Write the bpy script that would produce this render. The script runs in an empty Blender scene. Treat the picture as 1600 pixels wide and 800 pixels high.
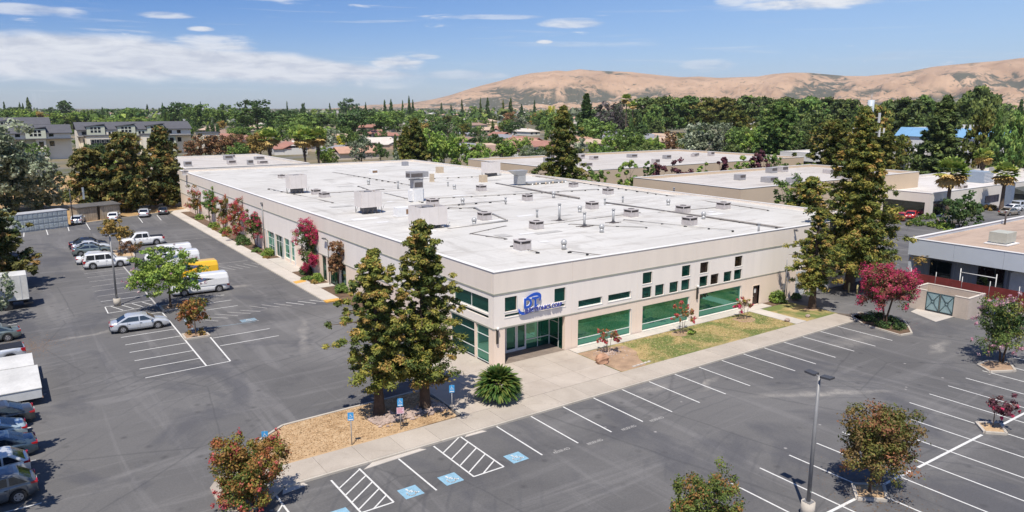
import bpy, math, random
import numpy as np
from mathutils import Vector, Matrix

# ------------------------------------------------------------------ camera, sky, sun, exposure
scene = bpy.context.scene
COL = bpy.data.collections.new("place")
scene.collection.children.link(COL)

CAM_H = 19.5
cam_data = bpy.data.cameras.new("camera")
cam_data.sensor_width = 36.0
cam_data.lens = 36.0 * 1150.0 / 1600.0
cam_data.clip_start = 0.5
cam_data.clip_end = 40000.0
cam = bpy.data.objects.new("camera", cam_data)
COL.objects.link(cam)
cam.location = (0.0, 0.0, CAM_H)
cam.rotation_euler = (math.radians(90 - 11.405), 0.0, math.radians(-34.97))
scene.camera = cam

SUN_ELEV = math.radians(62.5)
SHADOW_DIR = math.radians(44.5)          # ground direction in which shadows fall, from +X towards +Y
sun_data = bpy.data.lights.new("sun", 'SUN')
sun_data.energy = 4.6
sun_data.angle = math.radians(0.5)
sun_data.color = (1.0, 0.94, 0.85)
sun = bpy.data.objects.new("sun", sun_data)
COL.objects.link(sun)
ldir = Vector((math.cos(SHADOW_DIR) * math.cos(SUN_ELEV), math.sin(SHADOW_DIR) * math.cos(SUN_ELEV), -math.sin(SUN_ELEV)))
sun.rotation_euler = ldir.to_track_quat('-Z', 'Y').to_euler()
sun.location = (-60, -60, 300)

scene.view_settings.view_transform = 'Standard'
scene.view_settings.look = 'None'
scene.view_settings.exposure = 0.35
scene.view_settings.gamma = 1.0
scene.view_settings.use_curve_mapping = False
try:
    scene.cycles.volume_bounces = 0
    scene.cycles.max_bounces = 6
    scene.cycles.transparent_max_bounces = 8
    scene.cycles.use_denoising = True
    scene.cycles.volume_step_rate = 10.0
except Exception:
    pass

world = bpy.data.worlds.new("World")
scene.world = world
world.use_nodes = True
def build_world():
    nt = world.node_tree
    N, L = nt.nodes, nt.links
    N.clear()
    out = N.new('ShaderNodeOutputWorld')
    bg = N.new('ShaderNodeBackground')
    bg.inputs['Strength'].default_value = 0.095
    sky = N.new('ShaderNodeTexSky')
    sky.sky_type = 'NISHITA'
    sky.sun_disc = False
    sky.sun_elevation = SUN_ELEV
    sky.sun_rotation = math.radians(225.5)
    sky.altitude = 30
    sky.air_density = 1.0
    sky.dust_density = 0.35
    sky.ozone_density = 3.2
    def math_n(op, a, b=None, c=None, clamp=False):
        n = N.new('ShaderNodeMath'); n.operation = op; n.use_clamp = clamp
        for i, v in enumerate((a, b, c)):
            if v is None: continue
            if isinstance(v, (int, float)): n.inputs[i].default_value = v
            else: L.new(v, n.inputs[i])
        return n.outputs[0]
    def ramp(v, a, b, lo=0.0, hi=1.0):
        n = N.new('ShaderNodeMapRange'); n.interpolation_type = 'SMOOTHSTEP'
        n.inputs['From Min'].default_value = a; n.inputs['From Max'].default_value = b
        n.inputs['To Min'].default_value = lo; n.inputs['To Max'].default_value = hi
        L.new(v, n.inputs['Value']); return n.outputs[0]
    tc = N.new('ShaderNodeTexCoord')
    sep = N.new('ShaderNodeSeparateXYZ')
    L.new(tc.outputs['Generated'], sep.inputs[0])
    x, y, z = sep.outputs
    az = math_n('ARCTAN2', x, y)                      # compass angle from +Y towards +X, radians
    hyp = math_n('SQRT', math_n('ADD', math_n('MULTIPLY', x, x), math_n('MULTIPLY', y, y)))
    el = math_n('ARCTAN2', z, hyp)                     # elevation, radians
    elc = math_n('MAXIMUM', el, 0.015)
    # cloud sheet coordinates: azimuth against a strongly stretched elevation (flat, layered clouds near the horizon)
    def coords(sx, sy, ox=0.0, oy=0.0):
        c = N.new('ShaderNodeCombineXYZ')
        L.new(math_n('ADD', math_n('MULTIPLY', az, sx), ox), c.inputs[0])
        L.new(math_n('ADD', math_n('MULTIPLY', elc, sy), oy), c.inputs[1])
        return c.outputs[0]
    def noise(vec, scale, detail, rough, dist=0.0):
        n = N.new('ShaderNodeTexNoise')
        n.inputs['Scale'].default_value = scale; n.inputs['Detail'].default_value = detail
        n.inputs['Roughness'].default_value = rough; n.inputs['Distortion'].default_value = dist
        L.new(vec, n.inputs['Vector']); return n.outputs['Fac']
    n_big = noise(coords(5.0, 30.0, 3.1, 1.7), 1.0, 7, 0.55, 0.3)
    n_det = noise(coords(16.0, 70.0, 9.2, 4.4), 1.0, 8, 0.62, 0.4)
    n_wisp = noise(coords(4.0, 95.0, 2.0, 7.0), 1.0, 7, 0.6, 0.5)
    dens = math_n('ADD', math_n('MULTIPLY', n_big, 0.6), math_n('MULTIPLY', n_det, 0.4))
    # the long bank: fills the low sky west of north, its top sinks eastward
    top = math_n('MINIMUM', math_n('ADD', math_n('MULTIPLY', az, -0.095), 0.102), 0.087)       # elevation of the top edge along azimuth
    above = math_n('SUBTRACT', el, top)
    bank_top = ramp(above, -0.022, 0.010, 1.0, 0.0)
    bank_bot = ramp(el, 0.012, 0.055, 0.25, 1.0)
    bank_e = ramp(az, 0.44, 0.62, 1.0, 0.0)
    bank = math_n('MULTIPLY', math_n('MULTIPLY', bank_top, bank_bot), bank_e)
    bank_c = ramp(math_n('ADD', math_n('MULTIPLY', bank, 0.50), math_n('MULTIPLY', dens, 0.62)), 0.49, 0.72)
    bank_c = math_n('MULTIPLY', bank_c, ramp(bank, 0.05, 0.4))
    # scattered small clouds and wisps elsewhere, thicker here and there
    wisp = math_n('MULTIPLY', ramp(n_wisp, 0.54, 0.76, 0.0, 0.75), ramp(az, 0.1, 1.0, 1.0, 0.45))
    puff = ramp(math_n('ADD', math_n('MULTIPLY', n_big, 0.55), math_n('MULTIPLY', n_det, 0.45)), 0.585, 0.66)
    puff = math_n('MULTIPLY', puff, ramp(n_wisp, 0.45, 0.6))
    cloud = math_n('MAXIMUM', bank_c, math_n('MAXIMUM', wisp, puff))
    cloud = math_n('MULTIPLY', cloud, ramp(el, 0.0, 0.03, 0.5, 1.0))
    # a few single clouds at their own bearings: (azimuth, elevation, half width, half height)
    for (a0, e0, wa, we, s) in CLOUDS:
        da = math_n('DIVIDE', math_n('SUBTRACT', az, a0), wa)
        de = math_n('DIVIDE', math_n('SUBTRACT', el, e0), we)
        r2 = math_n('ADD', math_n('MULTIPLY', da, da), math_n('MULTIPLY', de, de))
        body = math_n('ADD', ramp(r2, 0.0, 2.6, 0.85, 0.0), math_n('MULTIPLY', math_n('SUBTRACT', math_n('ADD', math_n('MULTIPLY', n_det, 0.6), math_n('MULTIPLY', n_wisp, 0.4)), 0.5), 2.6))
        cloud = math_n('MAXIMUM', cloud, math_n('MULTIPLY', ramp(body, 0.30, 1.0), s))
    cloud = math_n('MULTIPLY', cloud, 1.0, clamp=True)
    shade = ramp(n_det, 0.3, 0.62)                                  # grey bellies and white heads
    ccol = N.new('ShaderNodeMixRGB')
    L.new(shade, ccol.inputs['Fac'])
    ccol.inputs['Color1'].default_value = (5.0, 5.3, 6.0, 1)
    ccol.inputs['Color2'].default_value = (7.6, 7.7, 7.9, 1)
    # clear sky: the Nishita sky a little deeper overhead, as the photograph shows
    tint = N.new('ShaderNodeMixRGB'); tint.blend_type = 'MULTIPLY'; tint.inputs['Fac'].default_value = 1.0
    L.new(sky.outputs[0], tint.inputs['Color1'])
    tc2 = N.new('ShaderNodeMixRGB')
    L.new(ramp(el, -0.01, 0.15), tc2.inputs['Fac'])
    tc2.inputs['Color1'].default_value = SKY_LOW
    hi = N.new('ShaderNodeMixRGB')                     # deeper blue away from the sun's side, paler eastward
    L.new(math_n('MULTIPLY_ADD', math_n('SINE', math_n('SUBTRACT', az, 0.55)), 0.8, 0.5, clamp=True), hi.inputs['Fac'])
    hi.inputs['Color1'].default_value = SKY_HIGH; hi.inputs['Color2'].default_value = SKY_HIGH_E
    L.new(hi.outputs[0], tc2.inputs['Color2'])
    L.new(tc2.outputs[0], tint.inputs['Color2'])
    mix = N.new('ShaderNodeMixRGB')
    L.new(math_n('MULTIPLY', cloud, 0.93), mix.inputs['Fac'])
    L.new(tint.outputs[0], mix.inputs['Color1'])
    L.new(ccol.outputs[0], mix.inputs['Color2'])
    L.new(mix.outputs[0], bg.inputs['Color'])
    L.new(bg.outputs[0], out.inputs['Surface'])
SKY_LOW = (0.66, 0.76, 1.04, 1)
SKY_HIGH = (0.13, 0.40, 0.84, 1)
SKY_HIGH_E = (0.80, 0.90, 1.10, 1)
# azimuth, elevation, half width, half height, strength
CLOUDS = [(0.988, 0.128, 0.075, 0.012, 1.0), (0.888, 0.131, 0.02, 0.007, 0.7), (0.687, 0.107, 0.042, 0.006, 0.8),
          (0.268, 0.133, 0.075, 0.005, 0.8), (0.461, 0.0556, 0.03, 0.009, 1.0), (0.495, 0.065, 0.02, 0.003, 0.7),
          (0.186, 0.107, 0.03, 0.004, 0.8), (0.225, 0.093, 0.014, 0.003, 0.9), (0.24, 0.072, 0.05, 0.013, 0.9),
          (0.653, 0.084, 0.010, 0.0022, 1.0), (0.862, 0.052, 0.03, 0.008, 0.5), (0.593, 0.115, 0.06, 0.003, 0.5),
          (0.047, 0.105, 0.05, 0.006, 0.7), (0.283, 0.035, 0.02, 0.003, 0.8), (0.385, 0.032, 0.04, 0.007, 0.8),
          (0.55, 0.042, 0.05, 0.006, 0.5)]
build_world()
random.seed(7)
rng = np.random.default_rng(7)

# ------------------------------------------------------------------ materials
MATS = {}
def nodes_of(name):
    m = bpy.data.materials.new(name); m.use_nodes = True
    nt = m.node_tree; b = nt.nodes['Principled BSDF']
    return m, nt.nodes, nt.links, b
def noise_node(N, L, vec, scale, detail=4, rough=0.55, dist=0.0):
    n = N.new('ShaderNodeTexNoise'); n.inputs['Scale'].default_value = scale
    n.inputs['Detail'].default_value = detail; n.inputs['Roughness'].default_value = rough
    n.inputs['Distortion'].default_value = dist
    if vec is not None: L.new(vec, n.inputs['Vector'])
    return n.outputs['Fac']
def map_range(N, L, v, a, b, lo=0.0, hi=1.0):
    n = N.new('ShaderNodeMapRange'); n.inputs['From Min'].default_value = a; n.inputs['From Max'].default_value = b
    n.inputs['To Min'].default_value = lo; n.inputs['To Max'].default_value = hi
    L.new(v, n.inputs['Value']); return n.outputs[0]
def mixc(N, L, fac, c1, c2, mode='MIX'):
    n = N.new('ShaderNodeMixRGB'); n.blend_type = mode
    for i, c in zip(('Fac', 'Color1', 'Color2'), (fac, c1, c2)):
        if isinstance(c, (int, float)): n.inputs[i].default_value = c
        elif isinstance(c, tuple): n.inputs[i].default_value = (*c[:3], 1)
        else: L.new(c, n.inputs[i])
    return n.outputs[0]
def mapping(N, L, vec, scale=(1, 1, 1), rot=(0, 0, 0), loc=(0, 0, 0)):
    n = N.new('ShaderNodeMapping'); n.inputs['Scale'].default_value = scale
    n.inputs['Rotation'].default_value = rot; n.inputs['Location'].default_value = loc
    L.new(vec, n.inputs['Vector']); return n.outputs[0]
def bump(N, L, b, h, strength, dist):
    n = N.new('ShaderNodeBump'); n.inputs['Strength'].default_value = strength; n.inputs['Distance'].default_value = dist
    L.new(h, n.inputs['Height']); L.new(n.outputs[0], b.inputs['Normal'])
def mat(name, col, rough=0.6, metal=0.0, var=0.12, scale=1.5, bmp=0.0, coat=0.0, spec=None, emit=None, fine=0.0):
    if name in MATS: return MATS[name]
    m, N, L, b = nodes_of(name)
    geo = N.new('ShaderNodeTexCoord').outputs['Object']
    f = noise_node(N, L, geo, scale, 6, 0.6)
    f = map_range(N, L, f, 0.3, 0.7)
    c = mixc(N, L, f, tuple(v * (1 - var) for v in col), tuple(min(1, v * (1 + var)) for v in col))
    if fine:
        g = map_range(N, L, noise_node(N, L, geo, scale * 14, 4, 0.7), 0.3, 0.7, 1 - fine, 1 + fine)
        c = mixc(N, L, 1.0, c, g, 'MULTIPLY')
    L.new(c, b.inputs['Base Color'])
    b.inputs['Roughness'].default_value = rough; b.inputs['Metallic'].default_value = metal
    if coat: b.inputs['Coat Weight'].default_value = coat; b.inputs['Coat Roughness'].default_value = 0.04
    if spec is not None: b.inputs['Specular IOR Level'].default_value = spec
    if bmp: bump(N, L, b, noise_node(N, L, geo, scale * 20, 3), 0.4, bmp)
    MATS[name] = m
    return m
def foliage_mat(name, hue_var=0.25, trans=0.25):
    if name in MATS: return MATS[name]
    m, N, L, b = nodes_of(name)
    at = N.new('ShaderNodeAttribute'); at.attribute_name = 'tint'
    info = N.new('ShaderNodeObjectInfo')
    v = map_range(N, L, info.outputs['Random'], 0, 1, 1 - hue_var, 1 + hue_var)
    c = mixc(N, L, 1.0, at.outputs['Color'], v, 'MULTIPLY')
    L.new(c, b.inputs['Base Color'])
    b.inputs['Roughness'].default_value = 0.6
    b.inputs['Specular IOR Level'].default_value = 0.25
    tr = N.new('ShaderNodeBsdfTranslucent'); L.new(c, tr.inputs['Color'])
    mx = N.new('ShaderNodeMixShader'); mx.inputs[0].default_value = trans
    L.new(b.outputs[0], mx.inputs[1]); L.new(tr.outputs[0], mx.inputs[2])
    L.new(mx.outputs[0], N['Material Output'].inputs['Surface'])
    MATS[name] = m
    return m
def glass_mat(name, tint=(0.02, 0.16, 0.12), dark=(0.004, 0.022, 0.018), rough=0.03, refl=0.55):
    """tinted mirror glazing: a coloured reflection over a dark interior"""
    if name in MATS: return MATS[name]
    m, N, L, b = nodes_of(name)
    geo = N.new('ShaderNodeTexCoord').outputs['Object']
    f = map_range(N, L, noise_node(N, L, geo, 0.35, 4, 0.5), 0.35, 0.7)
    c = mixc(N, L, f, dark, tuple(v * 2.2 for v in dark))
    L.new(c, b.inputs['Base Color']); b.inputs['Roughness'].default_value = 0.08
    gl = N.new('ShaderNodeBsdfGlossy'); gl.inputs['Color'].default_value = (*tint, 1); gl.inputs['Roughness'].default_value = rough
    w = noise_node(N, L, geo, 0.8, 2)
    bn = N.new('ShaderNodeBump'); bn.inputs['Strength'].default_value = 0.05; bn.inputs['Distance'].default_value = 0.03
    L.new(w, bn.inputs['Height']); L.new(bn.outputs[0], gl.inputs['Normal'])
    mx = N.new('ShaderNodeMixShader'); mx.inputs[0].default_value = refl
    L.new(b.outputs[0], mx.inputs[1]); L.new(gl.outputs[0], mx.inputs[2])
    L.new(mx.outputs[0], N['Material Output'].inputs['Surface'])
    MATS[name] = m
    return m

# ------------------------------------------------------------------ mesh helpers
class MB:
    """collects simple shapes and links them as ONE mesh object"""
    def __init__(s): s.v = []; s.f = []; s.mi = []; s.sm = []
    def add(s, vs, fs, m=0, smooth=False):
        o = len(s.v); s.v += [tuple(p) for p in vs]
        for f in fs: s.f.append(tuple(i + o for i in f)); s.mi.append(m); s.sm.append(smooth)
        return s
    def box(s, x0, y0, z0, x1, y1, z1, m=0, rz=0.0, c=None):
        vs = [(x, y, z) for z in (z0, z1) for x, y in ((x0, y0), (x1, y0), (x1, y1), (x0, y1))]
        if rz:
            cx, cy = c if c else ((x0 + x1) / 2, (y0 + y1) / 2)
            ca, sa = math.cos(rz), math.sin(rz)
            vs = [(cx + (x - cx) * ca - (y - cy) * sa, cy + (x - cx) * sa + (y - cy) * ca, z) for x, y, z in vs]
        return s.add(vs, [(3, 2, 1, 0), (4, 5, 6, 7), (0, 1, 5, 4), (1, 2, 6, 5), (2, 3, 7, 6), (3, 0, 4, 7)], m)
    def cbox(s, cx, cy, z0, sx, sy, h, m=0, rz=0.0):
        return s.box(cx - sx / 2, cy - sy / 2, z0, cx + sx / 2, cy + sy / 2, z0 + h, m, rz)
    def cyl(s, p0, p1, r0, r1=None, n=10, m=0, cap=True, smooth=True):
        r1 = r0 if r1 is None else r1
        p0, p1 = Vector(p0), Vector(p1); d = (p1 - p0)
        if d.length < 1e-6: return s
        q = d.normalized().to_track_quat('Z', 'Y')
        vs = []
        for p, r in ((p0, r0), (p1, r1)):
            for k in range(n):
                a = 2 * math.pi * k / n
                vs.append(tuple(p + q @ Vector((r * math.cos(a), r * math.sin(a), 0))))
        s.add(vs, [(k, (k + 1) % n, n + (k + 1) % n, n + k) for k in range(n)], m, smooth)
        if cap:
            o = len(s.v) - 2 * n
            s.f.append(tuple(o + k for k in range(n))[::-1]); s.mi.append(m); s.sm.append(False)
            s.f.append(tuple(o + n + k for k in range(n))); s.mi.append(m); s.sm.append(False)
        return s
    def tube(s, pts, r, n=6, m=0):
        for a, b in zip(pts[:-1], pts[1:]): s.cyl(a, b, r, r, n, m)
        return s
    def poly(s, pts, z0, z1, m=0):
        """vertical prism over a polygon (counter-clockwise)"""
        a = sum(p[0] * q[1] - q[0] * p[1] for p, q in zip(pts, pts[1:] + pts[:1]))
        if a < 0: pts = pts[::-1]
        n = len(pts)
        vs = [(x, y, z0) for x, y in pts] + [(x, y, z1) for x, y in pts]
        fs = [tuple(range(n, 2 * n)), tuple(range(n))[::-1]] + [(k, (k + 1) % n, n + (k + 1) % n, n + k) for k in range(n)]
        return s.add(vs, fs, m)
    def sphere(s, c, rx, ry=None, rz=None, n=10, m=0, k=6):
        ry = rx if ry is None else ry; rz = rx if rz is None else rz
        vs = [(c[0], c[1], c[2] - rz)]
        for i in range(1, k):
            t = -math.pi / 2 + math.pi * i / k
            for j in range(n):
                a = 2 * math.pi * j / n
                vs.append((c[0] + rx * math.cos(t) * math.cos(a), c[1] + ry * math.cos(t) * math.sin(a), c[2] + rz * math.sin(t)))
        vs.append((c[0], c[1], c[2] + rz)); e = len(vs) - 1
        fs = [(0, 1 + (j + 1) % n, 1 + j) for j in range(n)]
        for i in range(k - 2):
            for j in range(n):
                a, b = 1 + i * n + j, 1 + i * n + (j + 1) % n
                fs.append((a, b, b + n, a + n))
        o = 1 + (k - 2) * n
        fs += [(o + j, o + (j + 1) % n, e) for j in range(n)]
        return s.add(vs, fs, m, True)
    def mesh(s, name, mats):
        me = bpy.data.meshes.new(name)
        me.from_pydata(s.v, [], s.f)
        for m in (mats if isinstance(mats, (list, tuple)) else [mats]): me.materials.append(m)
        me.polygons.foreach_set('material_index', s.mi)
        me.polygons.foreach_set('use_smooth', s.sm)
        me.update()
        return me
    def build(s, name, mats, parent=None, label=None, kind=None):
        return put(name, s.mesh(name, mats), parent, label, kind)
def put(name, me, parent=None, label=None, kind=None, loc=None, rz=0.0):
    o = bpy.data.objects.new(name, me); COL.objects.link(o)
    if parent is not None: o.parent = parent
    if label: o['label'] = label
    if kind: o['kind'] = kind
    if loc is not None: o.location = loc
    if rz: o.rotation_euler = (0, 0, rz)
    return o
def thing(name, label, cat, loc=(0, 0, 0), rz=0.0, group=None):
    o = bpy.data.objects.new(name, None); COL.objects.link(o)
    o.empty_display_size = 0.5
    o.location = loc; o.rotation_euler = (0, 0, rz)
    o['label'] = label; o['category'] = cat
    if group: o['group'] = group
    return o
def tag(o, label, cat, group=None):
    o['label'] = label; o['category'] = cat
    if group: o['group'] = group
    return o
def structure(o): o['kind'] = 'structure'; return o
def kids(o): return [c for c in COL.objects if c.parent is o]
CH = {}
def copy_tree(root, loc, rz=0.0, label=None, group=None, scale=None, swap=None):
    """a copy of a thing with copies of its parts and their sub-parts (meshes shared)"""
    if root.name not in CH:
        CH[root.name] = [(c, kids(c)) for c in kids(root)]
    r = root.copy(); COL.objects.link(r); r.location = loc; r.rotation_euler = (0, 0, rz)
    if label: r['label'] = label
    if group: r['group'] = group
    if scale: r.scale = scale
    for c, gs in CH[root.name]:
        d = c.copy(); COL.objects.link(d); d.parent = r
        if swap and c.data.materials and c.data.materials[0].name in swap:
            d.data = swapped(c.data, swap)
        for g in gs:
            e = g.copy(); COL.objects.link(e); e.parent = d
            if swap and g.data.materials and g.data.materials[0].name in swap:
                e.data = swapped(g.data, swap)
    return r
SWAP = {}
def swapped(me, swap):
    to = swap[me.materials[0].name]
    k = (me.name, to.name)
    if k not in SWAP:
        n = me.copy(); n.materials[0] = to; SWAP[k] = n
    return SWAP[k]
def text_mesh(txt, size, depth=0.0):
    cu = bpy.data.curves.new('lettering', 'FONT'); cu.body = txt; cu.size = size; cu.extrude = depth
    cu.align_x = 'CENTER'; cu.align_y = 'CENTER'
    o = bpy.data.objects.new('lettering', cu); COL.objects.link(o)
    dg = bpy.context.evaluated_depsgraph_get()
    me = bpy.data.meshes.new_from_object(o.evaluated_get(dg))
    bpy.data.objects.remove(o)
    return me
def quads_mesh(name, V, C, m):
    """V (n,4,3) quads, C (n,3) linear colours stored per face as 'tint'"""
    n = len(V)
    me = bpy.data.meshes.new(name)
    me.vertices.add(n * 4); me.vertices.foreach_set('co', np.ascontiguousarray(V, dtype=np.float32).ravel())
    me.loops.add(n * 4); me.loops.foreach_set('vertex_index', np.arange(n * 4, dtype=np.int32))
    me.polygons.add(n); me.polygons.foreach_set('loop_start', np.arange(0, n * 4, 4, dtype=np.int32))
    try: me.polygons.foreach_set('loop_total', np.full(n, 4, dtype=np.int32))
    except Exception: pass
    a = me.attributes.new('tint', 'FLOAT_COLOR', 'FACE')
    a.data.foreach_set('color', np.concatenate([C, np.ones((n, 1))], 1).astype(np.float32).ravel())
    me.materials.append(m); me.update(calc_edges=True); me.validate()
    return me

# ------------------------------------------------------------------ ground, asphalt, kerbs, walks, painted lines
def asphalt_mat():
    m, N, L, b = nodes_of('asphalt')
    P = N.new('ShaderNodeTexCoord').outputs['Object']
    big = map_range(N, L, noise_node(N, L, P, 0.055, 7, 0.62, 0.6), 0.32, 0.68)
    c = mixc(N, L, big, (0.094, 0.091, 0.090), (0.150, 0.145, 0.141))
    # long worn tracks along the driving lanes
    tr = noise_node(N, L, mapping(N, L, P, (0.55, 0.035, 1), (0, 0, 0.1)), 1.0, 6, 0.6, 0.8)
    c = mixc(N, L, map_range(N, L, tr, 0.54, 0.66, 0, 0.5), c, (0.185, 0.178, 0.174))
    tr2 = noise_node(N, L, mapping(N, L, P, (0.045, 0.5, 1), (0, 0, -0.25), (4, 9, 0)), 1.0, 6, 0.6, 1.2)
    c = mixc(N, L, map_range(N, L, tr2, 0.55, 0.68, 0, 0.5), c, (0.19, 0.183, 0.178))
    dk = noise_node(N, L, mapping(N, L, P, (0.16, 0.11, 1), (0, 0, 0.7), (31, 3, 0)), 1.0, 6, 0.6, 0.7)
    c = mixc(N, L, map_range(N, L, dk, 0.52, 0.62, 0, 0.62), c, (0.074, 0.074, 0.082))
    # curved tyre scrubs
    w = N.new('ShaderNodeTexWave'); w.wave_type = 'RINGS'; w.rings_direction = 'Z'
    w.inputs['Scale'].default_value = 0.28; w.inputs['Distortion'].default_value = 5.0; w.inputs['Detail'].default_value = 3
    w.inputs['Detail Scale'].default_value = 0.5
    L.new(mapping(N, L, P, (1, 1, 1), (0, 0, 0), (-38, -14, 0)), w.inputs['Vector'])
    wm = mixc(N, L, 1.0, map_range(N, L, w.outputs['Fac'], 0.90, 1.0, 0, 0.45), map_range(N, L, noise_node(N, L, P, 0.1, 3), 0.45, 0.62), 'MULTIPLY')
    c = mixc(N, L, wm, c, (0.075, 0.075, 0.08))
    # cracks (sealed seams) and oil spots
    v = N.new('ShaderNodeTexVoronoi'); v.feature = 'DISTANCE_TO_EDGE'; v.inputs['Scale'].default_value = 0.085
    L.new(mixc(N, L, 0.25, P, N_vec(N, L, P, 0.4), 'ADD'), v.inputs['Vector'])
    c = mixc(N, L, map_range(N, L, v.outputs['Distance'], 0.0, 0.007, 0.4, 0.0), c, (0.055, 0.055, 0.058))
    sp = N.new('ShaderNodeTexVoronoi'); sp.inputs['Scale'].default_value = 0.55; L.new(P, sp.inputs['Vector'])
    c = mixc(N, L, map_range(N, L, sp.outputs['Distance'], 0.03, 0.16, 0.6, 0.0), c, (0.058, 0.056, 0.058))
    lt = N.new('ShaderNodeTexVoronoi'); lt.inputs['Scale'].default_value = 0.37; L.new(mapping(N, L, P, (1, 1, 1), (0, 0, 0.4), (7, 7, 0)), lt.inputs['Vector'])
    c = mixc(N, L, map_range(N, L, lt.outputs['Distance'], 0.02, 0.045, 0.7, 0.0), c, (0.4, 0.38, 0.36))
    # pale dried washes and dark patches with places of their own: (x, y, half width, half depth, turn, strength, pale?)
    for (mx, my, ax, ay, rt, st, pale) in ((45.5, 27.2, 5.2, .5, -.5, .7, 1), (40.4, 33.0, 1.8, .35, .3, .6, 1), (36.5, 34.6, 1.6, .5, 0, .5, 1), (62.5, 27.5, 2.4, .5, .2, .6, 1), (58.5, 32.5, 4.0, 1.2, 0, .35, 1), (20.5, 61.0, 6.0, .45, 1.25, .4, 1), (20.6, 82.5, 1.6, .7, 0, .6, 1),
            (5.5, 72.0, 4.2, .35, .12, .5, 1), (24, 31.5, 9, 1.2, -.1, .45, 0), (15, 50, 4.5, 1.6, .8, .4, 0), (22, 76, 3.0, 2.2, .2, .5, 0), (2.5, 60, 1.2, 9, 0, .35, 0), (48, 16, 6, 2, .2, .3, 0), (10, 20, 7, 2, .6, .35, 0)):
        q = mapping(N, L, mixc(N, L, 1.0, P, mixc(N, L, 1.0, N_vec(N, L, P, .5), (1.6, 1.6, 0), 'MULTIPLY'), 'ADD'), (1, 1, 0))
        sb = N.new('ShaderNodeVectorMath'); sb.operation = 'SUBTRACT'; sb.inputs[1].default_value = (mx + .8, my + .8, 0); L.new(q, sb.inputs[0])
        vr_ = N.new('ShaderNodeVectorRotate'); vr_.rotation_type = 'Z_AXIS'; vr_.inputs['Angle'].default_value = -rt; L.new(sb.outputs[0], vr_.inputs['Vector'])
        sc_ = N.new('ShaderNodeVectorMath'); sc_.operation = 'MULTIPLY'; sc_.inputs[1].default_value = (1 / ax, 1 / ay, 0); L.new(vr_.outputs[0], sc_.inputs[0])
        ln = N.new('ShaderNodeVectorMath'); ln.operation = 'LENGTH'; L.new(sc_.outputs[0], ln.inputs[0])
        mk = N.new('ShaderNodeMath'); mk.operation = 'MULTIPLY'; L.new(map_range(N, L, ln.outputs['Value'], .35, 1.15, st, 0), mk.inputs[0]); L.new(map_range(N, L, noise_node(N, L, P, 1.3, 5, .7), .38, .6, .25, 1), mk.inputs[1])
        c = mixc(N, L, mk.outputs[0], c, (.34, .315, .28) if pale else (.062, .061, .064))
    g = map_range(N, L, noise_node(N, L, P, 9.0, 5, 0.8), 0.3, 0.7, 0.84, 1.16)
    c = mixc(N, L, 1.0, c, g, 'MULTIPLY')
    L.new(c, b.inputs['Base Color']); b.inputs['Roughness'].default_value = 0.85
    b.inputs['Specular IOR Level'].default_value = 0.3
    bump(N, L, b, noise_node(N, L, P, 25, 3, 0.7), 0.3, 0.02)
    MATS['asphalt'] = m; return m
def N_vec(N, L, P, scale):
    n = N.new('ShaderNodeTexNoise'); n.inputs['Scale'].default_value = scale; n.inputs['Detail'].default_value = 4
    L.new(P, n.inputs['Vector']); return n.outputs['Color']
def stain_concrete(name, c1, c2, c3, slab=0.0):
    m, N, L, b = nodes_of(name)
    P = N.new('ShaderNodeTexCoord').outputs['Object']
    c = mixc(N, L, map_range(N, L, noise_node(N, L, P, 0.35, 7, 0.6, 0.4), 0.3, 0.7), c1, c2)
    c = mixc(N, L, map_range(N, L, noise_node(N, L, P, 0.9, 6, 0.65, 1.0), 0.56, 0.75, 0, 0.6), c, c3)
    g = map_range(N, L, noise_node(N, L, P, 14, 4, 0.7), 0.3, 0.7, 0.92, 1.08)
    c = mixc(N, L, 1.0, c, g, 'MULTIPLY')
    info = N.new('ShaderNodeObjectInfo')
    c = mixc(N, L, 1.0, c, map_range(N, L, info.outputs['Random'], 0, 1, 1 - slab, 1 + slab * 0.6), 'MULTIPLY')
    L.new(c, b.inputs['Base Color']); b.inputs['Roughness'].default_value = 0.8
    MATS[name] = m; return m
def grass_mat(name, dry1, dry2, green, g0=0.5, g1=0.62, scale=0.25):
    m, N, L, b = nodes_of(name)
    P = N.new('ShaderNodeTexCoord').outputs['Object']
    c = mixc(N, L, map_range(N, L, noise_node(N, L, P, 1.6, 7, 0.65), 0.3, 0.7), dry1, dry2)
    c = mixc(N, L, map_range(N, L, noise_node(N, L, P, scale, 6, 0.62, 0.5), g0, g1), c, green)
    g = map_range(N, L, noise_node(N, L, P, 18, 4, 0.8), 0.3, 0.7, 0.72, 1.28)
    c = mixc(N, L, 1.0, c, g, 'MULTIPLY')
    L.new(c, b.inputs['Base Color']); b.inputs['Roughness'].default_value = 0.9
    bump(N, L, b, noise_node(N, L, P, 30, 3, 0.7), 0.5, 0.05)
    MATS[name] = m; return m
ASPH = asphalt_mat()
WALK = stain_concrete('sidewalk_concrete', (0.36, 0.31, 0.255), (0.45, 0.395, 0.33), (0.30, 0.25, 0.20), 0.06)
WALKL = stain_concrete('pale_concrete', (0.44, 0.40, 0.35), (0.54, 0.49, 0.43), (0.38, 0.33, 0.28), 0.05)
PLAZA = stain_concrete('plaza_concrete', (0.37, 0.315, 0.26), (0.47, 0.41, 0.345), (0.29, 0.24, 0.195), 0.09)
KERBM = stain_concrete('kerb_concrete', (0.40, 0.36, 0.30), (0.50, 0.45, 0.38), (0.30, 0.24, 0.19), 0.05)
DRY = grass_mat('dry_grass', (0.40, 0.255, 0.13), (0.54, 0.385, 0.225), (0.30, 0.185, 0.09), 0.55, 0.7, 0.5)
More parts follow.
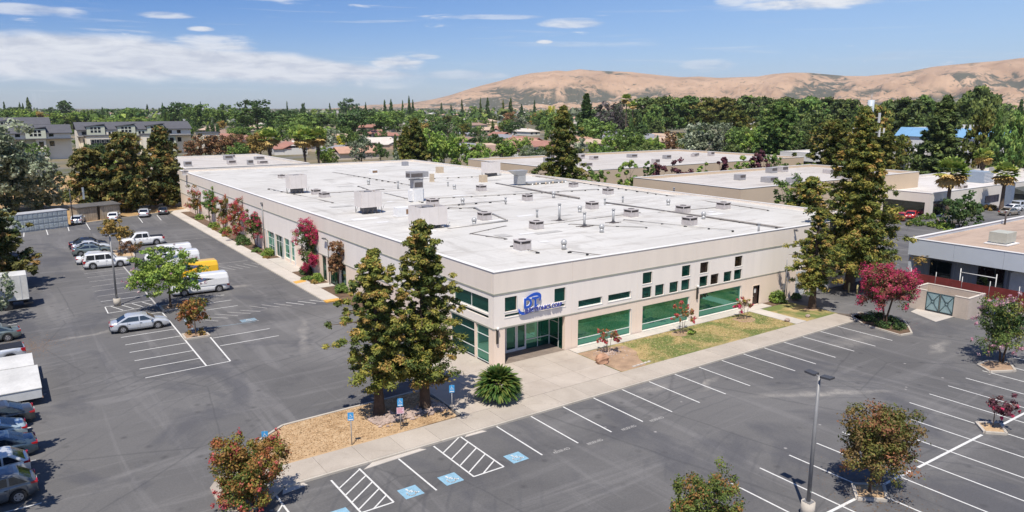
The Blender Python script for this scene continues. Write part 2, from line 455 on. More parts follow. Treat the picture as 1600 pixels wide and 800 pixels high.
LAWN = grass_mat('patchy_lawn', (0.33, 0.235, 0.095), (0.42, 0.31, 0.14), (0.125, 0.155, 0.038), 0.42, 0.56, 0.33)
FIELD = grass_mat('dry_field', (0.36, 0.22, 0.09), (0.45, 0.30, 0.14), (0.26, 0.16, 0.07), 0.5, 0.66, 0.12)
SOIL = mat('mulch_soil', (0.12, 0.075, 0.045), 0.95, var=0.4, scale=3, fine=0.3)
DIRT = mat('tan_dirt', (0.33, 0.22, 0.14), 0.95, var=0.25, scale=1.2, fine=0.2)

def ground_mat():
    m, N, L, b = nodes_of('ground')
    P = N.new('ShaderNodeTexCoord').outputs['Object']
    c = mixc(N, L, map_range(N, L, noise_node(N, L, P, 0.02, 8, 0.65), 0.42, 0.6), (0.085, 0.09, 0.04), (0.22, 0.17, 0.10))
    c = mixc(N, L, map_range(N, L, noise_node(N, L, P, 0.05, 6, 0.6), 0.5, 0.62, 0, 0.8), c, (0.15, 0.14, 0.13))
    L.new(c, b.inputs['Base Color']); b.inputs['Roughness'].default_value = 0.95
    return m
g = MB()
R1 = 14000.0
ring = [(R1 * math.cos(2 * math.pi * k / 64), R1 * math.sin(2 * math.pi * k / 64), -0.03) for k in range(64)]
g.add(ring, [tuple(range(64))])
structure(g.build('ground', ground_mat()))

# one sheet of asphalt for both lots and the drives
a = MB()
a.poly([(-60, -25), (150, -25), (150, 29), (84, 29), (84, 44.3), (24.0, 50.5), (27.76, 50.5), (27.76, 70.95), (26.0, 71), (26.0, 152), (9.5, 143.5), (0, 138.5), (-60, 136)], -0.02, 0.0)
parking_lot = structure(a.build('asphalt_lot', ASPH))

PAINT = mat('white_road_paint', (0.62, 0.61, 0.58), 0.7, var=0.14, scale=5, fine=0.2)
PAINT_OLD = mat('worn_road_paint', (0.40, 0.385, 0.36), 0.8, var=0.3, scale=4, fine=0.25)
BLUE_PAINT = mat('blue_road_paint', (0.22, 0.38, 0.48), 0.7, var=0.16, scale=4, fine=0.15)
BLUE_OLD = mat('worn_blue_paint', (0.19, 0.26, 0.31), 0.8, var=0.3, scale=4, fine=0.2)
def line(p, q, w=0.10, m=None, z=0.004, name='painted_line'):
    p, q = Vector(p), Vector(q); d = (q - p).normalized(); n = Vector((-d.y, d.x)) * w / 2
    b = MB(); vs = [p + n, p - n, q - n, q + n]
    b.add([(v.x, v.y, z) for v in vs], [(0, 1, 2, 3)])
    return b.build(name, m or PAINT, parking_lot)
# front row along the sidewalk
for k in range(15):
    x = 23.8 + 2.665 * k
    line((x, 35.95), (x + (0.0 if k else 0.0), 31.0 if k < 13 else 30.7), 0.10)
# accessible stalls: two hatched aisles, divider, four blue squares
def hatch(x0, x1, y0, y1, n, name='hatched_aisle'):
    line((x0, y0 - 0.35), (x0, y1), 0.10); line((x1, y0), (x1, y1), 0.10, z=0.008)
    line((x0, y1), (x1, y1), 0.10, z=0.012)
    for i in range(n):
        yb = y0 - 0.1 - i * (y0 - y1 - 0.1) / n
        xa = x0
        ya = yb - 1.35
        if ya < y1: xa = x0 + (y1 - ya) / 1.35 * (x1 - x0); ya = y1
        line((xa, ya), (x1, yb), 0.085, z=0.016)
hatch(19.25, 21.2, 35.9, 31.1, 5)
hatch(12.8, 14.55, 35.5, 31.2, 5)
line((16.85, 35.3), (16.9, 31.0), 0.10)
line((9.9, 35.5), (9.9, 31.6), 0.10); line((8.0, 35.1), (9.9, 35.5), 0.10, z=0.008); line((9.9, 34.2), (8.1, 31.8), 0.085, z=0.012); line((9.9, 32.7), (9.0, 31.6), 0.085, z=0.012)
def isa_symbol(b, s, z):
    """seated figure in a wheel, drawn in strips, height s, standing towards +Y"""
    def st(pts, w):
        for p, q in zip(pts[:-1], pts[1:]):
            p, q = Vector(p) * s, Vector(q) * s
            d = (q - p).normalized(); n = Vector((-d.y, d.x)) * w * s / 2; e = d * w * s * 0.35
            b.add([(v.x, v.y, z) for v in (p + n - e, p - n - e, q - n + e, q + n + e)], [(0, 1, 2, 3)])
    arc = [(-0.04 + 0.27 * math.cos(t), -0.16 + 0.27 * math.sin(t)) for t in [math.radians(140 + 20 * i) for i in range(12)]]
    st(arc, 0.075)
    st([(-0.08, 0.26), (-0.05, -0.02), (0.20, -0.02), (0.30, -0.28), (0.42, -0.24)], 0.085)
    st([(-0.07, 0.14), (0.14, 0.14)], 0.07)
    b.add([(0.075 * s * math.cos(2 * math.pi * k / 10) - 0.09 * s, 0.075 * s * math.sin(2 * math.pi * k / 10) + 0.38 * s, z) for k in range(10)], [tuple(range(10))])
for cx in (11.85, 15.72, 18.1, 22.4):
    b = MB(); s = 0.53
    b.add([(cx - s, 31.62 - s, 0.004), (cx + s, 31.62 - s, 0.004), (cx + s, 31.62 + s, 0.004), (cx - s, 31.62 + s, 0.004)], [(0, 1, 2, 3)])
    sq = b.build('accessible_stall_marking', BLUE_PAINT, parking_lot)
    w = MB(); isa_symbol(w, 0.86, 0.009)
    w.v = [(x + cx, y + 31.62, z) for x, y, z in w.v]
    w.build('wheelchair_symbol', PAINT, sq)
rt = text_mesh('RESERVED', 0.36)
rt.materials.append(PAINT_OLD)
for px, py in ((25.07, 30.80), (27.40, 30.54), (30.43, 30.82), (32.79, 30.74)):
    o = put('stall_lettering', rt, parking_lot, loc=(px, py, 0.005))
    o.scale = (0.72, 1.0, 1)
# right hand double row: spine and stalls both sides
line((31.39, 18.09), (39.2, 17.95), 0.16, z=0.008); line((39.9, 17.92), (47.3, 17.8), 0.16, z=0.008); line((49.5, 17.75), (75, 17.4), 0.16, z=0.008)
for k in range(18):
    x = 24.7 + 2.67 * k
    line((x, 22.9), (x, 12.8), 0.10)
for k in range(13): line((44.0 + 2.67 * k, 6.5), (44.0 + 2.67 * k, 1.5), 0.10)
# left lot: the double row and its median
for y in (102.4, 99.8, 97.2, 94.6, 91.9, 89.3, 86.6, 84.0): line((7.3, y), (11.6, y + 0.1), 0.10, PAINT_OLD if y > 85 else PAINT)
for y in (76.1, 69.4, 66.9, 64.55, 62.1, 59.8): line((7.25, y), (11.6, y), 0.10)
line((7.3, 57.5), (13.4, 57.7), 0.10)
line((11.75, 109), (11.75, 78.6), 0.16, z=0.008, m=PAINT_OLD); line((11.7, 76.0), (11.6, 57.6), 0.12, z=0.008)
line((13.6, 65.0), (13.4, 57.7), 0.12, z=0.012)
line((7.4, 81.4), (7.35, 78.6), 0.10); line((7.35, 78.6), (11.6, 79.1), 0.10, z=0.008); line((7.4, 81.4), (11.6, 81.6), 0.10, z=0.012)
for k in range(4): line((7.9 + k * 0.95, 81.3), (8.7 + k * 0.95, 79.0), 0.09, z=0.016)
for y in (64.65, 62.1): line((13.7, y), (18.6, y), 0.10)
for y in (77.0, 74.4, 79.6, 83.4, 86.0, 88.7, 91.3, 94.0, 97.0, 100): line((14.6, y), (18.4, y), 0.10, PAINT if y < 80 else PAINT_OLD)
for (p, q) in (((30.57, 60.91), (30.38, 60.52)),): pass
for p, q in (((14.6, 72.0), (16.4, 70.2)), ((15.7, 72.4), (17.4, 70.5)), ((16.9, 72.4), (18.6, 70.6)), ((14.3, 71.0), (15.4, 69.7)), ((18.1, 72.4), (19.6, 70.8))): line(p, q, 0.10, PAINT_OLD, z=0.02)
line((12.9, 72.2), (12.9, 68.2), 0.10, BLUE_OLD); line((12.9, 68.2), (18.2, 67.6), 0.10, BLUE_OLD, z=0.008)
b = MB(); b.add([(17.1, 68.0, .006), (18.5, 68.0, .006), (18.5, 68.95, .006), (17.1, 68.95, .006)], [(0, 1, 2, 3)]); sq = b.build('accessible_stall_marking', BLUE_OLD, parking_lot)
w = MB(); isa_symbol(w, 0.8, 0.011); w.v = [(x + 17.8, y + 68.48, z) for x, y, z in w.v]; w.build('wheelchair_symbol', PAINT, sq)
# hatched zone in front of the ramp on the left walk
for k in range(6): line((19.3 + k * 1.15, 73.5 - 0.25 * k), (20.5 + k * 1.15, 71.6 - 0.25 * k), 0.10, PAINT if k > 2 else PAINT_OLD, z=0.02)
for k in range(6): line((20.5 + k * 1.0, 94.6), (21.8 + k * 0.9, 91.6), 0.09, PAINT_OLD, z=0.02)
for k in range(2): line((19.2, 96.5 + 21 * k), (25.6, 96.5 + 21 * k), 0.10, PAINT_OLD, z=0.012)
# lines at the far end of the left lot
for p, q in (((2.77, 143.16), (2.39, 134.52)), ((5.73, 143.49), (5.57, 134.42)), ((8.93, 144.58), (8.60, 136.75)), ((11.86, 149.64), (11.53, 136.24)), ((20.30, 147.55), (19.80, 139.57)), ((23.51, 148.28), (22.99, 140.94))): line(p, q, 0.12)
# lines between the cars parked along the left edge of the picture
for y in (33.6, 36.1, 38.6, 41.3, 44.1, 46.9, 49.6, 52.2, 55.0, 66, 71.2, 77, 79.6): line((-5.2, y), (0.0, y), 0.10)

# ---- raised concrete with kerbs
def slab_poly(parent, pts, z=0.12, m=None, name='paving_slab', inset=0.008):
    c = sum((Vector(p) for p in pts), Vector((0, 0))) / len(pts)
    q = []
    for p in pts:
        d = (c - Vector(p)); q.append(tuple(Vector(p) + d.normalized() * inset * 1.4))
    b = MB(); b.poly(q, 0.0, z, 0)
    return b.build(name, m or WALK, parent)
front_walk = structure(thing('sidewalk', 'x', 'x'))
def clean_struct(o):
    for k in ('label', 'category'):
        if k in o: del o[k]
    o['kind'] = 'structure'; return o
clean_struct(front_walk)
# bedding under the slabs (seen only in the joints)
b = MB(); b.poly([(10.4, 35.72), (66.2, 35.72), (65.0, 38.0), (11.6, 38.05)], 0.0, 0.10); b.build('joint_bed', mat('joint_dirt', (0.12, 0.095, 0.075), 0.95), front_walk)
xs = [10.5 + 2.35 * k for k in range(24)]
for x0, x1 in zip(xs[:-1], xs[1:]):
    slab_poly(front_walk, [(x0, 35.87), (x1, 35.87), (x1, 38.1), (x0, 38.1)], 0.12)
for x0, x1 in zip(xs[:-1], xs[1:]):
    b = MB(); b.box(x0 + .005, 35.70, 0, x1 - .005, 35.86, 0.118); b.build('kerb', KERBM, front_walk)
slab_poly(front_walk, [(10.5, 35.75), (10.5, 38.05), (9.2, 39.2), (8.0, 38.95), (7.25, 37.8), (7.2, 35.6), (7.9, 34.3), (9.2, 34.6)], 0.12)
# flush pale ramps at the accessible stalls
for pts in ([(14.7, 35.22), (18.7, 35.42), (18.4, 35.69), (15.4, 35.69)], [(21.35, 35.5), (22.9, 35.45), (22.7, 35.69), (21.6, 35.69)], [(10.2, 35.15), (11.6, 35.35), (11.5, 35.69), (10.4, 35.69)]):
    b = MB(); b.poly(pts, 0.0, 0.03); b.build('ramp_pad', WALKL, front_walk)
# peninsula of dry grass with kerb
pen = [(10.55, 38.12), (9.3, 39.3), (10.7, 41.6), (12.9, 43.2), (17.4, 43.35), (22.4, 43.45), (22.75, 41.2), (22.5, 38.3), (18.0, 38.14)]
b = MB(); b.poly(pen, 0.0, 0.10); structure(b.build('dry_grass_bed', DRY))
kr = structure(thing('kerb_edging', 'x', 'x')); clean_struct(kr)
def kerb_run(pts, w=0.16, h=0.14, parent=None, m=None, step=3.0):
    for p, q in zip(pts[:-1], pts[1:]):
        p, q = Vector(p), Vector(q); Ln = (q - p).length; n = max(1, int(round(Ln / step)))
        d = (q - p) / Ln; s = Vector((-d.y, d.x)) * w / 2
        for i in range(n):
            a0, a1 = p + d * (Ln * i / n + .006), p + d * (Ln * (i + 1) / n - .006)
            b = MB(); b.poly([tuple(a0 + s), tuple(a0 - s), tuple(a1 - s), tuple(a1 + s)], 0.0, h); b.build('kerb', m or KERBM, parent or kr)
kerb_run([(9.2, 39.3), (10.6, 41.7), (12.85, 43.3), (17.4, 43.45), (22.5, 43.55)])
# entrance plaza in front of the lobby: slabs of about three metres
plaza = structure(thing('entrance_plaza', 'x', 'x')); clean_struct(plaza)
def clip_y(x):  # left, slanting edge of the plaza
    return None
px0 = [22.95, 25.6, 28.3, 31.0, 33.8, 36.62]
py0 = [38.12, 40.3, 42.5, 44.5]
for i in range(5):
    for j in range(3):
        slab_poly(plaza, [(px0[i], py0[j]), (px0[i + 1], py0[j]), (px0[i + 1], py0[j + 1]), (px0[i], py0[j + 1])], 0.12, PLAZA)
for pts in ([(23.2, 44.5), (26.3, 44.5), (26.3, 49.4), (23.2, 48.5)], [(26.3, 44.5), (29.42, 44.5), (29.42, 50.3), (26.3, 49.4)]): slab_poly(plaza, pts, 0.12, PLAZA)
for x0, x1 in ((30.52, 33.5), (33.5, 36.4)): slab_poly(plaza, [(x0, 44.5), (x1, 44.5), (x1, 46.55), (x0, 46.55)], 0.12, mat('entry_floor', (0.20, 0.16, 0.13), 0.8, var=.2))
kerb_run([(22.86, 38.2), (23.1, 48.6), (29.4, 50.4)], 0.14, 0.13, kr)
# strip of walk against the building and around the lawn
strip = structure(thing('building_walk', 'x', 'x')); clean_struct(strip)
xx = [36.7 + 2.4 * k for k in range(10)]
for x0, x1 in zip(xx[:-1], xx[1:]): slab_poly(strip, [(x0, 43.3), (x1, 43.3), (x1, 44.42), (x0, 44.42)], 0.12, WALKL)
slab_poly(strip, [(58.3, 43.3), (61.9, 43.3), (61.9, 44.42), (58.3, 44.42)], 0.12, WALKL)
for y0, y1 in ((38.15, 40.7), (40.7, 43.28)): slab_poly(strip, [(58.4, y0), (60.0, y0), (60.0, y1), (58.4, y1)], 0.12, WALKL)
b = MB(); b.poly([(36.7, 38.14), (58.36, 38.14), (58.36, 43.26), (36.7, 43.26)], 0.0, 0.10); lawn = structure(b.build('lawn', LAWN))
b = MB(); b.poly([(60.05, 38.05), (64.9, 38.0), (64.6, 43.1), (61.9, 43.2), (60.05, 43.2)], 0.0, 0.10); structure(b.build('lawn', LAWN))
b = MB(); b.poly([(61.95, 43.25), (64.6, 43.2), (65.4, 44.5), (61.95, 44.5)], 0.0, 0.09); structure(b.build('planting_bed', SOIL))
# bare dirt with pebbles at the plaza corner of the lawn
b = MB(); b.poly([(36.74, 38.2), (39.3, 38.2), (39.9, 39.6), (41.0, 41.0), (41.2, 42.6), (39.5, 43.2), (36.74, 43.2)], 0.05, 0.105); structure(b.build('bare_dirt', DIRT))
b = MB()
for k in range(5): b.cbox(38.3 + 0.42 * k, 38.45 + 0.03 * k, 0.1, 0.34, 0.2, 0.05, rz=0.1 * k)
b.build('stepping_stone', WALKL, lawn)
def disc_poly(cx, cy, rx, ry, n=14, j=0.12):
    return [(cx + rx * (1 + random.uniform(-j, j)) * math.cos(2 * math.pi * k / n), cy + ry * (1 + random.uniform(-j, j)) * math.sin(2 * math.pi * k / n)) for k in range(n)]
for cx, cy, r in ((38.9, 42.2, 1.1), (47.6, 42.2, 1.0), (55.8, 41.8, 1.2), (64.3, 40.5, 0.9)):
    b = MB(); b.poly(disc_poly(cx, cy, r, r * 0.75), 0.05, 0.108); structure(b.build('tree_ring_dirt', DIRT))
# left hand walk along the long facade, with orange warning ramps
left_walk = structure(thing('long_sidewalk', 'x', 'x')); clean_struct(left_walk)
ys = [71.0 + 2.6 * k for k in range(31)]
for i, (y0, y1) in enumerate(zip(ys[:-1], ys[1:])):
    slab_poly(left_walk, [(26.15, y0), (27.75, y0), (27.75, y1), (26.15, y1)], 0.12, WALKL)
    b = MB(); b.box(26.0, y0 + .005, 0, 26.14, y1 - .005, 0.118); b.build('kerb', KERBM, left_walk)
for y0, y1 in ((86, 89.2), (89.2, 92.4), (92.4, 95.4)): slab_poly(left_walk, [(27.77, y0), (29.85, y0), (29.85, y1), (27.77, y1)], 0.12, WALKL)
slab_poly(left_walk, [(27.77, 76.4), (29.85, 76.4), (29.85, 78.2), (27.77, 78.2)], 0.12, WALKL)
ORG = mat('orange_tactile', (0.60, 0.33, 0.07), 0.75, var=.2, scale=3, fine=.15)
for pts in ([(26.2, 79.7), (27.6, 80.2), (27.6, 81.3), (26.2, 80.9)], [(26.05, 70.2), (27.6, 70.2), (27.6, 71.0), (26.05, 71.0)]):
    b = MB(); b.poly(pts, 0.0, 0.126); b.build('warning_pad', ORG, left_walk)
for y0, y1 in ((78.25, 85.95), (95.5, 149.5), (71.4, 76.35), (50.5, 71.3)):
    b = MB(); b.box(27.78, y0, 0, 29.86, y1, 0.09); structure(b.build('planting_bed', SOIL))
# kerbed islands
def island(name, pts, z=0.10, m=None, w=0.16):
    b = MB(); b.poly(pts, 0.0, z); structure(b.build(name, m or DIRT)); kerb_run(pts + pts[:1], w, 0.14, kr, step=2.0)
island('tree_island', [(48.75, 18.75), (47.65, 17.8), (48.5, 16.95), (49.9, 17.85)], m=DRY)
island('tree_island', [(35.1, 18.9), (33.9, 17.95), (35.0, 17.0), (36.3, 17.9)], m=DRY)
island('tree_island', [(11.75, 67.1), (11.7, 65.4), (13.6, 65.3), (13.6, 67.2)], m=DIRT)
island('tree_island', [(11.9, 78.4), (11.9, 76.2), (13.5, 76.2), (13.5, 78.4)], m=DIRT)
island('tree_island', [(11.9, 113.5), (11.9, 108.4), (13.9, 107.6), (14.3, 113.0)], m=DRY)
island('tree_island', [(60.3, 23.6), (59.4, 22.4), (61.2, 21.4), (62.8, 22.4), (62, 23.6)], m=DIRT)
island('hedge_island', [(66.9, 37.0), (65.0, 36.7), (63.4, 34.6), (62.9, 31.0), (64.3, 30.7), (66.2, 32.0), (67.7, 33.2)], m=SOIL)
# concrete apron of the enclosure and the white pads
b = MB(); b.poly([(71.51, 34.46), (76.19, 34.98), (73.05, 31.20), (69.89, 31.33)], 0.0, 0.02); b.build('apron_slab', WALKL, parking_lot)
# back of the left lot: kerb, dry field beyond
b = MB(); b.poly([(-90, 140), (0, 139), (9.5, 144.2), (27.0, 152.5), (34, 156), (34, 250), (-90, 250)], -0.03, 0.04); structure(b.build('dry_field', FIELD))
kerb_run([(9.5, 143.8), (27.0, 152.1)], 0.16, 0.13, kr)
slab_poly(left_walk, [(26.1, 149.1), (29.8, 149.1), (30.0, 153.5), (27.2, 152.2)], 0.12, WALKL)
# service drive and parking court of the buildings on the right
b = MB(); b.poly([(81.2, 44.4), (84, 44.4), (84, 41.8), (190, 41.8), (190, 66), (112, 66), (112, 112), (81.2, 112)], -0.02, 0.012); structure(b.build('service_court', ASPH))

# ------------------------------------------------------------------ the long white-roofed building
BX0, BX1, BY0, BY1 = 29.5, 80.9, 44.55, 156.5
ROOF_Z, TOP_Z = 7.05, 7.45
def wall_paint():
    m, N, L, b = nodes_of('tilt_up_paint')
    P = N.new('ShaderNodeTexCoord').outputs['Object']
    s = N.new('ShaderNodeSeparateXYZ'); L.new(P, s.inputs[0]); z = s.outputs[2]
    up = (0.81, 0.71, 0.60); mid = (0.86, 0.78, 0.69); lo = (0.83, 0.68, 0.545)
    c = mixc(N, L, map_range(N, L, z, 3.08, 3.1), lo, mid)
    c = mixc(N, L, map_range(N, L, z, 5.74, 5.76), c, up)
    st = noise_node(N, L, mapping(N, L, P, (1.2, 1.2, 0.12)), 1.0, 6, 0.6, 0.5)
    c = mixc(N, L, 1.0, c, map_range(N, L, st, 0.3, 0.7, 0.95, 1.02), 'MULTIPLY')
    L.new(c, b.inputs['Base Color']); b.inputs['Roughness'].default_value = 0.8
    bump(N, L, b, noise_node(N, L, P, 22, 3), 0.3, 0.01)
    return m
WALLP = wall_paint()
TRIM = mat('grey_green_trim', (0.33, 0.33, 0.27), 0.7, var=0.1)
CAP = mat('parapet_cap', (0.70, 0.68, 0.65), 0.6, var=0.08, scale=.5)
GLASS = glass_mat('green_mirror_glass', (0.17, 0.50, 0.39), (0.006, 0.06, 0.045), refl=0.48)
GLASS_D = glass_mat('dark_green_glass', (0.03, 0.16, 0.12), (0.002, 0.03, 0.024), refl=0.45)
MULL = mat('white_mullion', (0.66, 0.65, 0.62), 0.5, var=.06)
DARKF = mat('dark_bronze_frame', (0.03, 0.028, 0.025), 0.5, var=.1)
def roof_mat(name, c1, c2, stain, seam=0.06):
    m, N, L, b = nodes_of(name)
    P = N.new('ShaderNodeTexCoord').outputs['Object']
    c = mixc(N, L, map_range(N, L, noise_node(N, L, P, 0.09, 7, 0.65, .5), 0.33, 0.66), c1, c2)
    d = noise_node(N, L, mapping(N, L, P, (0.10, 0.42, 1)), 1.0, 8, 0.68, 1.0)
    c = mixc(N, L, map_range(N, L, d, 0.50, 0.68, 0, 0.85), c, stain)
    d2 = noise_node(N, L, mapping(N, L, P, (0.5, 0.12, 1), (0, 0, 0.2)), 1.0, 8, 0.7, 0.6)
    c = mixc(N, L, map_range(N, L, d2, 0.55, 0.72, 0, 0.65), c, tuple(v * 0.8 for v in stain))
    s = N.new('ShaderNodeSeparateXYZ'); L.new(P, s.inputs[0])
    for ax, per, w in ((1, 3.05, 0.012), (0, 12.0, 0.004)):
        n = N.new('ShaderNodeMath'); n.operation = 'PINGPONG'; n.inputs[1].default_value = per / 2
        L.new(s.outputs[ax], n.inputs[0])
        c = mixc(N, L, map_range(N, L, n.outputs[0], per * w / 2, per * w, seam * 5, 0.0), c, tuple(v * 0.62 for v in stain))
    c = mixc(N, L, 1.0, c, map_range(N, L, noise_node(N, L, P, 3.5, 6, 0.75), 0.3, 0.7, 0.94, 1.05), 'MULTIPLY')
    L.new(c, b.inputs['Base Color']); b.inputs['Roughness'].default_value = 0.7
    MATS[name] = m; return m
ROOFM = roof_mat('white_roof_membrane', (0.50, 0.48, 0.44), (0.585, 0.565, 0.525), (0.38, 0.35, 0.31))
bld = thing('industrial_building', 'long low cream tilt-up building with white flat roof and green tinted windows', 'building')

def wall_cells(b, u0, u1, z0, z1, holes, place):
    """fill the rectangle u0..u1 x z0..z1 with boxes, leaving the holes (ua, ub, za, zb) open"""
    us = sorted({u0, u1, *[min(max(h[k], u0), u1) for h in holes for k in (0, 1)]})
    for a, c in zip(us[:-1], us[1:]):
        if c - a < 1e-4: continue
        mid = (a + c) / 2
        cuts = sorted((h[2], h[3]) for h in holes if h[0] < mid < h[1])
        z = z0
        for ha, hb in cuts:
            if ha > z: place(b, a, c, z, ha)
            z = max(z, hb)
        if z < z1: place(b, a, c, z, z1)
def front_place(b, a, c, za, zb): b.box(a, BY0, za, c, BY0 + 0.32, zb)
def left_place(b, a, c, za, zb): b.box(BX0, a, za, BX0 + 0.32, c, zb)
front_holes = [(30.5, 31.62, 4.25, 5.38), (35.28, 36.4, 4.25, 5.38), (30.5, 36.4, 3.80, 4.05), (30.5, 36.4, -.1, 2.98),
               (37.78, 40.36, 3.42, 4.03), (41.05, 43.68, 3.42, 4.03), (45.03, 46.17, 4.40, 5.42), (45.03, 46.17, 3.10, 4.10), (46.62, 47.72, 3.10, 4.10),
               (48.43, 49.55, 3.10, 4.10), (49.97, 51.09, 3.10, 4.10), (49.97, 51.09, 4.40, 5.42), (52.42, 53.56, 4.40, 5.42), (52.42, 53.56, 3.10, 4.10), (53.97, 55.1, 3.10, 4.10),
               (55.84, 56.98, 3.10, 4.10), (57.36, 58.5, 3.10, 4.10), (57.36, 58.5, 4.40, 5.42),
               (37.78, 43.78, 0.12, 2.42), (45.15, 51.15, 0.12, 2.42), (52.55, 58.6, 0.12, 2.42), (60.42, 61.45, 0.10, 2.1)]
# real openings keep 0.06 m above what the upper row's sill band needs
pf = [BX0, 37.1, 44.4, 51.78, 59.3, 66.0, 71.8, BX1]
for a, c in zip(pf[:-1], pf[1:]):
    b = MB(); wall_cells(b, a + .008, c - .008, 0.0, TOP_Z, front_holes, front_place); b.build('wall_panel', WALLP, bld)
left_holes = [(45.3, 47.9, 4.1, 5.3), (47.9, 50.5, 4.1, 5.3), (45.3, 51.1, 3.72, 3.95), (45.3, 47.15, -.1, 2.95), (47.35, 51.1, -.1, 2.95),
              (53.0, 56.0, 0.5, 2.4), (89.4, 91.0, 0.5, 3.05), (91.2, 93.5, 0.5, 3.05), (93.75, 97.1, 0.12, 3.05), (97.35, 100.6, 0.5, 3.05), (73.2, 74.6, 0.12, 2.95), (78.9, 80.2, 0.12, 2.95), (75.4, 78.0, 0.12, 2.95)]
pl = [BY0 + .33, 51.6, 59.2, 66.5, 73.0, 80.6, 88.0, 95.4 - 2.0, 101.2, 108.5, 116, 123.5, 131, 138.5, 146, BY1]
for a, c in zip(pl[:-1], pl[1:]):
    b = MB(); wall_cells(b, a + .008, c - .008, 0.0, TOP_Z, left_holes, left_place); b.build('wall_panel', WALLP, bld)
b = MB(); b.box(BX0 + .33, BY1 - .3, 0, BX1 - .33, BY1, TOP_Z); b.box(BX1 - .32, BY0 + .33, 0, BX1, BY1 - .01, TOP_Z); b.build('wall_panel', WALLP, bld)
# reveals: slim trim bands, set proud of the panels
b = MB()
b.box(BX0 - .02, BY0 - .035, 5.66, BX1, BY0 - .003, 5.79); b.box(36.45, BY0 - .03, 2.98, 66.0, BY0 - .003, 3.07); b.box(66.0, BY0 - .03, 2.98, BX1, BY0 - .003, 3.07)
b.box(BX0 - .02, BY0 - .03, 2.99, 36.44, BY0 - .004, 3.08)
b.box(BX0 - .035, BY0 - .04, 5.66, BX0 - .003, BY1, 5.79); b.box(BX0 - .03, BY0 - .035, 2.99, BX0 - .003, 88.9, 3.08); b.box(BX0 - .03, 101.0, 2.99, BX0 - .003, BY1, 3.08)
b.build('trim_band', TRIM, bld)
b = MB()
b.box(BX0 - .04, BY0 - .045, TOP_Z, BX1 + .04, BY0 + .34, TOP_Z + .035); b.box(BX0 - .045, BY0 + .345, TOP_Z, BX0 + .34, BY1, TOP_Z + .035)
b.box(BX1 - .34, BY0 + .345, TOP_Z, BX1 + .045, BY1, TOP_Z + .035); b.box(BX0 + .345, BY1 - .34, TOP_Z, BX1 - .345, BY1 + .04, TOP_Z + .035)
b.build('parapet_cap', CAP, bld)
# roof sheet with shallow falls: ridges across and a few crickets
def roof_sheet(x0, x1, y0, y1, z, peaks, nx, ny, parent, m):
    vs = []
    for j in range(ny + 1):
        for i in range(nx + 1):
            x = x0 + (x1 - x0) * i / nx; y = y0 + (y1 - y0) * j / ny
            h = 0.16 * (1 - abs(((y - y0) / 36.0) % 1.0 * 2 - 1))
            for px, py, r, hh in peaks:
                h += max(0.0, 1 - max(abs(x - px) / r, abs(y - py) / (r * 0.6))) * hh
            vs.append((x, y, z + h))
    fs = [(j * (nx + 1) + i, j * (nx + 1) + i + 1, (j + 1) * (nx + 1) + i + 1, (j + 1) * (nx + 1) + i) for j in range(ny) for i in range(nx)]
    b = MB(); b.add(vs, fs); return b.build('roof', m, parent)
roof = roof_sheet(BX0 + .33, BX1 - .33, BY0 + .33, BY1 - .3, ROOF_Z, [(BX1 - 4, 69, 6, .35), (BX1 - 4, 112, 6, .3), (40, 100, 6, .2)], 40, 72, bld, ROOFM)
def roof_h(x, y): return ROOF_Z + 0.16 * (1 - abs(((y - BY0 - .33) / 36.0) % 1.0 * 2 - 1))
pr = random.Random(4); PATCH = [mat('roof_patch_bright', (.66, .65, .63), .6, var=.05), mat('roof_patch_grey', (.40, .385, .36), .8, var=.15, scale=1.5)]
for k in range(34):
    x, y = pr.uniform(33, 74), pr.uniform(48, 150); w_, d_ = pr.uniform(.8, 3.2), pr.uniform(.5, 1.6)
    b = MB(); b.add([(x + i, y + j, max(roof_h(x, y + j) for j in (-d_, 0, d_)) + .012) for i, j in ((-w_ / 2, -d_ / 2), (w_ / 2, -d_ / 2), (w_ / 2, d_ / 2), (-w_ / 2, d_ / 2))], [(0, 1, 2, 3)]); b.build('roof_patch', PATCH[k % 2], bld)
# square and slot windows of the front: pane set back, white sill and jamb reveals
def window_front(x0, x1, z0, z1, glass, n_mull=0, transom=None, depth=0.14, parent=bld):
    f = MB(); t = 0.05
    y0, y1 = BY0 + depth - .04, BY0 + depth + .03
    f.box(x0, y0, z0, x0 + t, y1, z1); f.box(x1 - t, y0, z0, x1, y1, z1)
    f.box(x0 + t, y0, z0, x1 - t, y1, z0 + t); f.box(x0 + t, y0, z1 - t, x1 - t, y1, z1)
    if transom: f.box(x0 + t, y0, transom, x1 - t, y1, transom + t)
    for k in range(n_mull):
        x = x0 + (x1 - x0) * (k + 1) / (n_mull + 1); f.box(x - .02, y0 + .004, z0 + t, x + .02, y1 - .004, (transom or z1 - t))
    w = f.build('window', MULL if (x1 - x0) > 2 else DARKF, parent)
    p = MB(); p.box(x0 + t * .6, BY0 + depth, z0 + t * .6, x1 - t * .6, BY0 + depth + .012, z1 - t * .6); p.build('pane', glass, w)
    s = MB(); s.box(x0 - .06, BY0 - .02, z0 - .07, x1 + .06, BY0 + .0, z0 - .003); s.box(x1 + .003, BY0 - .02, z0, x1 + .06, BY0 - .002, z1); s.build('sill', MULL, w)
    return w
BROWNG = glass_mat('bronze_glass', (0.12, 0.09, 0.07), (0.02, 0.014, 0.01), refl=0.35)
for i, (x0, x1, z0, z1) in enumerate(front_holes):
    if z0 < 1: continue
    window_front(x0, x1, z0, z1, BROWNG if i in (12, 14, 17) else GLASS_D)
INNER = mat('shaded_interior', (0.03, 0.05, 0.04), 0.9, var=.4, scale=.6)
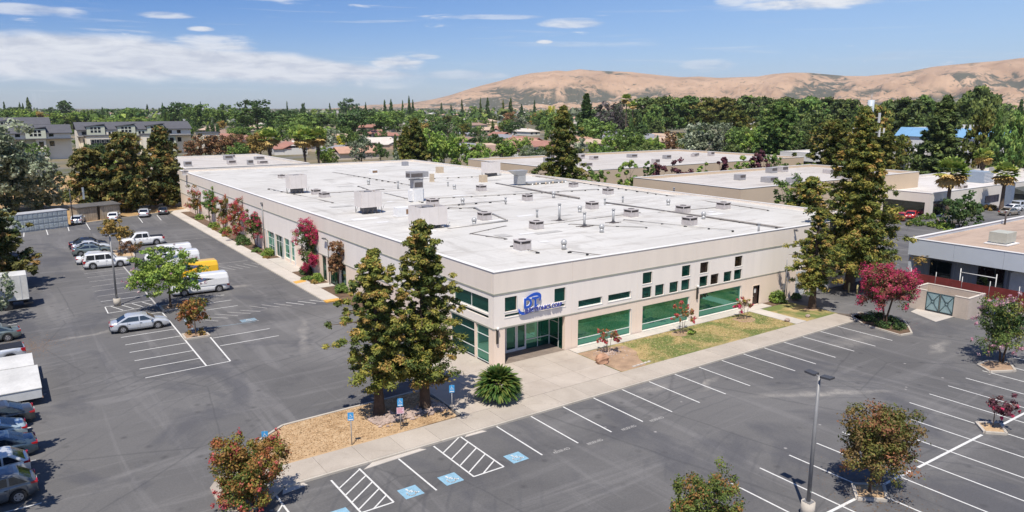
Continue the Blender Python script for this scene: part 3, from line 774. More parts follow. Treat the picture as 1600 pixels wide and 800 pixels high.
for x0, x1 in ((37.78, 43.78), (45.15, 51.15), (52.55, 58.6)):
    window_front(x0, x1, 0.12, 2.42, GLASS, 0, 0.72)
# lobby recess: glazed screen behind the opening, two doors
sc = MB(); Y = 46.6
sc.box(30.5, Y - .04, 0.12, 30.58, Y + .04, 2.9); sc.box(36.32, Y - .04, 0.12, 36.4, Y + .04, 2.9); sc.box(30.58, Y - .04, 2.82, 36.32, Y + .04, 2.9)
for x in (31.9, 33.0, 33.95, 35.15): sc.box(x - .03, Y - .036, .12, x + .03, Y + .036, 2.82)
sc.box(34.0, Y - .03, 0.85, 36.32, Y + .03, 0.91)
ls = sc.build('lobby_screen', MULL, bld)
for x0, x1 in ((30.58, 31.87), (33.98, 35.12), (35.18, 36.32)):
    p = MB(); p.box(x0, Y - .006, .12, x1, Y + .006, 2.82); p.build('pane', GLASS, ls)
for x0, x1 in ((31.95, 32.95), (33.05, 33.9)):
    f = MB(); f.box(x0, Y - .05, .13, x0 + .08, Y + .02, 2.3); f.box(x1 - .08, Y - .05, .13, x1, Y + .02, 2.3); f.box(x0 + .08, Y - .05, 2.2, x1 - .08, Y + .02, 2.3); f.box(x0 + .08, Y - .05, .13, x1 - .08, Y + .02, .36)
    d = f.build('glass_door', MULL, bld)
    p = MB(); p.box(x0 + .08, Y - .02, .36, x1 - .08, Y - .01, 2.2); p.build('pane', GLASS_D, d)
    h = MB(); h.cyl((x1 - .12, Y - .1, .95), (x1 - .12, Y - .1, 1.35), .015, n=6); h.build('handle', mat('steel', (.5, .5, .5), .3, 1.0, .05), d)
p = MB(); p.box(31.95, Y - .006, 2.33, 33.9, Y + .006, 2.82); p.build('pane', GLASS_D, ls)
# side glass of the recess (right hand) and its soffit
p = MB(); p.box(36.40, BY0 + .33, .12, 36.44, Y + .04, 2.98); p.build('side_screen', GLASS_D, bld)
p = MB(); p.box(36.385, BY0 + .9, 2.2, 36.398, Y - .04, 2.25); p.box(36.385, BY0 + .9, .8, 36.398, Y - .04, .85); p.box(36.37, BY0 + .8, .12, 36.398, BY0 + .86, 2.95); p.build('mullion', MULL, bld)
p = MB(); p.box(30.5, BY0 + .33, 2.99, 36.4, Y + .5, 3.2); p.build('soffit', WALLP, bld)
# interior back walls so that nothing shows through the openings
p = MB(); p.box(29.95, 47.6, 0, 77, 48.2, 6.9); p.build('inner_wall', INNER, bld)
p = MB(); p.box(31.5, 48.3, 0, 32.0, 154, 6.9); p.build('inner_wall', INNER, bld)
# corner glazing of the left facade
def window_left(y0, y1, z0, z1, glass, transoms=(), mulls=(), depth=.14, fm=None):
    f = MB(); t = .05; x0, x1 = BX0 + depth - .04, BX0 + depth + .03
    f.box(x0, y0, z0, x1, y0 + t, z1); f.box(x0, y1 - t, z0, x1, y1, z1); f.box(x0, y0 + t, z0, x1, y1 - t, z0 + t); f.box(x0, y0 + t, z1 - t, x1, y1 - t, z1)
    for z in transoms: f.box(x0, y0 + t, z, x1, y1 - t, z + t)
    for y in mulls: f.box(x0 + .004, y - .03, z0 + t, x1 - .004, y + .03, z1 - t)
    w = f.build('window', fm or MULL, bld)
    p = MB(); p.box(BX0 + depth, y0 + t * .6, z0 + t * .6, BX0 + depth + .012, y1 - t * .6, z1 - t * .6); p.build('pane', glass, w)
window_left(45.35, 50.5, 4.12, 5.28, GLASS_D, (), (47.9,), fm=MULL); window_left(45.3, 51.1, 3.73, 3.94, GLASS_D, fm=DARKF)
window_left(45.32, 47.13, .10, 2.94, GLASS, (.85, 2.2)); window_left(47.37, 51.08, .10, 2.94, GLASS_D, (.85, 2.2))
window_left(53.0, 56.0, .5, 2.4, GLASS)
for y0, y1 in ((89.4, 91.0), (91.2, 93.5), (97.35, 100.6)): window_left(y0, y1, .5, 3.03, GLASS, (1.1, 2.2), ((y0 + y1) / 2,) if y1 - y0 > 2.5 else ())
window_left(93.75, 97.1, .12, 3.03, GLASS_D, (2.2,), (94.9, 96.0))
for y0, y1 in ((73.2, 74.6), (78.9, 80.2), (75.4, 78.0)): window_left(y0, y1, .12, 2.93, GLASS_D, (2.2,), fm=DARKF)
for y in (91.1, 93.62, 97.22, 100.75, 89.25):
    p = MB(); p.box(BX0 - .14, y - .11, 0.0, BX0 - .004, y + .11, 3.12); p.build('pilaster', MULL, bld)
# side door at the right of the front
d = MB(); d.box(60.47, BY0 + .16, .12, 61.4, BY0 + .2, 2.08); dr = d.build('door', mat('brown_door', (.05, .03, .025), .5, var=.2), bld)
h = MB(); h.cyl((60.6, BY0 + .11, 1.0), (60.72, BY0 + .11, 1.0), .02, n=6); h.build('handle', MULL, dr); h = MB(); h.box(60.8, BY0 + .14, 1.3, 61.1, BY0 + .158, 1.75); h.build('vision_panel', MULL, dr)
d = MB(); d.box(60.36, BY0 - .02, .12, 60.42, BY0 + .2, 2.16); d.box(61.45, BY0 - .02, .12, 61.51, BY0 + .2, 2.16); d.box(60.42, BY0 - .02, 2.1, 61.45, BY0 + .2, 2.16); d.build('door_frame', WALLP, bld)
# roll-up doors in the shade at the right
for x0, x1 in ((67.4, 69.2), (71.2, 73.4)):
    d = MB()
    for k in range(11): d.box(x0, BY0 - .03 - .012 * (k % 2), .05 + .24 * k, x1, BY0 - .004, .05 + .24 * (k + 1) - .012)
    d.build('roll_up_door', mat('white_door_slats', (.62, .62, .60), .5, var=.06), bld)
# downpipes and electric boxes on the shaded stretch of wall
d = MB(); d.cyl((65.6, BY0 - .08, 0.1), (65.6, BY0 - .08, 4.2), .05); d.cyl((65.9, BY0 - .08, .1), (65.9, BY0 - .08, 2.6), .04); d.box(65.2, BY0 - .22, 1.0, 65.5, BY0 - .01, 1.7); d.build('conduit', mat('grey_metal', (.25, .25, .25), .5, .3, .1), bld)
d = MB(); d.cyl((BX0 - .1, 101.9, .1), (BX0 - .1, 101.9, 6.6), .09); d.box(BX0 - .25, 101.7, 6.5, BX0 - .01, 102.1, 6.75); d.build('downpipe', MATS['grey_metal'], bld)
# wall lights
def wall_light(x, y, z, face, label):
    t = thing('wall_light', label, 'wall light', (x, y, z), 0 if face == 'front' else -math.pi / 2, None)
    a = MB(); a.cyl((0, 0.02, 0), (0, -.75, .18), .03, n=6); a.build('arm', DARKF, t)
    h = MB(); h.box(-.16, -1.1, .12, .16, -.68, .24); h.build('lamp_head', mat('lamp_housing', (.12, .12, .12), .5, .2, .1), t)
    return t
wall_light(BX0, 145.9, 5.1, 'left', 'small dark wall light near the far end of the long left facade')
wall_light(BX0, 124.4, 5.0, 'left', 'small dark wall light halfway along the long left facade above the red shrubs')
t = thing('wall_light', 'grey gooseneck light on a pole arm behind the brown leaved tree', 'wall light', (BX0 - .3, 77.3, 0))
b = MB(); b.cyl((0, 0, .09), (0, 0, 5.1), .05, n=8); b.build('pole', DARKF, t)
b = MB(); b.cyl((0, 0, 5.1), (0, 1.0, 5.15), .04, n=6); b.build('arm', DARKF, t); b = MB(); b.box(-.13, .8, 5.08, .13, 1.5, 5.2); b.build('lamp_head', MATS['lamp_housing'], t)
for x, y, z, lb in ((29.75, BY0, 3.05, 'slim dark up-light with white cap on the corner pier of the lobby'), (52.1, BY0, 3.2, 'slim dark up-light between the second and third large green windows')):
    t = thing('wall_light', lb, 'wall light', (x, y, z))
    b = MB(); b.box(-.07, -.14, -1.15, .07, -.005, -.05); b.build('body', DARKF, t); b = MB(); b.sphere((0, -.15, .06), .13, n=8); b.build('cap', MULL, t)

# ---- the company sign over the lobby
sign = thing('company_sign', 'blue oval swoosh logo with raised DT ELECTRONICS CORP lettering above the lobby doors', 'sign', (31.8, BY0 - .02, 4.0))
SBLUE = mat('sign_blue', (0.015, 0.09, 0.48), 0.4, var=.08); SNAVY = mat('sign_navy', (0.05, 0.06, 0.30), .4, var=.08); SWHITE = mat('sign_white', (.8, .8, .8), .4, var=.03)
def crescent(b, cx, cz, ra, rb, rot, t0, t1, wmax, y, d, n=18):
    """tapering elliptical swoosh of thickness d, standing off the wall"""
    o, i = [], []
    for k in range(n + 1):
        t = math.radians(t0 + (t1 - t0) * k / n); w = wmax * math.sin(math.pi * k / n) ** 0.7 + .01
        for lst, s in ((o, 0), (i, w)):
            x, z = (ra - s) * math.cos(t), (rb - s) * math.sin(t)
            lst.append((cx + x * math.cos(rot) - z * math.sin(rot), cz + x * math.sin(rot) + z * math.cos(rot)))
    vs = []
    for yy in (y, y - d):
        vs += [(p[0], yy, p[1]) for p in o] + [(p[0], yy, p[1]) for p in i]
    m = n + 1; fs = []
    for k in range(n):
        fs += [(k, k + 1, m + k + 1, m + k), (2 * m + k, 3 * m + k, 3 * m + k + 1, 2 * m + k + 1), (k, 2 * m + k, 2 * m + k + 1, k + 1), (m + k, m + k + 1, 3 * m + k + 1, 3 * m + k)]
    b.add(vs, fs)
b = MB(); crescent(b, .95, .62, 1.2, .62, math.radians(30), 150, 300, .28, -.10, .06); b.build('swoosh', SBLUE, sign)
b = MB(); crescent(b, .95, .62, 1.2, .62, math.radians(30), -45, 100, .26, -.10, .06); b.build('swoosh', SBLUE, sign)
b = MB(); crescent(b, .95, .62, .98, .40, math.radians(30), 160, 280, .10, -.13, .03); b.build('highlight', SWHITE, sign)
def letters(txt, size, x, z, y, d, m, name, bold=.02, sx=1.0):
    cu = bpy.data.curves.new('lettering', 'FONT'); cu.body = txt; cu.size = size; cu.extrude = d; cu.offset = bold; cu.align_x = 'LEFT'
    o = bpy.data.objects.new('lettering', cu); COL.objects.link(o)
    me = bpy.data.meshes.new_from_object(o.evaluated_get(bpy.context.evaluated_depsgraph_get())); bpy.data.objects.remove(o)
    me.materials.append(m)
    p = put(name, me, sign, loc=(x, y, z)); p.rotation_euler = (math.pi / 2, 0, 0); p.scale = (sx, 1, 1); return p
letters('DT', 1.05, .32, .34, -.13, .02, SWHITE, 'letter_outline', .085, 1.02)
letters('DT', 1.05, .32, .34, -.17, .02, SBLUE, 'large_letters', .035, 1.02)
letters('ELECTRONICS CORP', .46, .42, -.05, -.15, .02, SWHITE, 'letter_outline', .035, .85)
letters('ELECTRONICS CORP', .46, .42, -.05, -.19, .02, SNAVY, 'small_letters', .010, .85)
b = MB(); b.box(.6, -.1, .1, 4.3, -.06, .14); b.build('mounting_rail', SWHITE, sign)

ROOFPT = {(839, 341): (50.07, 66.61), (874, 346): (50.66, 63.26), (913, 355): (50.31, 58.60), (958, 349): (54.61, 58.81), (973, 317): (67.69, 71.15), (1185, 364): (62.32, 45.75), (790, 319): (54.21, 78.97), (945, 321): (63.98, 70.56), (622, 296): (50.60, 103.04), (1053, 299): (83.52, 76.78), (700, 292): (58.80, 101.87), (906, 333): (56.77, 67.00), (940, 364): (49.37, 54.82), (881, 390): (40.66, 50.08), (1044, 322): (70.22, 65.43), (723, 320): (49.27, 81.63), (741, 353): (41.24, 66.00), (865, 309): (63.67, 80.86), (1099, 343): (64.88, 55.05), (710, 297): (57.27, 97.28), (576, 289): (49.67, 111.88)}   # plan positions of the vents
RUNS = [((46.22, 98.77), (45.91, 86.38), 0.07, 0, 'pipe run passing left of the stacked unit'),
        ((49.71, 88.82), (75.35, 84.63), 0.06, 0, 'long thin pipe run across the middle of the roof'),
        ((44.45, 81.95), (55.72, 81.17), 0.06, 0, 'pipe run behind the bent silver ducts'),
        ((37.67, 65.42), (45.68, 66.17), 0.1, 0, 'fat pipe run right of the largest screen'),
        ((47.34, 71.63), (45.94, 66.56), 0.09, 0, 'bent duct leading from the cooler to the pipe run'),
        ((45.84, 79.51), (48.59, 77.58), 0.09, 0, 'silver duct between the largest screen and the bent ducts'),
        ((48.59, 77.58), (47.02, 72.51), 0.09, 0, 'slanting duct dropping to the cooler'),
        ((67.29, 100.80), (65.66, 77.67), 0.13, 1, 'long dark duct run heading to the right front'),
        ((45.71, 61.82), (62.30, 62.47), 0.05, 0, 'thin pipe linking the near coolers'),
        ((49.86, 60.50), (55.09, 54.24), 0.05, 0, 'thin pipe behind the globe vent'),
        ((65.29, 72.02), (66.54, 44.24), 0.11, 1, 'longest dark duct run with many blocks, ending right'),
        ((64.56, 61.55), (74.53, 60.17), 0.05, 0, 'thin pipe between the close pair and the rightmost cooler'),
        ((81.98, 126.31), (76.67, 55.12), 0.05, 1, 'thin dark line along the right parapet'),
        ((40.15, 48.65), (41.60, 44.92), 0.04, 1, 'thin cable near the front parapet'),
        ((56.87, 59.49), (60.84, 47.74), 0.04, 0, 'cable in front of the close pair of coolers'),
        ((39.30, 103.61), (48.43, 103.46), 0.05, 1, 'short pipe run right of the two left coolers'),
        ((45.45, 99.31), (47.10, 110.06), 0.05, 1, 'pipe stub behind the middle screen box'),
        ((37.92, 61.43), (39.16, 57.05), 0.04, 1, 'thin dark cable loop left of the front cooler'),
        ((37.92, 61.43), (43.50, 63.37), 0.04, 1, 'upper branch of the cable loop'),
        ((37.58, 53.73), (37.69, 50.02), 0.04, 1, 'short cable beside the nearest cooler'),
        ((34.24, 114.48), (35.92, 92.56), 0.04, 1, 'thin cable near the left parapet'),
        ((59.16, 115.83), (86.33, 110.70), 0.05, 0, 'thin pipe across the far half of the roof'),
        ((53.50, 137.08), (54.69, 107.14), 0.04, 1, 'faint cable on the far left part of the roof')]
# ------------------------------------------------------------------ things standing on the white roof
UNIT = mat('weathered_cooler', (0.46, 0.42, 0.40), 0.6, var=.2, scale=2, fine=.12)
LOUV = mat('dark_louvre', (0.10, 0.085, 0.08), 0.7, var=.2)
GALV = mat('galvanised', (0.42, 0.42, 0.41), 0.5, .3, .12, 4)
WPANEL = mat('screen_panel', (0.68, 0.625, 0.58), 0.6, var=.06, scale=1)
WUNIT = mat('white_unit', (0.72, 0.71, 0.69), 0.5, var=.08, scale=2)
TAN = mat('tan_hood', (0.52, 0.42, 0.30), 0.6, var=.12, scale=2)
BLACKR = mat('black_rubber', (0.02, 0.02, 0.022), 0.7, var=.2)
def cooler(label, x, y, s=1.35, h=.95, rz=0.0, z=ROOF_Z):
    t = thing('rooftop_cooler', label, 'air conditioner', (x, y, z + .05), rz, 'weathered coolers on the white roof')
    b = MB(); b.cbox(0, 0, -.06, s * 1.12, s * 1.12, .14); b.build('curb', WUNIT, t)
    b = MB(); b.cbox(0, 0, .10, s, s, h * .62); b.cbox(0, 0, .10 + h * .9, s * 1.02, s * 1.02, h * .1); b.cbox(0, 0, .1 + h * .62, s * .2, s * .2, h * .28)
    for sx in (-1, 1):
        for sy in (-1, 1): b.cbox(sx * (s / 2 - .05), sy * (s / 2 - .05), .1 + h * .62, .08, .08, h * .28)
    b.build('cabinet', UNIT, t)
    b = MB()
    for k in range(4):
        zz = .1 + h * (.64 + .065 * k)
        for sx, sy, lx, ly in ((0, -1, s * .86, .03), (0, 1, s * .86, .03), (-1, 0, .03, s * .86), (1, 0, .03, s * .86)):
            b.cbox(sx * s * .46, sy * s * .46, zz, lx, ly, h * .035)
    b.cbox(0, 0, .1 + h * .62, s * .8, s * .8, h * .27)
    b.build('louvre', LOUV, t)
    b = MB(); b.cyl((0, 0, .1 + h), (0, 0, .1 + h * 1.05), s * .3, n=12); b.build('fan_ring', LOUV, t)
    return t
RZ = ROOF_Z + .05
for (p, s, h, lb) in (
    ((37.50, 52.03), 1.45, 1.0, 'square weathered cooler nearest the front edge of the white roof'),
    ((45.29, 60.35), 1.4, .95, 'square cooler with a vent pipe right behind it'),
    ((58.47, 79.97), 1.35, .95, 'small cooler left of centre beside a mushroom vent on the white roof'),
    ((60.11, 68.62), 1.5, 1.0, 'cooler with looping ducts on its right side'),
    ((59.46, 61.06), 1.55, 1.0, 'solitary cooler between the ducted cooler and the close pair'),
    ((66.76, 59.81), 1.6, 1.0, 'rear one of the close pair of coolers on a pale base'),
    ((60.25, 53.00), 1.5, 1.0, 'front one of the close pair of coolers'),
    ((73.45, 59.29), 1.6, .95, 'rightmost cooler, near the long right edge of the roof'),
    ((72.50, 79.33), 1.5, .95, 'cooler by the right roof edge with a round cap on its corner'),
    ((44.26, 68.67), 1.5, 1.0, 'cooler joined to bent silver ducts right of the largest screen'),
    ((59.68, 93.41), 1.5, 1.0, 'cooler in front of the far white screen box'),
    ((37.05, 98.46), 1.5, .9, 'front one of two coolers beside the leftmost screen'),
    ((37.48, 102.85), 1.4, .9, 'rear one of two coolers beside the leftmost screen'),
    ((45.39, 82.64), 1.6, 1.0, 'wide low cooler just behind the largest screen'),
    ((74.58, 89.68), 1.4, .8, 'low cooler behind the grey duct platform at the roof edge'),
    ((29.28, 149.22), 1.2, .7, 'small grey cooler at the far left corner of the roof'),
    ((41.63, 131.17), 1.3, .7, 'low dark cooler behind the leftmost screen')):
    cooler(lb, p[0], p[1], s * .80, h * .86, random.uniform(-.05, .05))
# white screen enclosures standing on short legs, open on top, plant inside
def screen(p, w, d, h, leg, lb, rz=0.0):
    t = thing('roof_screen', lb, 'equipment screen', (p[0], p[1], RZ), rz, 'white equipment screens on the roof')
    n = max(3, int(w / .9))
    for k in range(n):
        x0, x1 = -w / 2 + w * k / n, -w / 2 + w * (k + 1) / n
        for y in (-d / 2, d / 2):
            b = MB(); b.box(x0 + .008, y - .02, leg, x1 - .008, y + .02, leg + h); b.build('panel', WPANEL, t)
    m = max(2, int(d / .9))
    for k in range(m):
        y0, y1 = -d / 2 + d * k / m, -d / 2 + d * (k + 1) / m
        for x in (-w / 2, w / 2):
            b = MB(); b.box(x - .02, y0 + .03, leg, x + .02, y1 - .008, leg + h); b.build('panel', WPANEL, t)
    b = MB()
    for x in [-w / 2 + .08 + (w - .16) * k / 4 for k in range(5)]:
        for y in (-d / 2 + .06, d / 2 - .06):
            b.cyl((x, y, 0), (x, y, leg + h * .95), .035, n=6); b.cyl((x, y, .02), (x + .4, y, leg + .2), .02, n=5)
    b.box(-w / 2 + .06, -d / 2 + .04, leg + .04, w / 2 - .06, -d / 2 + .09, leg + .1)
    b.build('leg_frame', LOUV, t)
    b = MB(); b.cbox(0, 0, .15, w * .62, d * .62, h * .8 + leg); b.cyl((0, 0, h * .8 + leg + .15), (0, 0, h * .8 + leg + .35), d * .22, n=12); b.build('chiller', mat('dark_plant', (.14, .14, .15), .6, .2, .2), t)
    b = MB()
    for k in range(3): b.cbox(-w * .3 + k * w * .3, -d * .42, .02, w * .18, .16, .12)
    b.build('sleeper', BLACKR, t)
    return t
screen((36.05, 106.88), 2.5, 2.0, 1.95, .80, 'leftmost white screen box, near the left edge of the roof')
screen((36.27, 82.00), 2.6, 2.1, 1.85, .75, 'middle white screen box on legs above dark hoses')
screen((36.59, 67.69), 3.15, 2.7, 1.9, .45, 'largest white screen box, behind the treetop of the tall redwood')
screen((74.16, 112.77), 2.8, 2.1, 1.95, .75, 'farthest white screen box by the long right edge')
# tall stacked unit with white ducts
st_ = t = thing('stacked_roof_unit', 'tall stack of grey units on a white duct base, middle of the roof', 'air handler', (*(45.92, 88.03), RZ))
b = MB(); b.cbox(0, 0, 0, 2.0, 1.8, 2.3); b.cbox(-1.2, 0, .2, .7, 1.2, 1.8); b.cbox(1.1, .1, .2, .6, 1.2, 1.9); b.build('duct_base', WUNIT, t)
b = MB(); b.cbox(.1, 0, 2.3, 2.0, 1.7, 1.5); b.cbox(-.3, 0, 4.0, 2.9, 2.0, 1.1); b.cbox(1.7, 0.2, 4.1, 1.5, 1.7, .9); b.build('cabinet', mat('grey_unit', (.34, .33, .33), .55, .1, .12), t)
b = MB(); b.cbox(.1, -.87, 2.5, 1.7, .03, .8); b.cbox(-.3, -1.01, 4.2, 2.5, .03, .6); b.cbox(-1.76, 0, 4.2, .03, 1.6, .6); b.build('louvre', LOUV, t)
st_.scale = (.68, .68, .80)
def box_unit(name, lb, cat, p, sx, sy, h, m, face=None, rz=0, group=None):
    t = thing(name, lb, cat, (p[0], p[1], RZ), rz, group); sx *= .75; sy *= .75; h *= .85
    b = MB(); b.cbox(0, 0, 0, sx * 1.08, sy * 1.08, .15); b.cbox(0, 0, .15, sx, sy, h); b.build('cabinet', m, t)
    if face: b = MB(); b.cbox(face[0] * sx, -sy / 2 - .012, .3, sx * face[1], .02, h * .6); b.build('louvre', mat('brown_louvre', (.22, .13, .07), .6, var=.2), t)
    return t
box_unit('roof_hatch_box', 'white box with a brown louvre between two screens', 'duct box', (38.17, 76.78), 2.3, 1.4, 1.1, WUNIT, (.28, .3))
box_unit('roof_hood', 'grey square hood on a white curb near the far right edge of the roof', 'roof hood', (73.01, 144.89), 1.5, 1.5, .9, mat('grey_hood', (.30, .30, .32), .5))
box_unit('roof_hood', 'tan and white hood nearest the far corner beyond the stacked unit', 'roof hood', (70.47, 125.21), 1.6, 1.4, 1.2, TAN)
box_unit('roof_hood', 'narrow tan hood just right of the stacked unit', 'roof hood', (60.72, 110.60), .8, .8, 1.4, TAN)
box_unit('roof_hood', 'tan hood directly below the farthest screen box', 'roof hood', (67.28, 104.68), 1.5, 1.2, 1.3, TAN)
box_unit('roof_hood', 'white low hood by the far left part of the roof', 'roof hood', (58.82, 129.94), 1.9, 1.6, .8, WUNIT, (0, .7))
# ridge of sheet metal duct with a hopper
t = thing('duct_platform', 'grey sheet metal hopper and long duct platform near the right roof edge', 'ductwork', (*(69.31, 96.92), RZ))
b = MB(); b.cbox(0, 0, .3, 1.4, 1.4, 1.3); b.add([(-1.9, -.9, 2.5), (1.0, -.9, 2.5), (1.0, .9, 2.5), (-1.9, .9, 2.5), (-.6, -.6, 1.6), (.7, -.6, 1.6), (.7, .6, 1.6), (-.6, .6, 1.6)], [(0, 1, 2, 3), (7, 6, 5, 4), (4, 5, 1, 0), (5, 6, 2, 1), (6, 7, 3, 2), (7, 4, 0, 3)]); b.build('hopper', GALV, t)
b = MB(); b.box(1.0, -1.0, .25, 9.0, .4, .5)
for k in range(5): b.cbox(1.6 + 1.7 * k, -.3, 0, .12, 1.2, .3)
b.build('platform', GALV, t)
for k in range(9):
    b = MB(); b.cyl((1.4 + .9 * k, -1.6 + .2 * (k % 3), .0), (1.4 + .9 * k, -1.6 + .2 * (k % 3), .35 + .12 * (k % 2)), .12, n=8); b.build('stub_pipe', TAN if k % 2 else WUNIT, t)
# vents
def vent_stack(lb, p, h, r=.12, base=False):
    t = thing('vent_pipe', lb, 'vent pipe', (p[0], p[1], RZ), 0, 'vent pipes on the white roof')
    b = MB(); b.cyl((0, 0, 0), (0, 0, h), r, n=10); b.build('pipe', GALV, t)
    b = MB(); b.cyl((0, 0, h - .12), (0, 0, h), r * 1.5, r * 1.5, n=10); b.build('cap', GALV, t)
    if base:
        b = MB(); b.cbox(0, 0, 0, .9, .9, .12); b.cyl((-.9, .3, .1), (.9, -.3, .1), .05, n=6); b.cyl((0, 0, .4), (.8, .5, .02), .03, n=5); b.cyl((0, 0, .4), (-.8, -.2, .02), .03, n=5); b.build('base_frame', LOUV, t)
for px, py, h, bs, lb in ((839, 341, 1.0, 0, 'short fat vent pipe rising behind the cooler left of centre'), (874, 346, 2.0, 1, 'tall thin vent pipe on a crossed base'), (913, 355, 1.6, 1, 'dark vent pipe with a flange, right of the tall thin one'),
                         (958, 349, 1.6, 1, 'vent pipe on a cross-braced base right of a globe vent'), (973, 317, .9, 0, 'short capped vent pipe near the long duct run'), (1185, 364, 1.0, 0, 'vent pipe closest to the right end of the front parapet'),
                         (790, 319, .9, 0, 'vent pipe left of the cooler with the pale base'), (945, 321, .9, 0, 'short vent pipe beside the looping ducts'), (622, 296, 1.3, 0, 'thin vent pipe left of the stacked unit'), (1053, 299, .6, 0, 'little black vent at the peak near the right edge'), (700, 292, .8, 0, 'stub vent right of the stacked unit')):
    vent_stack(lb, ROOFPT[(px, py)], h, .13 if h > 1 else .11, bs)
def turbine(lb, p, r=.27):
    t = thing('turbine_vent', lb, 'turbine vent', (p[0], p[1], RZ), 0, 'round turbine vents on the white roof')
    b = MB(); b.cyl((0, 0, 0), (0, 0, .45), r * .75, n=12); b.build('collar', GALV, t)
    b = MB(); b.sphere((0, 0, .45 + r * .8), r, n=14, k=8)
    for k in range(14):
        a = 2 * math.pi * k / 14; b.cyl((r * .75 * math.cos(a), r * .75 * math.sin(a), .45 + r * .1), (r * 1.04 * math.cos(a + .3), r * 1.04 * math.sin(a + .3), .45 + r * .9), .025, n=4)
    b.build('globe', GALV, t)
for px, py, lb in ((906, 333, 'globe vent left of the vent pipes, with a dark left side'), (940, 364, 'globe vent in the open area near the front'), (881, 390, 'wide silver vent nearest the front parapet'), (1044, 322, 'globe vent left of the close pair of coolers'),
                   (723, 320, 'globe vent midway behind the bent ducts'), (741, 353, 'globe vent on the pipe run right of the largest screen'), (865, 309, 'globe vent on the long dark duct run'), (1099, 343, 'globe vent just right of the close pair of coolers'), (710, 297, 'small globe vent with a dark top beyond the stacked unit'), (576, 289, 'small globe vent behind the middle screen box')):
    turbine(lb, ROOFPT[(px, py)])
# pipe and duct runs on wooden blocks
def run(a, c, r, m, lb, blk=True, step=2.2, name='pipe_run', z=.14):
    t = thing(name, lb, 'pipe run', (0, 0, RZ), 0, None)
    a, c = Vector((*a, z)), Vector((*c, z)); n = max(2, int((c - a).length / step)); d = (c - a)
    b = MB(); b.cyl(a, c, r, n=6); b.build('pipe', m, t)
    if blk:
        me = MB(); me.cbox(0, 0, -.02, .34, .16, z - r + .04); me = me.mesh('support_block', BLACKR)
        for k in range(n + 1):
            p = a + d * ((k + random.uniform(-.15, .15)) / n if 0 < k < n else k / n); put('support_block', me, t, loc=(p.x, p.y, 0), rz=random.uniform(-.6, .6))
PIPE = mat('pipe_paint', (0.40, 0.38, 0.35), .5, .2, .2); PIPED = mat('dark_pipe', (0.22, 0.20, 0.185), .6, .2, .25)
runs = RUNS
for i, (a, c, r, dk, lb) in enumerate(runs): run(a, c, r, PIPED if dk else PIPE, lb)

# ------------------------------------------------------------------ vegetation
FOL = foliage_mat('foliage', 0.10, 0.30)
FOLF = foliage_mat('far_foliage', 0.22, 0.25)
BARK = mat('bark', (0.085, 0.055, 0.036), 0.95, var=.35, scale=3, fine=.3)
BARKG = mat('grey_bark', (0.17, 0.14, 0.11), 0.95, var=.3, scale=4, fine=.25)
BARKP = mat('palm_bark', (0.12, 0.085, 0.06), 0.95, var=.35, scale=5, fine=.3)
def leaf_quads(cent, rad, per, size, pal, asp=1.7, up=0.25, shell=0.45, jit=0.22, pw=None, flat=1.0):
    """leaves in clumps: returns quads (n,4,3) and colours (n,3)"""
    cent = np.asarray(cent, float); k = len(cent); n = k * per
    rad = np.broadcast_to(np.asarray(rad, float), (k,))
    c = np.repeat(cent, per, 0); r = np.repeat(rad, per)
    u = rng.normal(size=(n, 3)); u /= np.linalg.norm(u, axis=1)[:, None] + 1e-9
    d = (shell + (1 - shell) * rng.random(n)) * r * (0.75 + 0.5 * rng.random(n))
    off = u * d[:, None]; off[:, 2] *= flat
    p = c + off
    nrm = u * 0.8 + rng.normal(size=(n, 3)) * 0.45; nrm[:, 2] += up
    nrm /= np.linalg.norm(nrm, axis=1)[:, None] + 1e-9
    t = np.cross(nrm, rng.normal(size=(n, 3))); t /= np.linalg.norm(t, axis=1)[:, None] + 1e-9
    b = np.cross(nrm, t)
    s = size * (0.6 + 0.8 * rng.random(n))
    L, W = t * (s * asp * .5)[:, None], b * (s * .5)[:, None]
    V = np.stack([p - L, p - W + L * .1, p + L, p + W + L * .1], 1)
    pal = np.asarray(pal, float)
    pw = np.ones(len(pal)) / len(pal) if pw is None else np.asarray(pw, float) / sum(pw)
    ci = np.repeat(rng.choice(len(pal), k, p=pw), per)
    sw = rng.random(n) < 0.25
    ci = np.where(sw, rng.choice(len(pal), n, p=pw), ci)
    cb = np.repeat(1 + jit * 0.8 * (rng.random(k) - .5) * 2, per)
    C = pal[ci] * (cb * (1 + jit * (rng.random(n) - .5) * 2))[:, None]
    return V, np.clip(C, 0, 1)
DKG, MDG, OLV, LIM, BRT = (0.034, 0.050, 0.016), (0.055, 0.085, 0.022), (0.105, 0.115, 0.030), (0.135, 0.175, 0.035), (0.10, 0.16, 0.030)
RBR, GLD = (0.165, 0.095, 0.032), (0.21, 0.15, 0.05)
SAG, SAG2 = (0.125, 0.145, 0.092), (0.19, 0.205, 0.145)
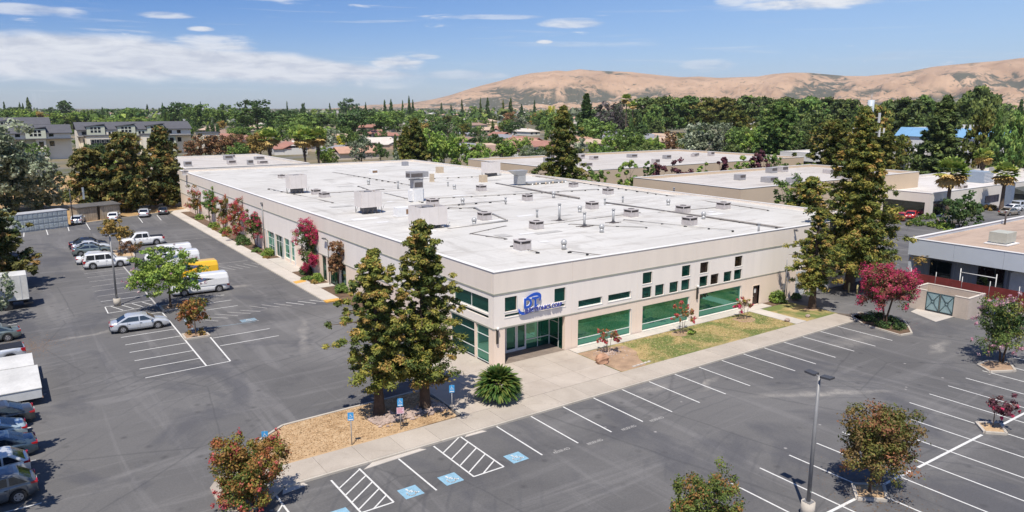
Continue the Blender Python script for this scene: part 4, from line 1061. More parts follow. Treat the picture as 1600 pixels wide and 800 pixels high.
PAL = dict(
    redwood=([(.042, .058, .014), (0.098, 0.108, 0.022), (0.165, 0.148, 0.032), (0.20, 0.13, 0.038)], [4, 4, 3.6, 1.4]),
    olive=([(.04, .055, .013), (0.075, 0.085, 0.018), (0.125, 0.105, 0.025)], [3, 4, 2]),
    rustwood=([DKG, (0.07, 0.07, 0.020), (0.115, 0.10, 0.028), (0.20, 0.12, 0.04)], [3, 4, 3, 1.3]),
    pine=([DKG, (0.055, 0.080, 0.022), (0.090, 0.110, 0.030)], [3, 4, 3]),
    pinebright=([(0.04, 0.075, 0.02), (0.075, 0.12, 0.03), (0.105, 0.135, 0.035)], [2, 4, 2]),
    dark=([DKG, (0.038, 0.070, 0.022), (0.065, 0.10, 0.028)], [3, 4, 2]),
    green=([(0.048, 0.080, 0.022), (.075, .115, .028), (0.10, 0.14, 0.032)], [3, 4, 3]),
    lime=([MDG, BRT, LIM, (0.16, 0.20, 0.04)], [2, 4, 4, 1]),
    sage=([(0.06, 0.08, 0.045), (.14, .16, .10), (.22, .24, .17)], [3, 4, 3]),
    rust=([(0.10, 0.055, 0.028), (0.165, 0.085, 0.042), (0.20, 0.125, 0.06), (0.07, 0.07, 0.03)], [2, 3, 2, 1]),
    gold=([(0.12, 0.10, 0.03), (0.22, 0.155, 0.045), (0.26, 0.17, 0.05)], [2, 3, 2]),
    yellow=([(0.30, 0.28, 0.03), (0.22, 0.24, 0.04), (0.38, 0.32, 0.03)], [2, 2, 2]),
    plum=([(0.050, 0.020, 0.026), (0.085, 0.030, 0.040), (0.11, 0.05, 0.045)], [3, 3, 1]),
    purplegrey=([(0.045, 0.04, 0.04), (0.085, 0.07, 0.07), (0.05, 0.06, 0.035)], [3, 2, 2]),
    autumn=([(0.06, 0.075, 0.018), (0.15, 0.085, 0.025), (0.20, 0.075, 0.03), (0.11, 0.10, 0.02)], [3, 4, 3, 3]),
    autumngreen=([(.05, .072, .018), (.09, .11, .025), (.17, .09, .03)], [3, 4, 1.6]),
    autumnbrown=([(.055, .06, .016), (.105, .07, .026), (.135, .06, .03), (.085, .08, .02)], [3, 4, 2, 3]),
    wine=([(.05, .06, .018), (.15, .045, .04), (.20, .06, .05), (.09, .08, .025)], [3, 3, 2, 2]),
    myrtle=([(0.03, 0.055, 0.018), (0.07, 0.10, 0.025), (0.12, 0.125, 0.03)], [3, 4, 2]),
    blossom=([(0.52, 0.035, 0.13), (0.62, 0.09, 0.17), (0.40, 0.05, 0.08)], [3, 2, 1]),
    coral=([(0.50, 0.09, 0.09), (0.42, 0.14, 0.08), (0.55, 0.06, 0.13)], [3, 2, 2]),
    pinkwhite=([(0.62, 0.32, 0.40), (0.62, 0.48, 0.48)], [2, 1]),
    frond=([(0.10, 0.15, 0.03), (0.17, 0.22, 0.05), (0.26, 0.27, 0.07)], [3, 4, 2]),
    strawfrond=([(0.60, 0.42, 0.15), (0.70, 0.52, 0.20), (0.36, 0.24, 0.10)], [3, 2, 1]),
)
for _k, (_c, _w) in PAL.items():
    _f = 1.0 if _k in ('blossom', 'coral', 'pinkwhite', 'strawfrond') else (1.75 if _k in ('sage', 'frond', 'plum', 'gold', 'yellow', 'purplegrey', 'rust') else 2.05)
    PAL[_k] = ([tuple(v * _f for v in c) for c in _c], _w)
def tapered(b, pts, rs, n=7, m=0):
    for a, c, r0, r1 in zip(pts[:-1], pts[1:], rs[:-1], rs[1:]): b.cyl(a, c, r0, r1, n, m, cap=False)
def crown_points(n, R, H, z0, bias=0.5, lobes=5, top=1.0):
    """clump centres through an uneven crown volume"""
    lob = [(rng.normal(size=3) * [R * .42, R * .42, H * .22] + [0, 0, z0 + H * .5], rng.uniform(.5, .8)) for _ in range(lobes)]
    out = []
    while len(out) < n:
        l, s = lob[rng.integers(len(lob))]
        u = rng.normal(size=3); u /= np.linalg.norm(u) + 1e-9
        q = u * (bias + (1 - bias) * rng.random() ** .5)
        p = l + q * [R * s, R * s, H * .5 * s]
        if z0 * .9 < p[2] < z0 + H and math.hypot(p[0], p[1]) < R: out.append(p)
    return np.array(out)
def conifer_points(H, R, z0, n, per, prof=None, droop=.12, top=.0):
    pts, brs = [], []
    for i in range(n):
        f = (i + rng.random()) / n; z = z0 + (H - z0) * f ** .92
        ff = (z - z0) / (H - z0)
        rr = R * (prof(ff) if prof else (1 - ff) ** .8) * rng.choice([.62, .8, .95, 1.12]) * rng.uniform(.88, 1.1) + .12
        a = rng.random() * 2 * math.pi if rng.random() < .3 else i * 2.399
        brs.append(((0, 0, z), (rr * .9 * math.cos(a), rr * .9 * math.sin(a), z - droop * rr + .1)))
        for k in range(per):
            t = (k + 1) / per * rng.uniform(.85, 1.05)
            pts.append((rr * t * math.cos(a) + rng.normal() * .12 * rr, rr * t * math.sin(a) + rng.normal() * .12 * rr, z - droop * rr * t + rng.normal() * .12))
    pts.append((0, 0, H))
    return np.array(pts), brs
def redwood(name, H, R, z0, n, lb, loc, pal='redwood', per=4, lpc=34, leaf=.20, prof=None, clump=.5, lean=(0, 0), trunk=.32, cat='tree', cutoff=None, group=None):
    t = thing(name, lb, cat, loc, rng.random() * 6.28, group)
    prof = prof or (lambda f: (min(1, .62 + f * 1.9) if f < .2 else 1) * (1 - max(0, f - .12) / .88) ** .62)
    P, br = conifer_points(H, R, z0, n, per, prof)
    if cutoff: P = P[cutoff(P)]
    P[:, 0] += lean[0] * P[:, 2] / H; P[:, 1] += lean[1] * P[:, 2] / H
    rad = clump * rng.uniform(.6, 1.25, len(P)) * np.clip(1.25 - P[:, 2] / H, .55, 1)
    V, C = leaf_quads(P, rad, lpc, leaf, *[PAL[pal][0]], asp=2.3, up=.75, shell=.2, pw=PAL[pal][1], flat=.62)
    put('crown', quads_mesh('crown', V, C, FOL), t)
    b = MB(); k = 7
    tapered(b, [(lean[0] * i / k, lean[1] * i / k, H * .97 * i / k) for i in range(k + 1)], [trunk * (1.25 if i == 0 else 1) * (1 - .9 * i / k) + .02 for i in range(k + 1)], 9)
    b.build('trunk', BARK, t)
    b = MB()
    for (p, q) in br[::2]: b.cyl((p[0] + lean[0] * p[2] / H, p[1] + lean[1] * p[2] / H, p[2]), (q[0] + lean[0] * q[2] / H, q[1] + lean[1] * q[2] / H, q[2]), .05, .015, 4, cap=False)
    b.build('branches', BARK, t)
    return t
def broadleaf(name, H, R, z0, n, lb, loc, pal='green', lpc=40, leaf=.2, clump=.5, flower=None, nf=0, trunk=.12, stems=1, cat='tree', asp=1.6, flat=.9, lobes=6, bark=None, group=None, fr=.16, floc=None, bias=.5):
    t = thing(name, lb, cat, loc, rng.random() * 6.28, group)
    P = crown_points(n, R, H - z0, z0, bias, lobes)
    V, C = leaf_quads(P, clump * rng.uniform(.6, 1.25, len(P)), lpc, leaf, PAL[pal][0], asp, pw=PAL[pal][1], flat=flat)
    put('crown', quads_mesh('crown', V, C, FOL), t)
    if nf:
        cen = np.array([0, 0, z0 + (H - z0) * .42]); dq = np.linalg.norm((P - cen) / [R, R, (H - z0) / 2], axis=1); k_ = np.argsort(-dq)[:max(6, int(len(P) * .6))]
        Q = P[k_[rng.integers(0, len(k_), nf)]]; od = Q - cen; od /= np.linalg.norm(od, axis=1)[:, None] + 1e-9
        Q = Q + od * clump * .75 + rng.normal(size=Q.shape) * clump * .35
        if floc is not None: Q = Q + np.asarray(floc)
        V, C = leaf_quads(Q, fr * rng.uniform(.7, 1.4, len(Q)), 26, .085, PAL[flower][0], 1.2, pw=PAL[flower][1])
        put('blossom', quads_mesh('blossom', V, C, FOL), t)
    b = MB()
    for s in range(stems):
        a = 2 * math.pi * s / max(1, stems) + .4; o = .12 * (stems > 1)
        tip = (R * .3 * math.cos(a) * (stems > 1), R * .3 * math.sin(a) * (stems > 1), z0 + (H - z0) * .35)
        tapered(b, [(o * math.cos(a), o * math.sin(a), 0), (o * 1.5 * math.cos(a), o * 1.5 * math.sin(a), z0 * .6), tip], [trunk, trunk * .8, trunk * .5], 8)
        for q in P[rng.choice(len(P), min(len(P), 9))]:
            b.cyl(tip, tuple(q), trunk * .4, .012, 5, cap=False)
    b.build('trunk', bark or BARK, t)
    return t
def fan_leafs(center, n, r, el0, el1, pal, w=.5, fold=.15, segs=7, droop=.2):
    """fan palm fronds: each a splayed hand of narrow blades"""
    V, C = [], []
    pal_, pw = PAL[pal]; pw = np.array(pw) / sum(pw)
    for i in range(n):
        a = i * 2.399 + rng.normal() * .2; e = el0 + (el1 - el0) * rng.random()
        d = np.array([math.cos(a) * math.cos(e), math.sin(a) * math.cos(e), math.sin(e)])
        side = np.array([-math.sin(a), math.cos(a), 0]); nrm = np.cross(side, d)
        base = np.array(center) + d * r * .42
        col = np.array(pal_[rng.choice(len(pal_), p=pw)]) * rng.uniform(.8, 1.25)
        for s in range(segs):
            t = (s / (segs - 1) - .5) * 2
            dd = d * math.cos(t * 1.15) + side * math.sin(t * 1.15); tip = base + dd * r * .62 * (1 - .3 * t * t) + np.array([0, 0, -droop * r * (0.25 + .75 * abs(t)) * .8])
            mid = base + dd * r * .34; ww = np.cross(dd, nrm); ww = ww / (np.linalg.norm(ww) + 1e-9) * w * r * .13
            V.append([base, mid - ww, tip, mid + ww]); C.append(col * rng.uniform(.85, 1.15))
        ww = side * .02; V.append([np.array(center) - ww, np.array(center) + ww, base + ww, base - ww]); C.append(col)
    return np.array(V), np.array(C)
def fan_palm(name, H, r, lb, loc, skirt=1.6, trunk=.28, n=26, group='fan palms', pw_=.8):
    t = thing(name, lb, 'palm tree', loc, 0, group)
    V, C = fan_leafs((0, 0, H), n, r, -.15, 1.3, 'frond', w=pw_, droop=.14); put('fronds', quads_mesh('fronds', V, C, FOL), t)
    V, C = fan_leafs((0, 0, H - .2), int(n * .8), r * .92, -.95, .0, 'strawfrond', w=pw_, droop=.32); put('dry_fronds', quads_mesh('dry_fronds', V, C, FOL), t)
    V = []; C = []
    for k in range(260):
        a = rng.random() * 6.283; z = H - .3 - rng.random() * skirt; f = (H - z) / (skirt + .3); rr = trunk * (1.3 + 1.5 * (1 - f)) * rng.uniform(.8, 1.1)
        p = np.array([rr * math.cos(a), rr * math.sin(a), z]); s = np.array([-math.sin(a), math.cos(a), 0]) * .12; dn = np.array([.1 * math.cos(a), .1 * math.sin(a), -.5])
        V.append([p - s, p + dn, p + s, p - dn * .3]); C.append(np.array((.13, .10, .075)) * rng.uniform(.5, 1.6))
    put('skirt', quads_mesh('skirt', np.array(V), np.array(C), FOL), t)
    b = MB(); tapered(b, [(0, 0, 0), (0, 0, H * .3), (0, 0, H * .7), (0, 0, H)], [trunk * 1.3, trunk, trunk * .85, trunk * .7], 10); b.build('trunk', BARKP, t)
    return t
def shrub(name, lb, loc, rx, ry, h, pal='green', n=40, lpc=60, leaf=.085, group=None, cat='shrub', seed_round=True, rz=0.0):
    t = thing(name, lb, cat, loc, rz, group)
    u = rng.normal(size=(n, 3)); u /= np.linalg.norm(u, axis=1)[:, None]; u[:, 2] = np.abs(u[:, 2])
    P = u * [rx * .82, ry * .82, h * .85] * rng.uniform(.75, 1.0, (n, 1)); P[:, 2] += h * .04
    V, C = leaf_quads(P, min(rx, ry, h) * .28, lpc, leaf, PAL[pal][0], 1.5, pw=PAL[pal][1])
    V[:, :, 2] = np.maximum(V[:, :, 2], .0)
    put('foliage_mass', quads_mesh('foliage_mass', V, C, FOL), t)
    b = MB()
    for k in range(5):
        a = k * 1.256; b.cyl((0, 0, 0), (rx * .5 * math.cos(a), ry * .5 * math.sin(a), h * .6), .03, .015, 5, cap=False)
    b.build('stems', BARK, t)
    return t
# ---- the near trees
GZ = .1
redwood('redwood_tree', 10.6, 2.5, 2.3, 96, 'shorter left one of the twin redwoods in front of the lobby', (18.5, 41.35, GZ), per=5, lpc=120, leaf=.095, clump=.50, prof=lambda f: (min(1, .7 + f * 2) if f < .2 else 1) * (1 - max(0, f - .55) / .45) ** .62)
redwood('redwood_tree', 12.4, 2.65, 2.0, 112, 'taller right one of the twin redwoods, its tip overlapping the white roof', (21.4, 40.6, GZ), per=5, lpc=120, leaf=.095, clump=.50,
        prof=lambda f: (min(1, .6 + f * 2) if f < .2 else 1) * (1 - max(0, f - .42) / .58) ** .68)
redwood('redwood_tree', 10.1, 2.5, 2.2, 105, 'redwood with a bare thin top on the small lawn past the brown door', (64.4, 40.5, GZ), per=4, lpc=110, leaf=.10, clump=.46, pal='redwood',
        prof=lambda f: (min(1, .7 + f * 1.6) if f < .2 else 1) * (1 if f < .5 else max(.22, 1.0 - (f - .5) * 2.4)), cutoff=lambda P: (P[:, 2] < 7.4) | (rng.random(len(P)) < .35))
redwood('redwood_tree', 19.4, 4.7, 2.8, 200, 'biggest dark redwood, towering behind the magenta crape myrtle', (75.0, 42.9, 0), per=6, lpc=80, leaf=.15, clump=.8, trunk=.5, pal='redwood',
        prof=lambda f: (min(1, .75 + f * 1.5) if f < .2 else 1) * (1 if f < .42 else .68 * (1 - (f - .42) / .58) ** .75))
redwood('redwood_tree', 10.8, 3.6, 1.5, 110, 'shorter bushy redwood rising behind the right end of the white roof', (84.6, 54.6, 0), per=5, lpc=60, leaf=.17, clump=.75, trunk=.32, prof=lambda f: (1 - max(0, f - .5) / .5) ** .5)
broadleaf('crape_myrtle', 5.3, 2.2, 1.4, 180, 'round crape myrtle full of magenta blossom on the hedge island', (64.6, 33.3, .1), 'wine', lpc=80, leaf=.10, clump=.5, flower='blossom', nf=300, trunk=.10, stems=4, fr=.26, lobes=13, bias=.35)
shrub('boxwood_hedge', 'low dark hedge round the foot of the magenta crape myrtle', (64.9, 33.6, .1), 1.5, 2.9, .95, 'dark', 60, 60, .09, cat='hedge', rz=-.35)
broadleaf('maple_tree', 4.5, 2.1, .9, 240, 'round red brown and green tree in the front lot behind the light pole', (35.05, 17.95, .1), 'autumnbrown', lpc=70, leaf=.085, clump=.46, trunk=.09, lobes=14, bias=.3)
broadleaf('maple_tree', 2.5, .95, 1.0, 26, 'tiny purple leaved tree on a kerbed diamond at the right edge', (49.0, 17.9, .1), 'plum', lpc=26, leaf=.12, clump=.26, flower='blossom', nf=8, trunk=.04, lobes=4, fr=.1, bark=BARKG)
broadleaf('crape_myrtle', 3.4, 1.7, .25, 220, 'crape myrtle with coral and crimson sprays beside the end of the walk', (8.75, 34.9, .12), 'autumn', lpc=85, leaf=.075, clump=.38, flower='coral', nf=50, trunk=.06, stems=3, fr=.15, lobes=13, bias=.3)
broadleaf('crape_myrtle', 3.0, 1.6, .6, 120, 'green tree with russet tips cut off by the bottom edge of the picture', (25.4, 20.6, 0), 'autumngreen', lpc=80, leaf=.075, clump=.36, trunk=.06, stems=2)
broadleaf('crape_myrtle', 4.8, 2.4, 1.2, 150, 'leafy crape myrtle with pale pink flowers at the right edge', (62.4, 22.8, .1), 'myrtle', lpc=70, leaf=.095, clump=.5, flower='pinkwhite', nf=110, trunk=.08, stems=3, fr=.16, lobes=11, bias=.35)
for loc, lb, s in (((38.9, 42.1, .1), 'young staked crape myrtle before the first large green window', 1.0), ((47.7, 42.2, .1), 'young crape myrtle with a low shrub at its foot before the second large window', 1.1), ((55.9, 41.9, .1), 'young crimson crape myrtle before the third large window and the brown door', 1.0)):
    t = broadleaf('crape_myrtle', 2.35 * s, .95 * s, .95, 22, lb, loc, 'autumn', lpc=16, leaf=.10, clump=.2, flower='coral' if s > .9 and loc[0] < 50 else 'blossom', nf=30, trunk=.03, stems=3, fr=.12, bark=BARKG, group='young crape myrtles on the lawn')
shrub('low_shrub', 'low green shrub at the foot of the middle young crape myrtle', (48.3, 41.6, .1), .65, .4, .35, 'lime', 14, 50, .08)
shrub('round_shrub', 'clipped round green shrub near the brown side door', (63.6, 43.9, .1), .95, .95, 1.25, 'lime', 46, 60, .10)
shrub('round_shrub', 'dark shrub in the shade behind the bare topped redwood', (66.2, 43.5, .1), .7, .6, .8, 'dark', 24, 50, .10)
# dragon-tree like cycad ball in front of the lobby
t = thing('sago_palm', 'big dense ball of glossy strap leaves on the plaza walk', 'palm', (26.2, 39.1, .12), 0)
V, C = [], []
for i in range(620):
    e = math.asin(min(1, max(-.25, rng.uniform(-.22, 1)))); a = rng.random() * 6.283; r = rng.uniform(1.25, 1.5)
    d = np.array([math.cos(a) * math.cos(e), math.sin(a) * math.cos(e), math.sin(e) * 1.0]); s = np.array([-math.sin(a), math.cos(a), 0]); o = np.array([0, 0, .75])
    nr = np.cross(d, s); w = s * .085 + nr * rng.normal() * .02
    b0 = o + d * r * .35; m = o + d * r * .72; tip = o + d * r + np.array([0, 0, -.22]) ; tip[2] = max(.03, tip[2])
    c = np.array(((.045, .10, .02), (.085, .15, .03), (.14, .17, .035))[rng.integers(3)]) * rng.uniform(.75, 1.3)
    V += [[b0 - w * .5, b0 + w * .5, m + w, m - w], [m - w, m + w, tip + w * .12, tip - w * .12]]; C += [c, c * 1.05]
put('strap_leaves', quads_mesh('strap_leaves', np.array(V), np.array(C), FOL), t)
b = MB(); b.cyl((0, 0, 0), (0, 0, .9), .22, .16, 10); b.build('trunk', BARKP, t); t.scale = (1.22, 1.22, 1.22)
# ---- planting along the long left facade
for (x, y, H, R, pal, fl, nf, lb) in (
    (28.9, 140.5, 5.6, 1.7, 'autumn', 'coral', 60, 'farthest small crape myrtle with a few red sprays along the long facade'),
    (28.7, 129.5, 6.6, 1.5, 'green', 'coral', 14, 'tall slender green tree along the long facade'),
    (28.9, 121.5, 5.6, 1.7, 'autumn', 'coral', 90, 'crape myrtle with red top between the slender green tree and the reddest pair'),
    (28.7, 112.5, 6.0, 1.9, 'autumn', 'coral', 150, 'larger red crape myrtle left of the downpipe'),
    (28.8, 104.0, 5.6, 1.6, 'myrtle', 'blossom', 110, 'pink crape myrtle directly left of the downpipe and storefront')):
    broadleaf('crape_myrtle', H, R, 1.2, 60, lb, (x, y, .09), pal, lpc=50, leaf=.14, clump=.45, flower=fl, nf=nf, trunk=.07, stems=3, fr=.22)
broadleaf('crape_myrtle', 6.5, 1.95, 1.5, 75, 'brightest magenta crape myrtle beside the storefront entrance', (28.75, 83.0, .09), 'myrtle', lpc=60, leaf=.13, clump=.48, flower='blossom', nf=330, trunk=.08, stems=4, fr=.24)
broadleaf('crape_myrtle', 5.2, 1.35, 1.3, 60, 'narrow brown leaved tree under the gooseneck light', (28.9, 74.2, .09), 'rust', lpc=34, leaf=.16, clump=.40, trunk=.07, stems=3)
for (x, y, r, h, pal, lb) in ((28.7, 137.8, 1.3, .9, 'lime', 'farthest clipped bright shrub by the long facade'), (28.6, 126.8, 1.5, .9, 'lime', 'second farthest bright clipped shrub'), (28.0, 124.0, .8, .4, 'gold', 'small yellow mound in front of the second farthest bright shrub'),
    (28.8, 119.8, 1.6, 1.0, 'lime', 'bright green mound before the red topped crape myrtle'), (27.9, 116.6, 1.0, .45, 'gold', 'flat yellow green ground shrub near the red crape myrtles'), (28.2, 107.8, 1.5, 1.2, 'dark', 'wide dark green mound left of the storefront'), (28.6, 111.0, 1.2, 1.2, 'dark', 'dark green shrub behind the wide dark mound'),
    (28.1, 101.2, 1.0, .6, 'green', 'low ragged green shrub at the downpipe'), (28.7, 97.9, 1.35, 1.1, 'lime', 'large lime green clipped shrub at the left end of the storefront'), (27.9, 96.4, .8, .25, 'gold', 'flat yellowish ground cover mound before the large lime shrub'),
    (28.9, 84.0, 1.2, 1.3, 'dark', 'dark shrub under the brightest magenta crape myrtle'), (28.7, 79.6, 1.0, 1.1, 'lime', 'round lime shrub right of the brightest magenta crape myrtle'), (28.0, 81.2, 1.2, .4, 'green', 'spreading low shrub beside the orange warning pad'), (28.0, 78.9, .55, .4, 'gold', 'small golden shrub next to the round lime shrub'),
    (28.9, 73.2, 1.2, .9, 'green', 'low green shrub under the narrow brown leaved tree'), (28.8, 68.5, .9, .8, 'green', 'green shrub half hidden left of the twin redwoods'), (28.9, 64.5, .9, .8, 'dark', 'dark shrub hidden behind the twin redwoods')):
    shrub('clipped_shrub', lb, (x, y, .09), r * .75, r * .75, h, pal, 34, 46, .11, group='clipped shrubs along the long facade')
# ---- islands of the left lot
broadleaf('shade_tree', 6.0, 3.6, 1.2, 150, 'wide layered green tree with a bare lower trunk in front of the white vans', (12.7, 77.2, .1), 'lime', lpc=60, leaf=.15, clump=.6, trunk=.12, stems=1, flat=.5, flower='pinkwhite', nf=26, fr=.14)
broadleaf('shade_tree', 6.0, 3.0, 2.4, 60, 'crown half of the layered green tree reaching over the yellow van', (12.7, 85.5, 0), 'lime') if False else None
broadleaf('maple_tree', 3.6, 1.4, 1.0, 60, 'small olive tree on the kerbed island by the lone silver sedan', (12.7, 66.3, .1), 'autumn', lpc=36, leaf=.13, clump=.32, trunk=.06)
for dx, dy, lb in ((-.5, .35, 'tuft of orange flowered shrub at the left corner of the small kerbed island'), (.5, -.5, 'tuft of orange flowered shrub at the front corner of the small kerbed island'), (.6, .5, 'tuft of orange flowered shrub at the back corner of the small kerbed island')):
    shrub('small_shrub', lb, (12.65 + dx, 66.25 + dy, .1), .32, .32, .42, 'gold', 10, 40, .07, group='orange tufts on the small island')
broadleaf('maple_tree', 4.9, 2.1, 1.8, 55, 'small orange brown tree in front of the white pickup truck', (12.7, 110.9, .1), 'gold', lpc=34, leaf=.2, clump=.45, trunk=.07)
broadleaf('crape_myrtle', 3.0, 1.6, 1.0, 26, 'low brownish shrubby tree left of the white pickup truck', (13.2, 103.0, .05), 'rust', lpc=24, leaf=.16, clump=.35, trunk=.04, stems=2)
# ---- trees at the left edge of the picture and the far end of the left lot
redwood('redwood_tree', 10.4, 4.6, 1.2, 120, 'olive and brown conifer at the left edge behind the white box truck', (-1.6, 96.0, 0), per=5, lpc=44, leaf=.26, clump=.7, pal='rustwood', trunk=.3)
broadleaf('olive_tree', 7.0, 3.4, 1.4, 90, 'grey green tree low at the left edge beside the white box truck', (-3.4, 80.6, 0), 'sage', lpc=36, leaf=.22, clump=.55, trunk=.12)
broadleaf('olive_tree', 6.6, 4.2, .8, 100, 'grey green bushy tree left of the row of steel containers', (-1.6, 116.0, 0), 'sage', lpc=36, leaf=.28, clump=.65, trunk=.15)
broadleaf('shade_tree', 10.5, 3.6, 4.5, 90, 'shade tree beyond the left edge of the picture', (-4.6, 41.2, 0), 'green', lpc=40, leaf=.3, clump=.6, trunk=.25)
broadleaf('shade_tree', 10.5, 3.6, 4.5, 80, 'second shade tree beyond the left edge', (-5.0, 46.2, 0), 'green', lpc=40, leaf=.3, clump=.6, trunk=.25)
# ---- the row at the back of the left lot
broadleaf('eucalyptus_tree', 16.8, 8.0, .8, 330, 'huge silver green eucalyptus behind the row of steel containers', (2.5, 168.0, 0), 'sage', lpc=50, leaf=.42, clump=1.3, trunk=.4, lobes=12, flat=.8)
broadleaf('eucalyptus_tree', 15.5, 6.5, .8, 230, 'silver green eucalyptus cut by the left edge of the picture', (-7.5, 163.0, 0), 'sage', lpc=50, leaf=.42, clump=1.25, trunk=.4, lobes=9, flat=.8)
redwood('redwood_tree', 12.0, 4.6, 1.0, 90, 'left, lower half of the two brown green conifers behind the dark sheds', (14.0, 158.0, 0), per=5, lpc=40, leaf=.30, clump=1.0, pal='rustwood', trunk=.35, prof=lambda f: (1 - abs(f - .45) * 1.1))
redwood('redwood_tree', 14.8, 6.2, 1.0, 130, 'broad rounded brown green conifer right of the dark sheds', (20.0, 156.5, 0), per=5, lpc=42, leaf=.30, clump=1.1, pal='rustwood', trunk=.45, prof=lambda f: (.55 + f * .9 if f < .5 else 1 - (f - .5) * 1.25))
redwood('redwood_tree', 15.8, 4.3, 1.0, 120, 'upright brown green conifer at the far left corner of the white roofed building', (27.2, 160.0, 0), per=5, lpc=42, leaf=.30, clump=.95, pal='rustwood', trunk=.42, prof=lambda f: (1 - f * .55 if f < .75 else .59 - (f - .75) * 1.6))

# ------------------------------------------------------------------ lamps, signs, rocks
POLE = mat('pole_grey', (0.24, 0.235, 0.23), .5, .2, .12)
HEADM = mat('lamp_head_grey', (0.07, 0.07, 0.075), .5, .2, .1)
def light_pole(lb, loc, H, rz=0.0):
    t = thing('parking_light', lb, 'street lamp', loc, rz)
    b = MB(); b.cyl((0, 0, 0), (0, 0, .75), .33, .33, 16); b.build('concrete_base', KERBM, t)
    b = MB(); b.box(-.2, -.2, .75, .2, .2, .79); b.cyl((0, 0, .79), (0, 0, H - .1), .10, .075, 12); b.box(-.05, -.16, .9, .05, -.1, 1.15); b.build('pole', POLE, t)
    for s in (-1, 1):
        b = MB(); b.cyl((0, 0, H - .15), (s * .16, 0, H - .1), .035, n=6); b.build('arm', POLE, t)
        b = MB(); b.add([(s * .14, -.2, H - .13), (s * .66, -.2, H - .09), (s * .66, .2, H - .09), (s * .14, .2, H - .13), (s * .14, -.2, H - .03), (s * .66, -.2, H + .0), (s * .66, .2, H + .0), (s * .14, .2, H - .03)],
                       [(3, 2, 1, 0), (4, 5, 6, 7), (0, 1, 5, 4), (1, 2, 6, 5), (2, 3, 7, 6), (3, 0, 4, 7)]); b.build('lamp_head', HEADM, t)
light_pole('tall grey two-headed parking light in the front lot on a concrete base', (*(30.49, 18.51), 0), 7.3, math.radians(90))
light_pole('tall grey two-headed parking light in the left lot beside the hatched bay', (8.5, 81.3, 0), 7.3, math.radians(20))
SGB = mat('sign_plate_blue', (0.05, 0.30, 0.60), .5, var=.08); SGW = mat('sign_plate_white', (.72, .72, .70), .5, var=.05); SGP = mat('sign_plate_pink', (.70, .50, .55), .5, var=.1)
def acc_sign(lb, x, y, h=2.05, two=False):
    t = thing('parking_sign', lb, 'sign', (x, y, .1), math.radians(-25), 'blue accessible parking signs along the sidewalk')
    b = MB(); b.cyl((0, 0, 0), (0, 0, h), .03, n=8); b.build('post', GALV, t)
    b = MB(); b.box(-.17, -.045, h - .5, .17, -.032, h); p = b.build('plate', SGB, t)
    w = MB(); isa_symbol(w, .26, 0); w.v = [(x_, -.05, y_ + h - .2) for x_, y_, z_ in w.v]; w.build('wheelchair_symbol', SGW, p)
    w = MB(); w.box(-.13, -.05, h - .46, .13, -.047, h - .40); w.build('text_strip', SGW, p)
    if two:
        b = MB(); b.box(-.22, -.045, h - .98, .22, -.032, h - .58); q = b.build('plate', SGP, t, 'faded pink and white tow-away plate')
        w = MB()
        for k in range(5): w.box(-.18, -.05, h - .64 - .07 * k, .18 - .05 * (k % 3), -.047, h - .615 - .07 * k)
        w.build('text_lines', mat('faded_red', (.5, .12, .15), .6), q)
acc_sign('leftmost blue accessible parking sign, over the coral crape myrtle', 10.45, 38.55)
acc_sign('second blue accessible parking sign, on the dry grass in front of the redwoods', 15.3, 38.25)
acc_sign('third blue accessible parking sign with a pink plate under it', 18.6, 38.5, two=True)
acc_sign('rightmost blue accessible parking sign, nearest the strap leaved ball', 22.3, 38.6)
# river stones round the redwoods
STONE = mat('river_stone', (0.38, 0.29, 0.24), .8, var=.35, scale=2.5, fine=.1)
b = MB()
for k in range(520):
    u = random.random(); cx = 17.6 + 5.0 * u; cy = 40.45 - .25 * u + random.gauss(0, .42)
    if abs(cy - 40.4) > 1.1 or cy < 39.2: continue
    r = random.uniform(.07, .17); a = random.random() * 3
    vs = []
    for z, s in ((0, .8), (.5, 1.0), (1.0, .55)):
        for j in range(6):
            q = a + j * 1.047; vs.append((cx + r * s * math.cos(q) * random.uniform(.85, 1.1), cy + r * s * .75 * math.sin(q), .1 + r * .9 * z))
    b.add(vs, [(i * 6 + j, i * 6 + (j + 1) % 6, i * 6 + 6 + (j + 1) % 6, i * 6 + 6 + j) for i in range(2) for j in range(6)] + [tuple(range(12, 18))], smooth=False)
o = b.build('river_stones', STONE, kind='stuff'); tag(o, 'pinkish river stones spread round the foot of the twin redwoods', 'stones')
b = MB()
for k in range(130):
    cx, cy = 38.9 + random.gauss(0, .7), 42.0 + random.gauss(0, .5); r = random.uniform(.05, .12)
    b.sphere((cx, cy, .11), r, r * .8, r * .6, 6, 0, 4)
o = b.build('pebbles', STONE, kind='stuff'); tag(o, 'pale pebbles round the first young crape myrtle', 'stones')
def boulder(lb, loc, r, m, sz=1.0):
    vs, fs = [], []
    b = MB(); b.sphere((0, 0, r * .45), r, r * .7, r * .62 * sz, 12, 0, 8)
    b.v = [(x + random.uniform(-.14, .14) * r, y + random.uniform(-.14, .14) * r, max(-.02, z + random.uniform(-.1, .1) * r)) for x, y, z in b.v]
    b.sm = [False] * len(b.sm)
    o = b.build('boulder', m, loc and None); o.location = loc; tag(o, lb, 'boulder'); return o
boulder('orange brown sandstone boulder at the plaza corner of the lawn', (*(36.83, 40.46), .1), .62, mat('sandstone', (.42, .24, .15), .9, var=.2, scale=2, fine=.15), 1.3)
boulder('small dark boulder on the lawn beside the crossing walk', (*(58.42, 39.10), .1), .3, STONE)
boulder('small pale boulder on the second lawn under the bare topped redwood', (*(61.29, 38.89), .1), .26, STONE)
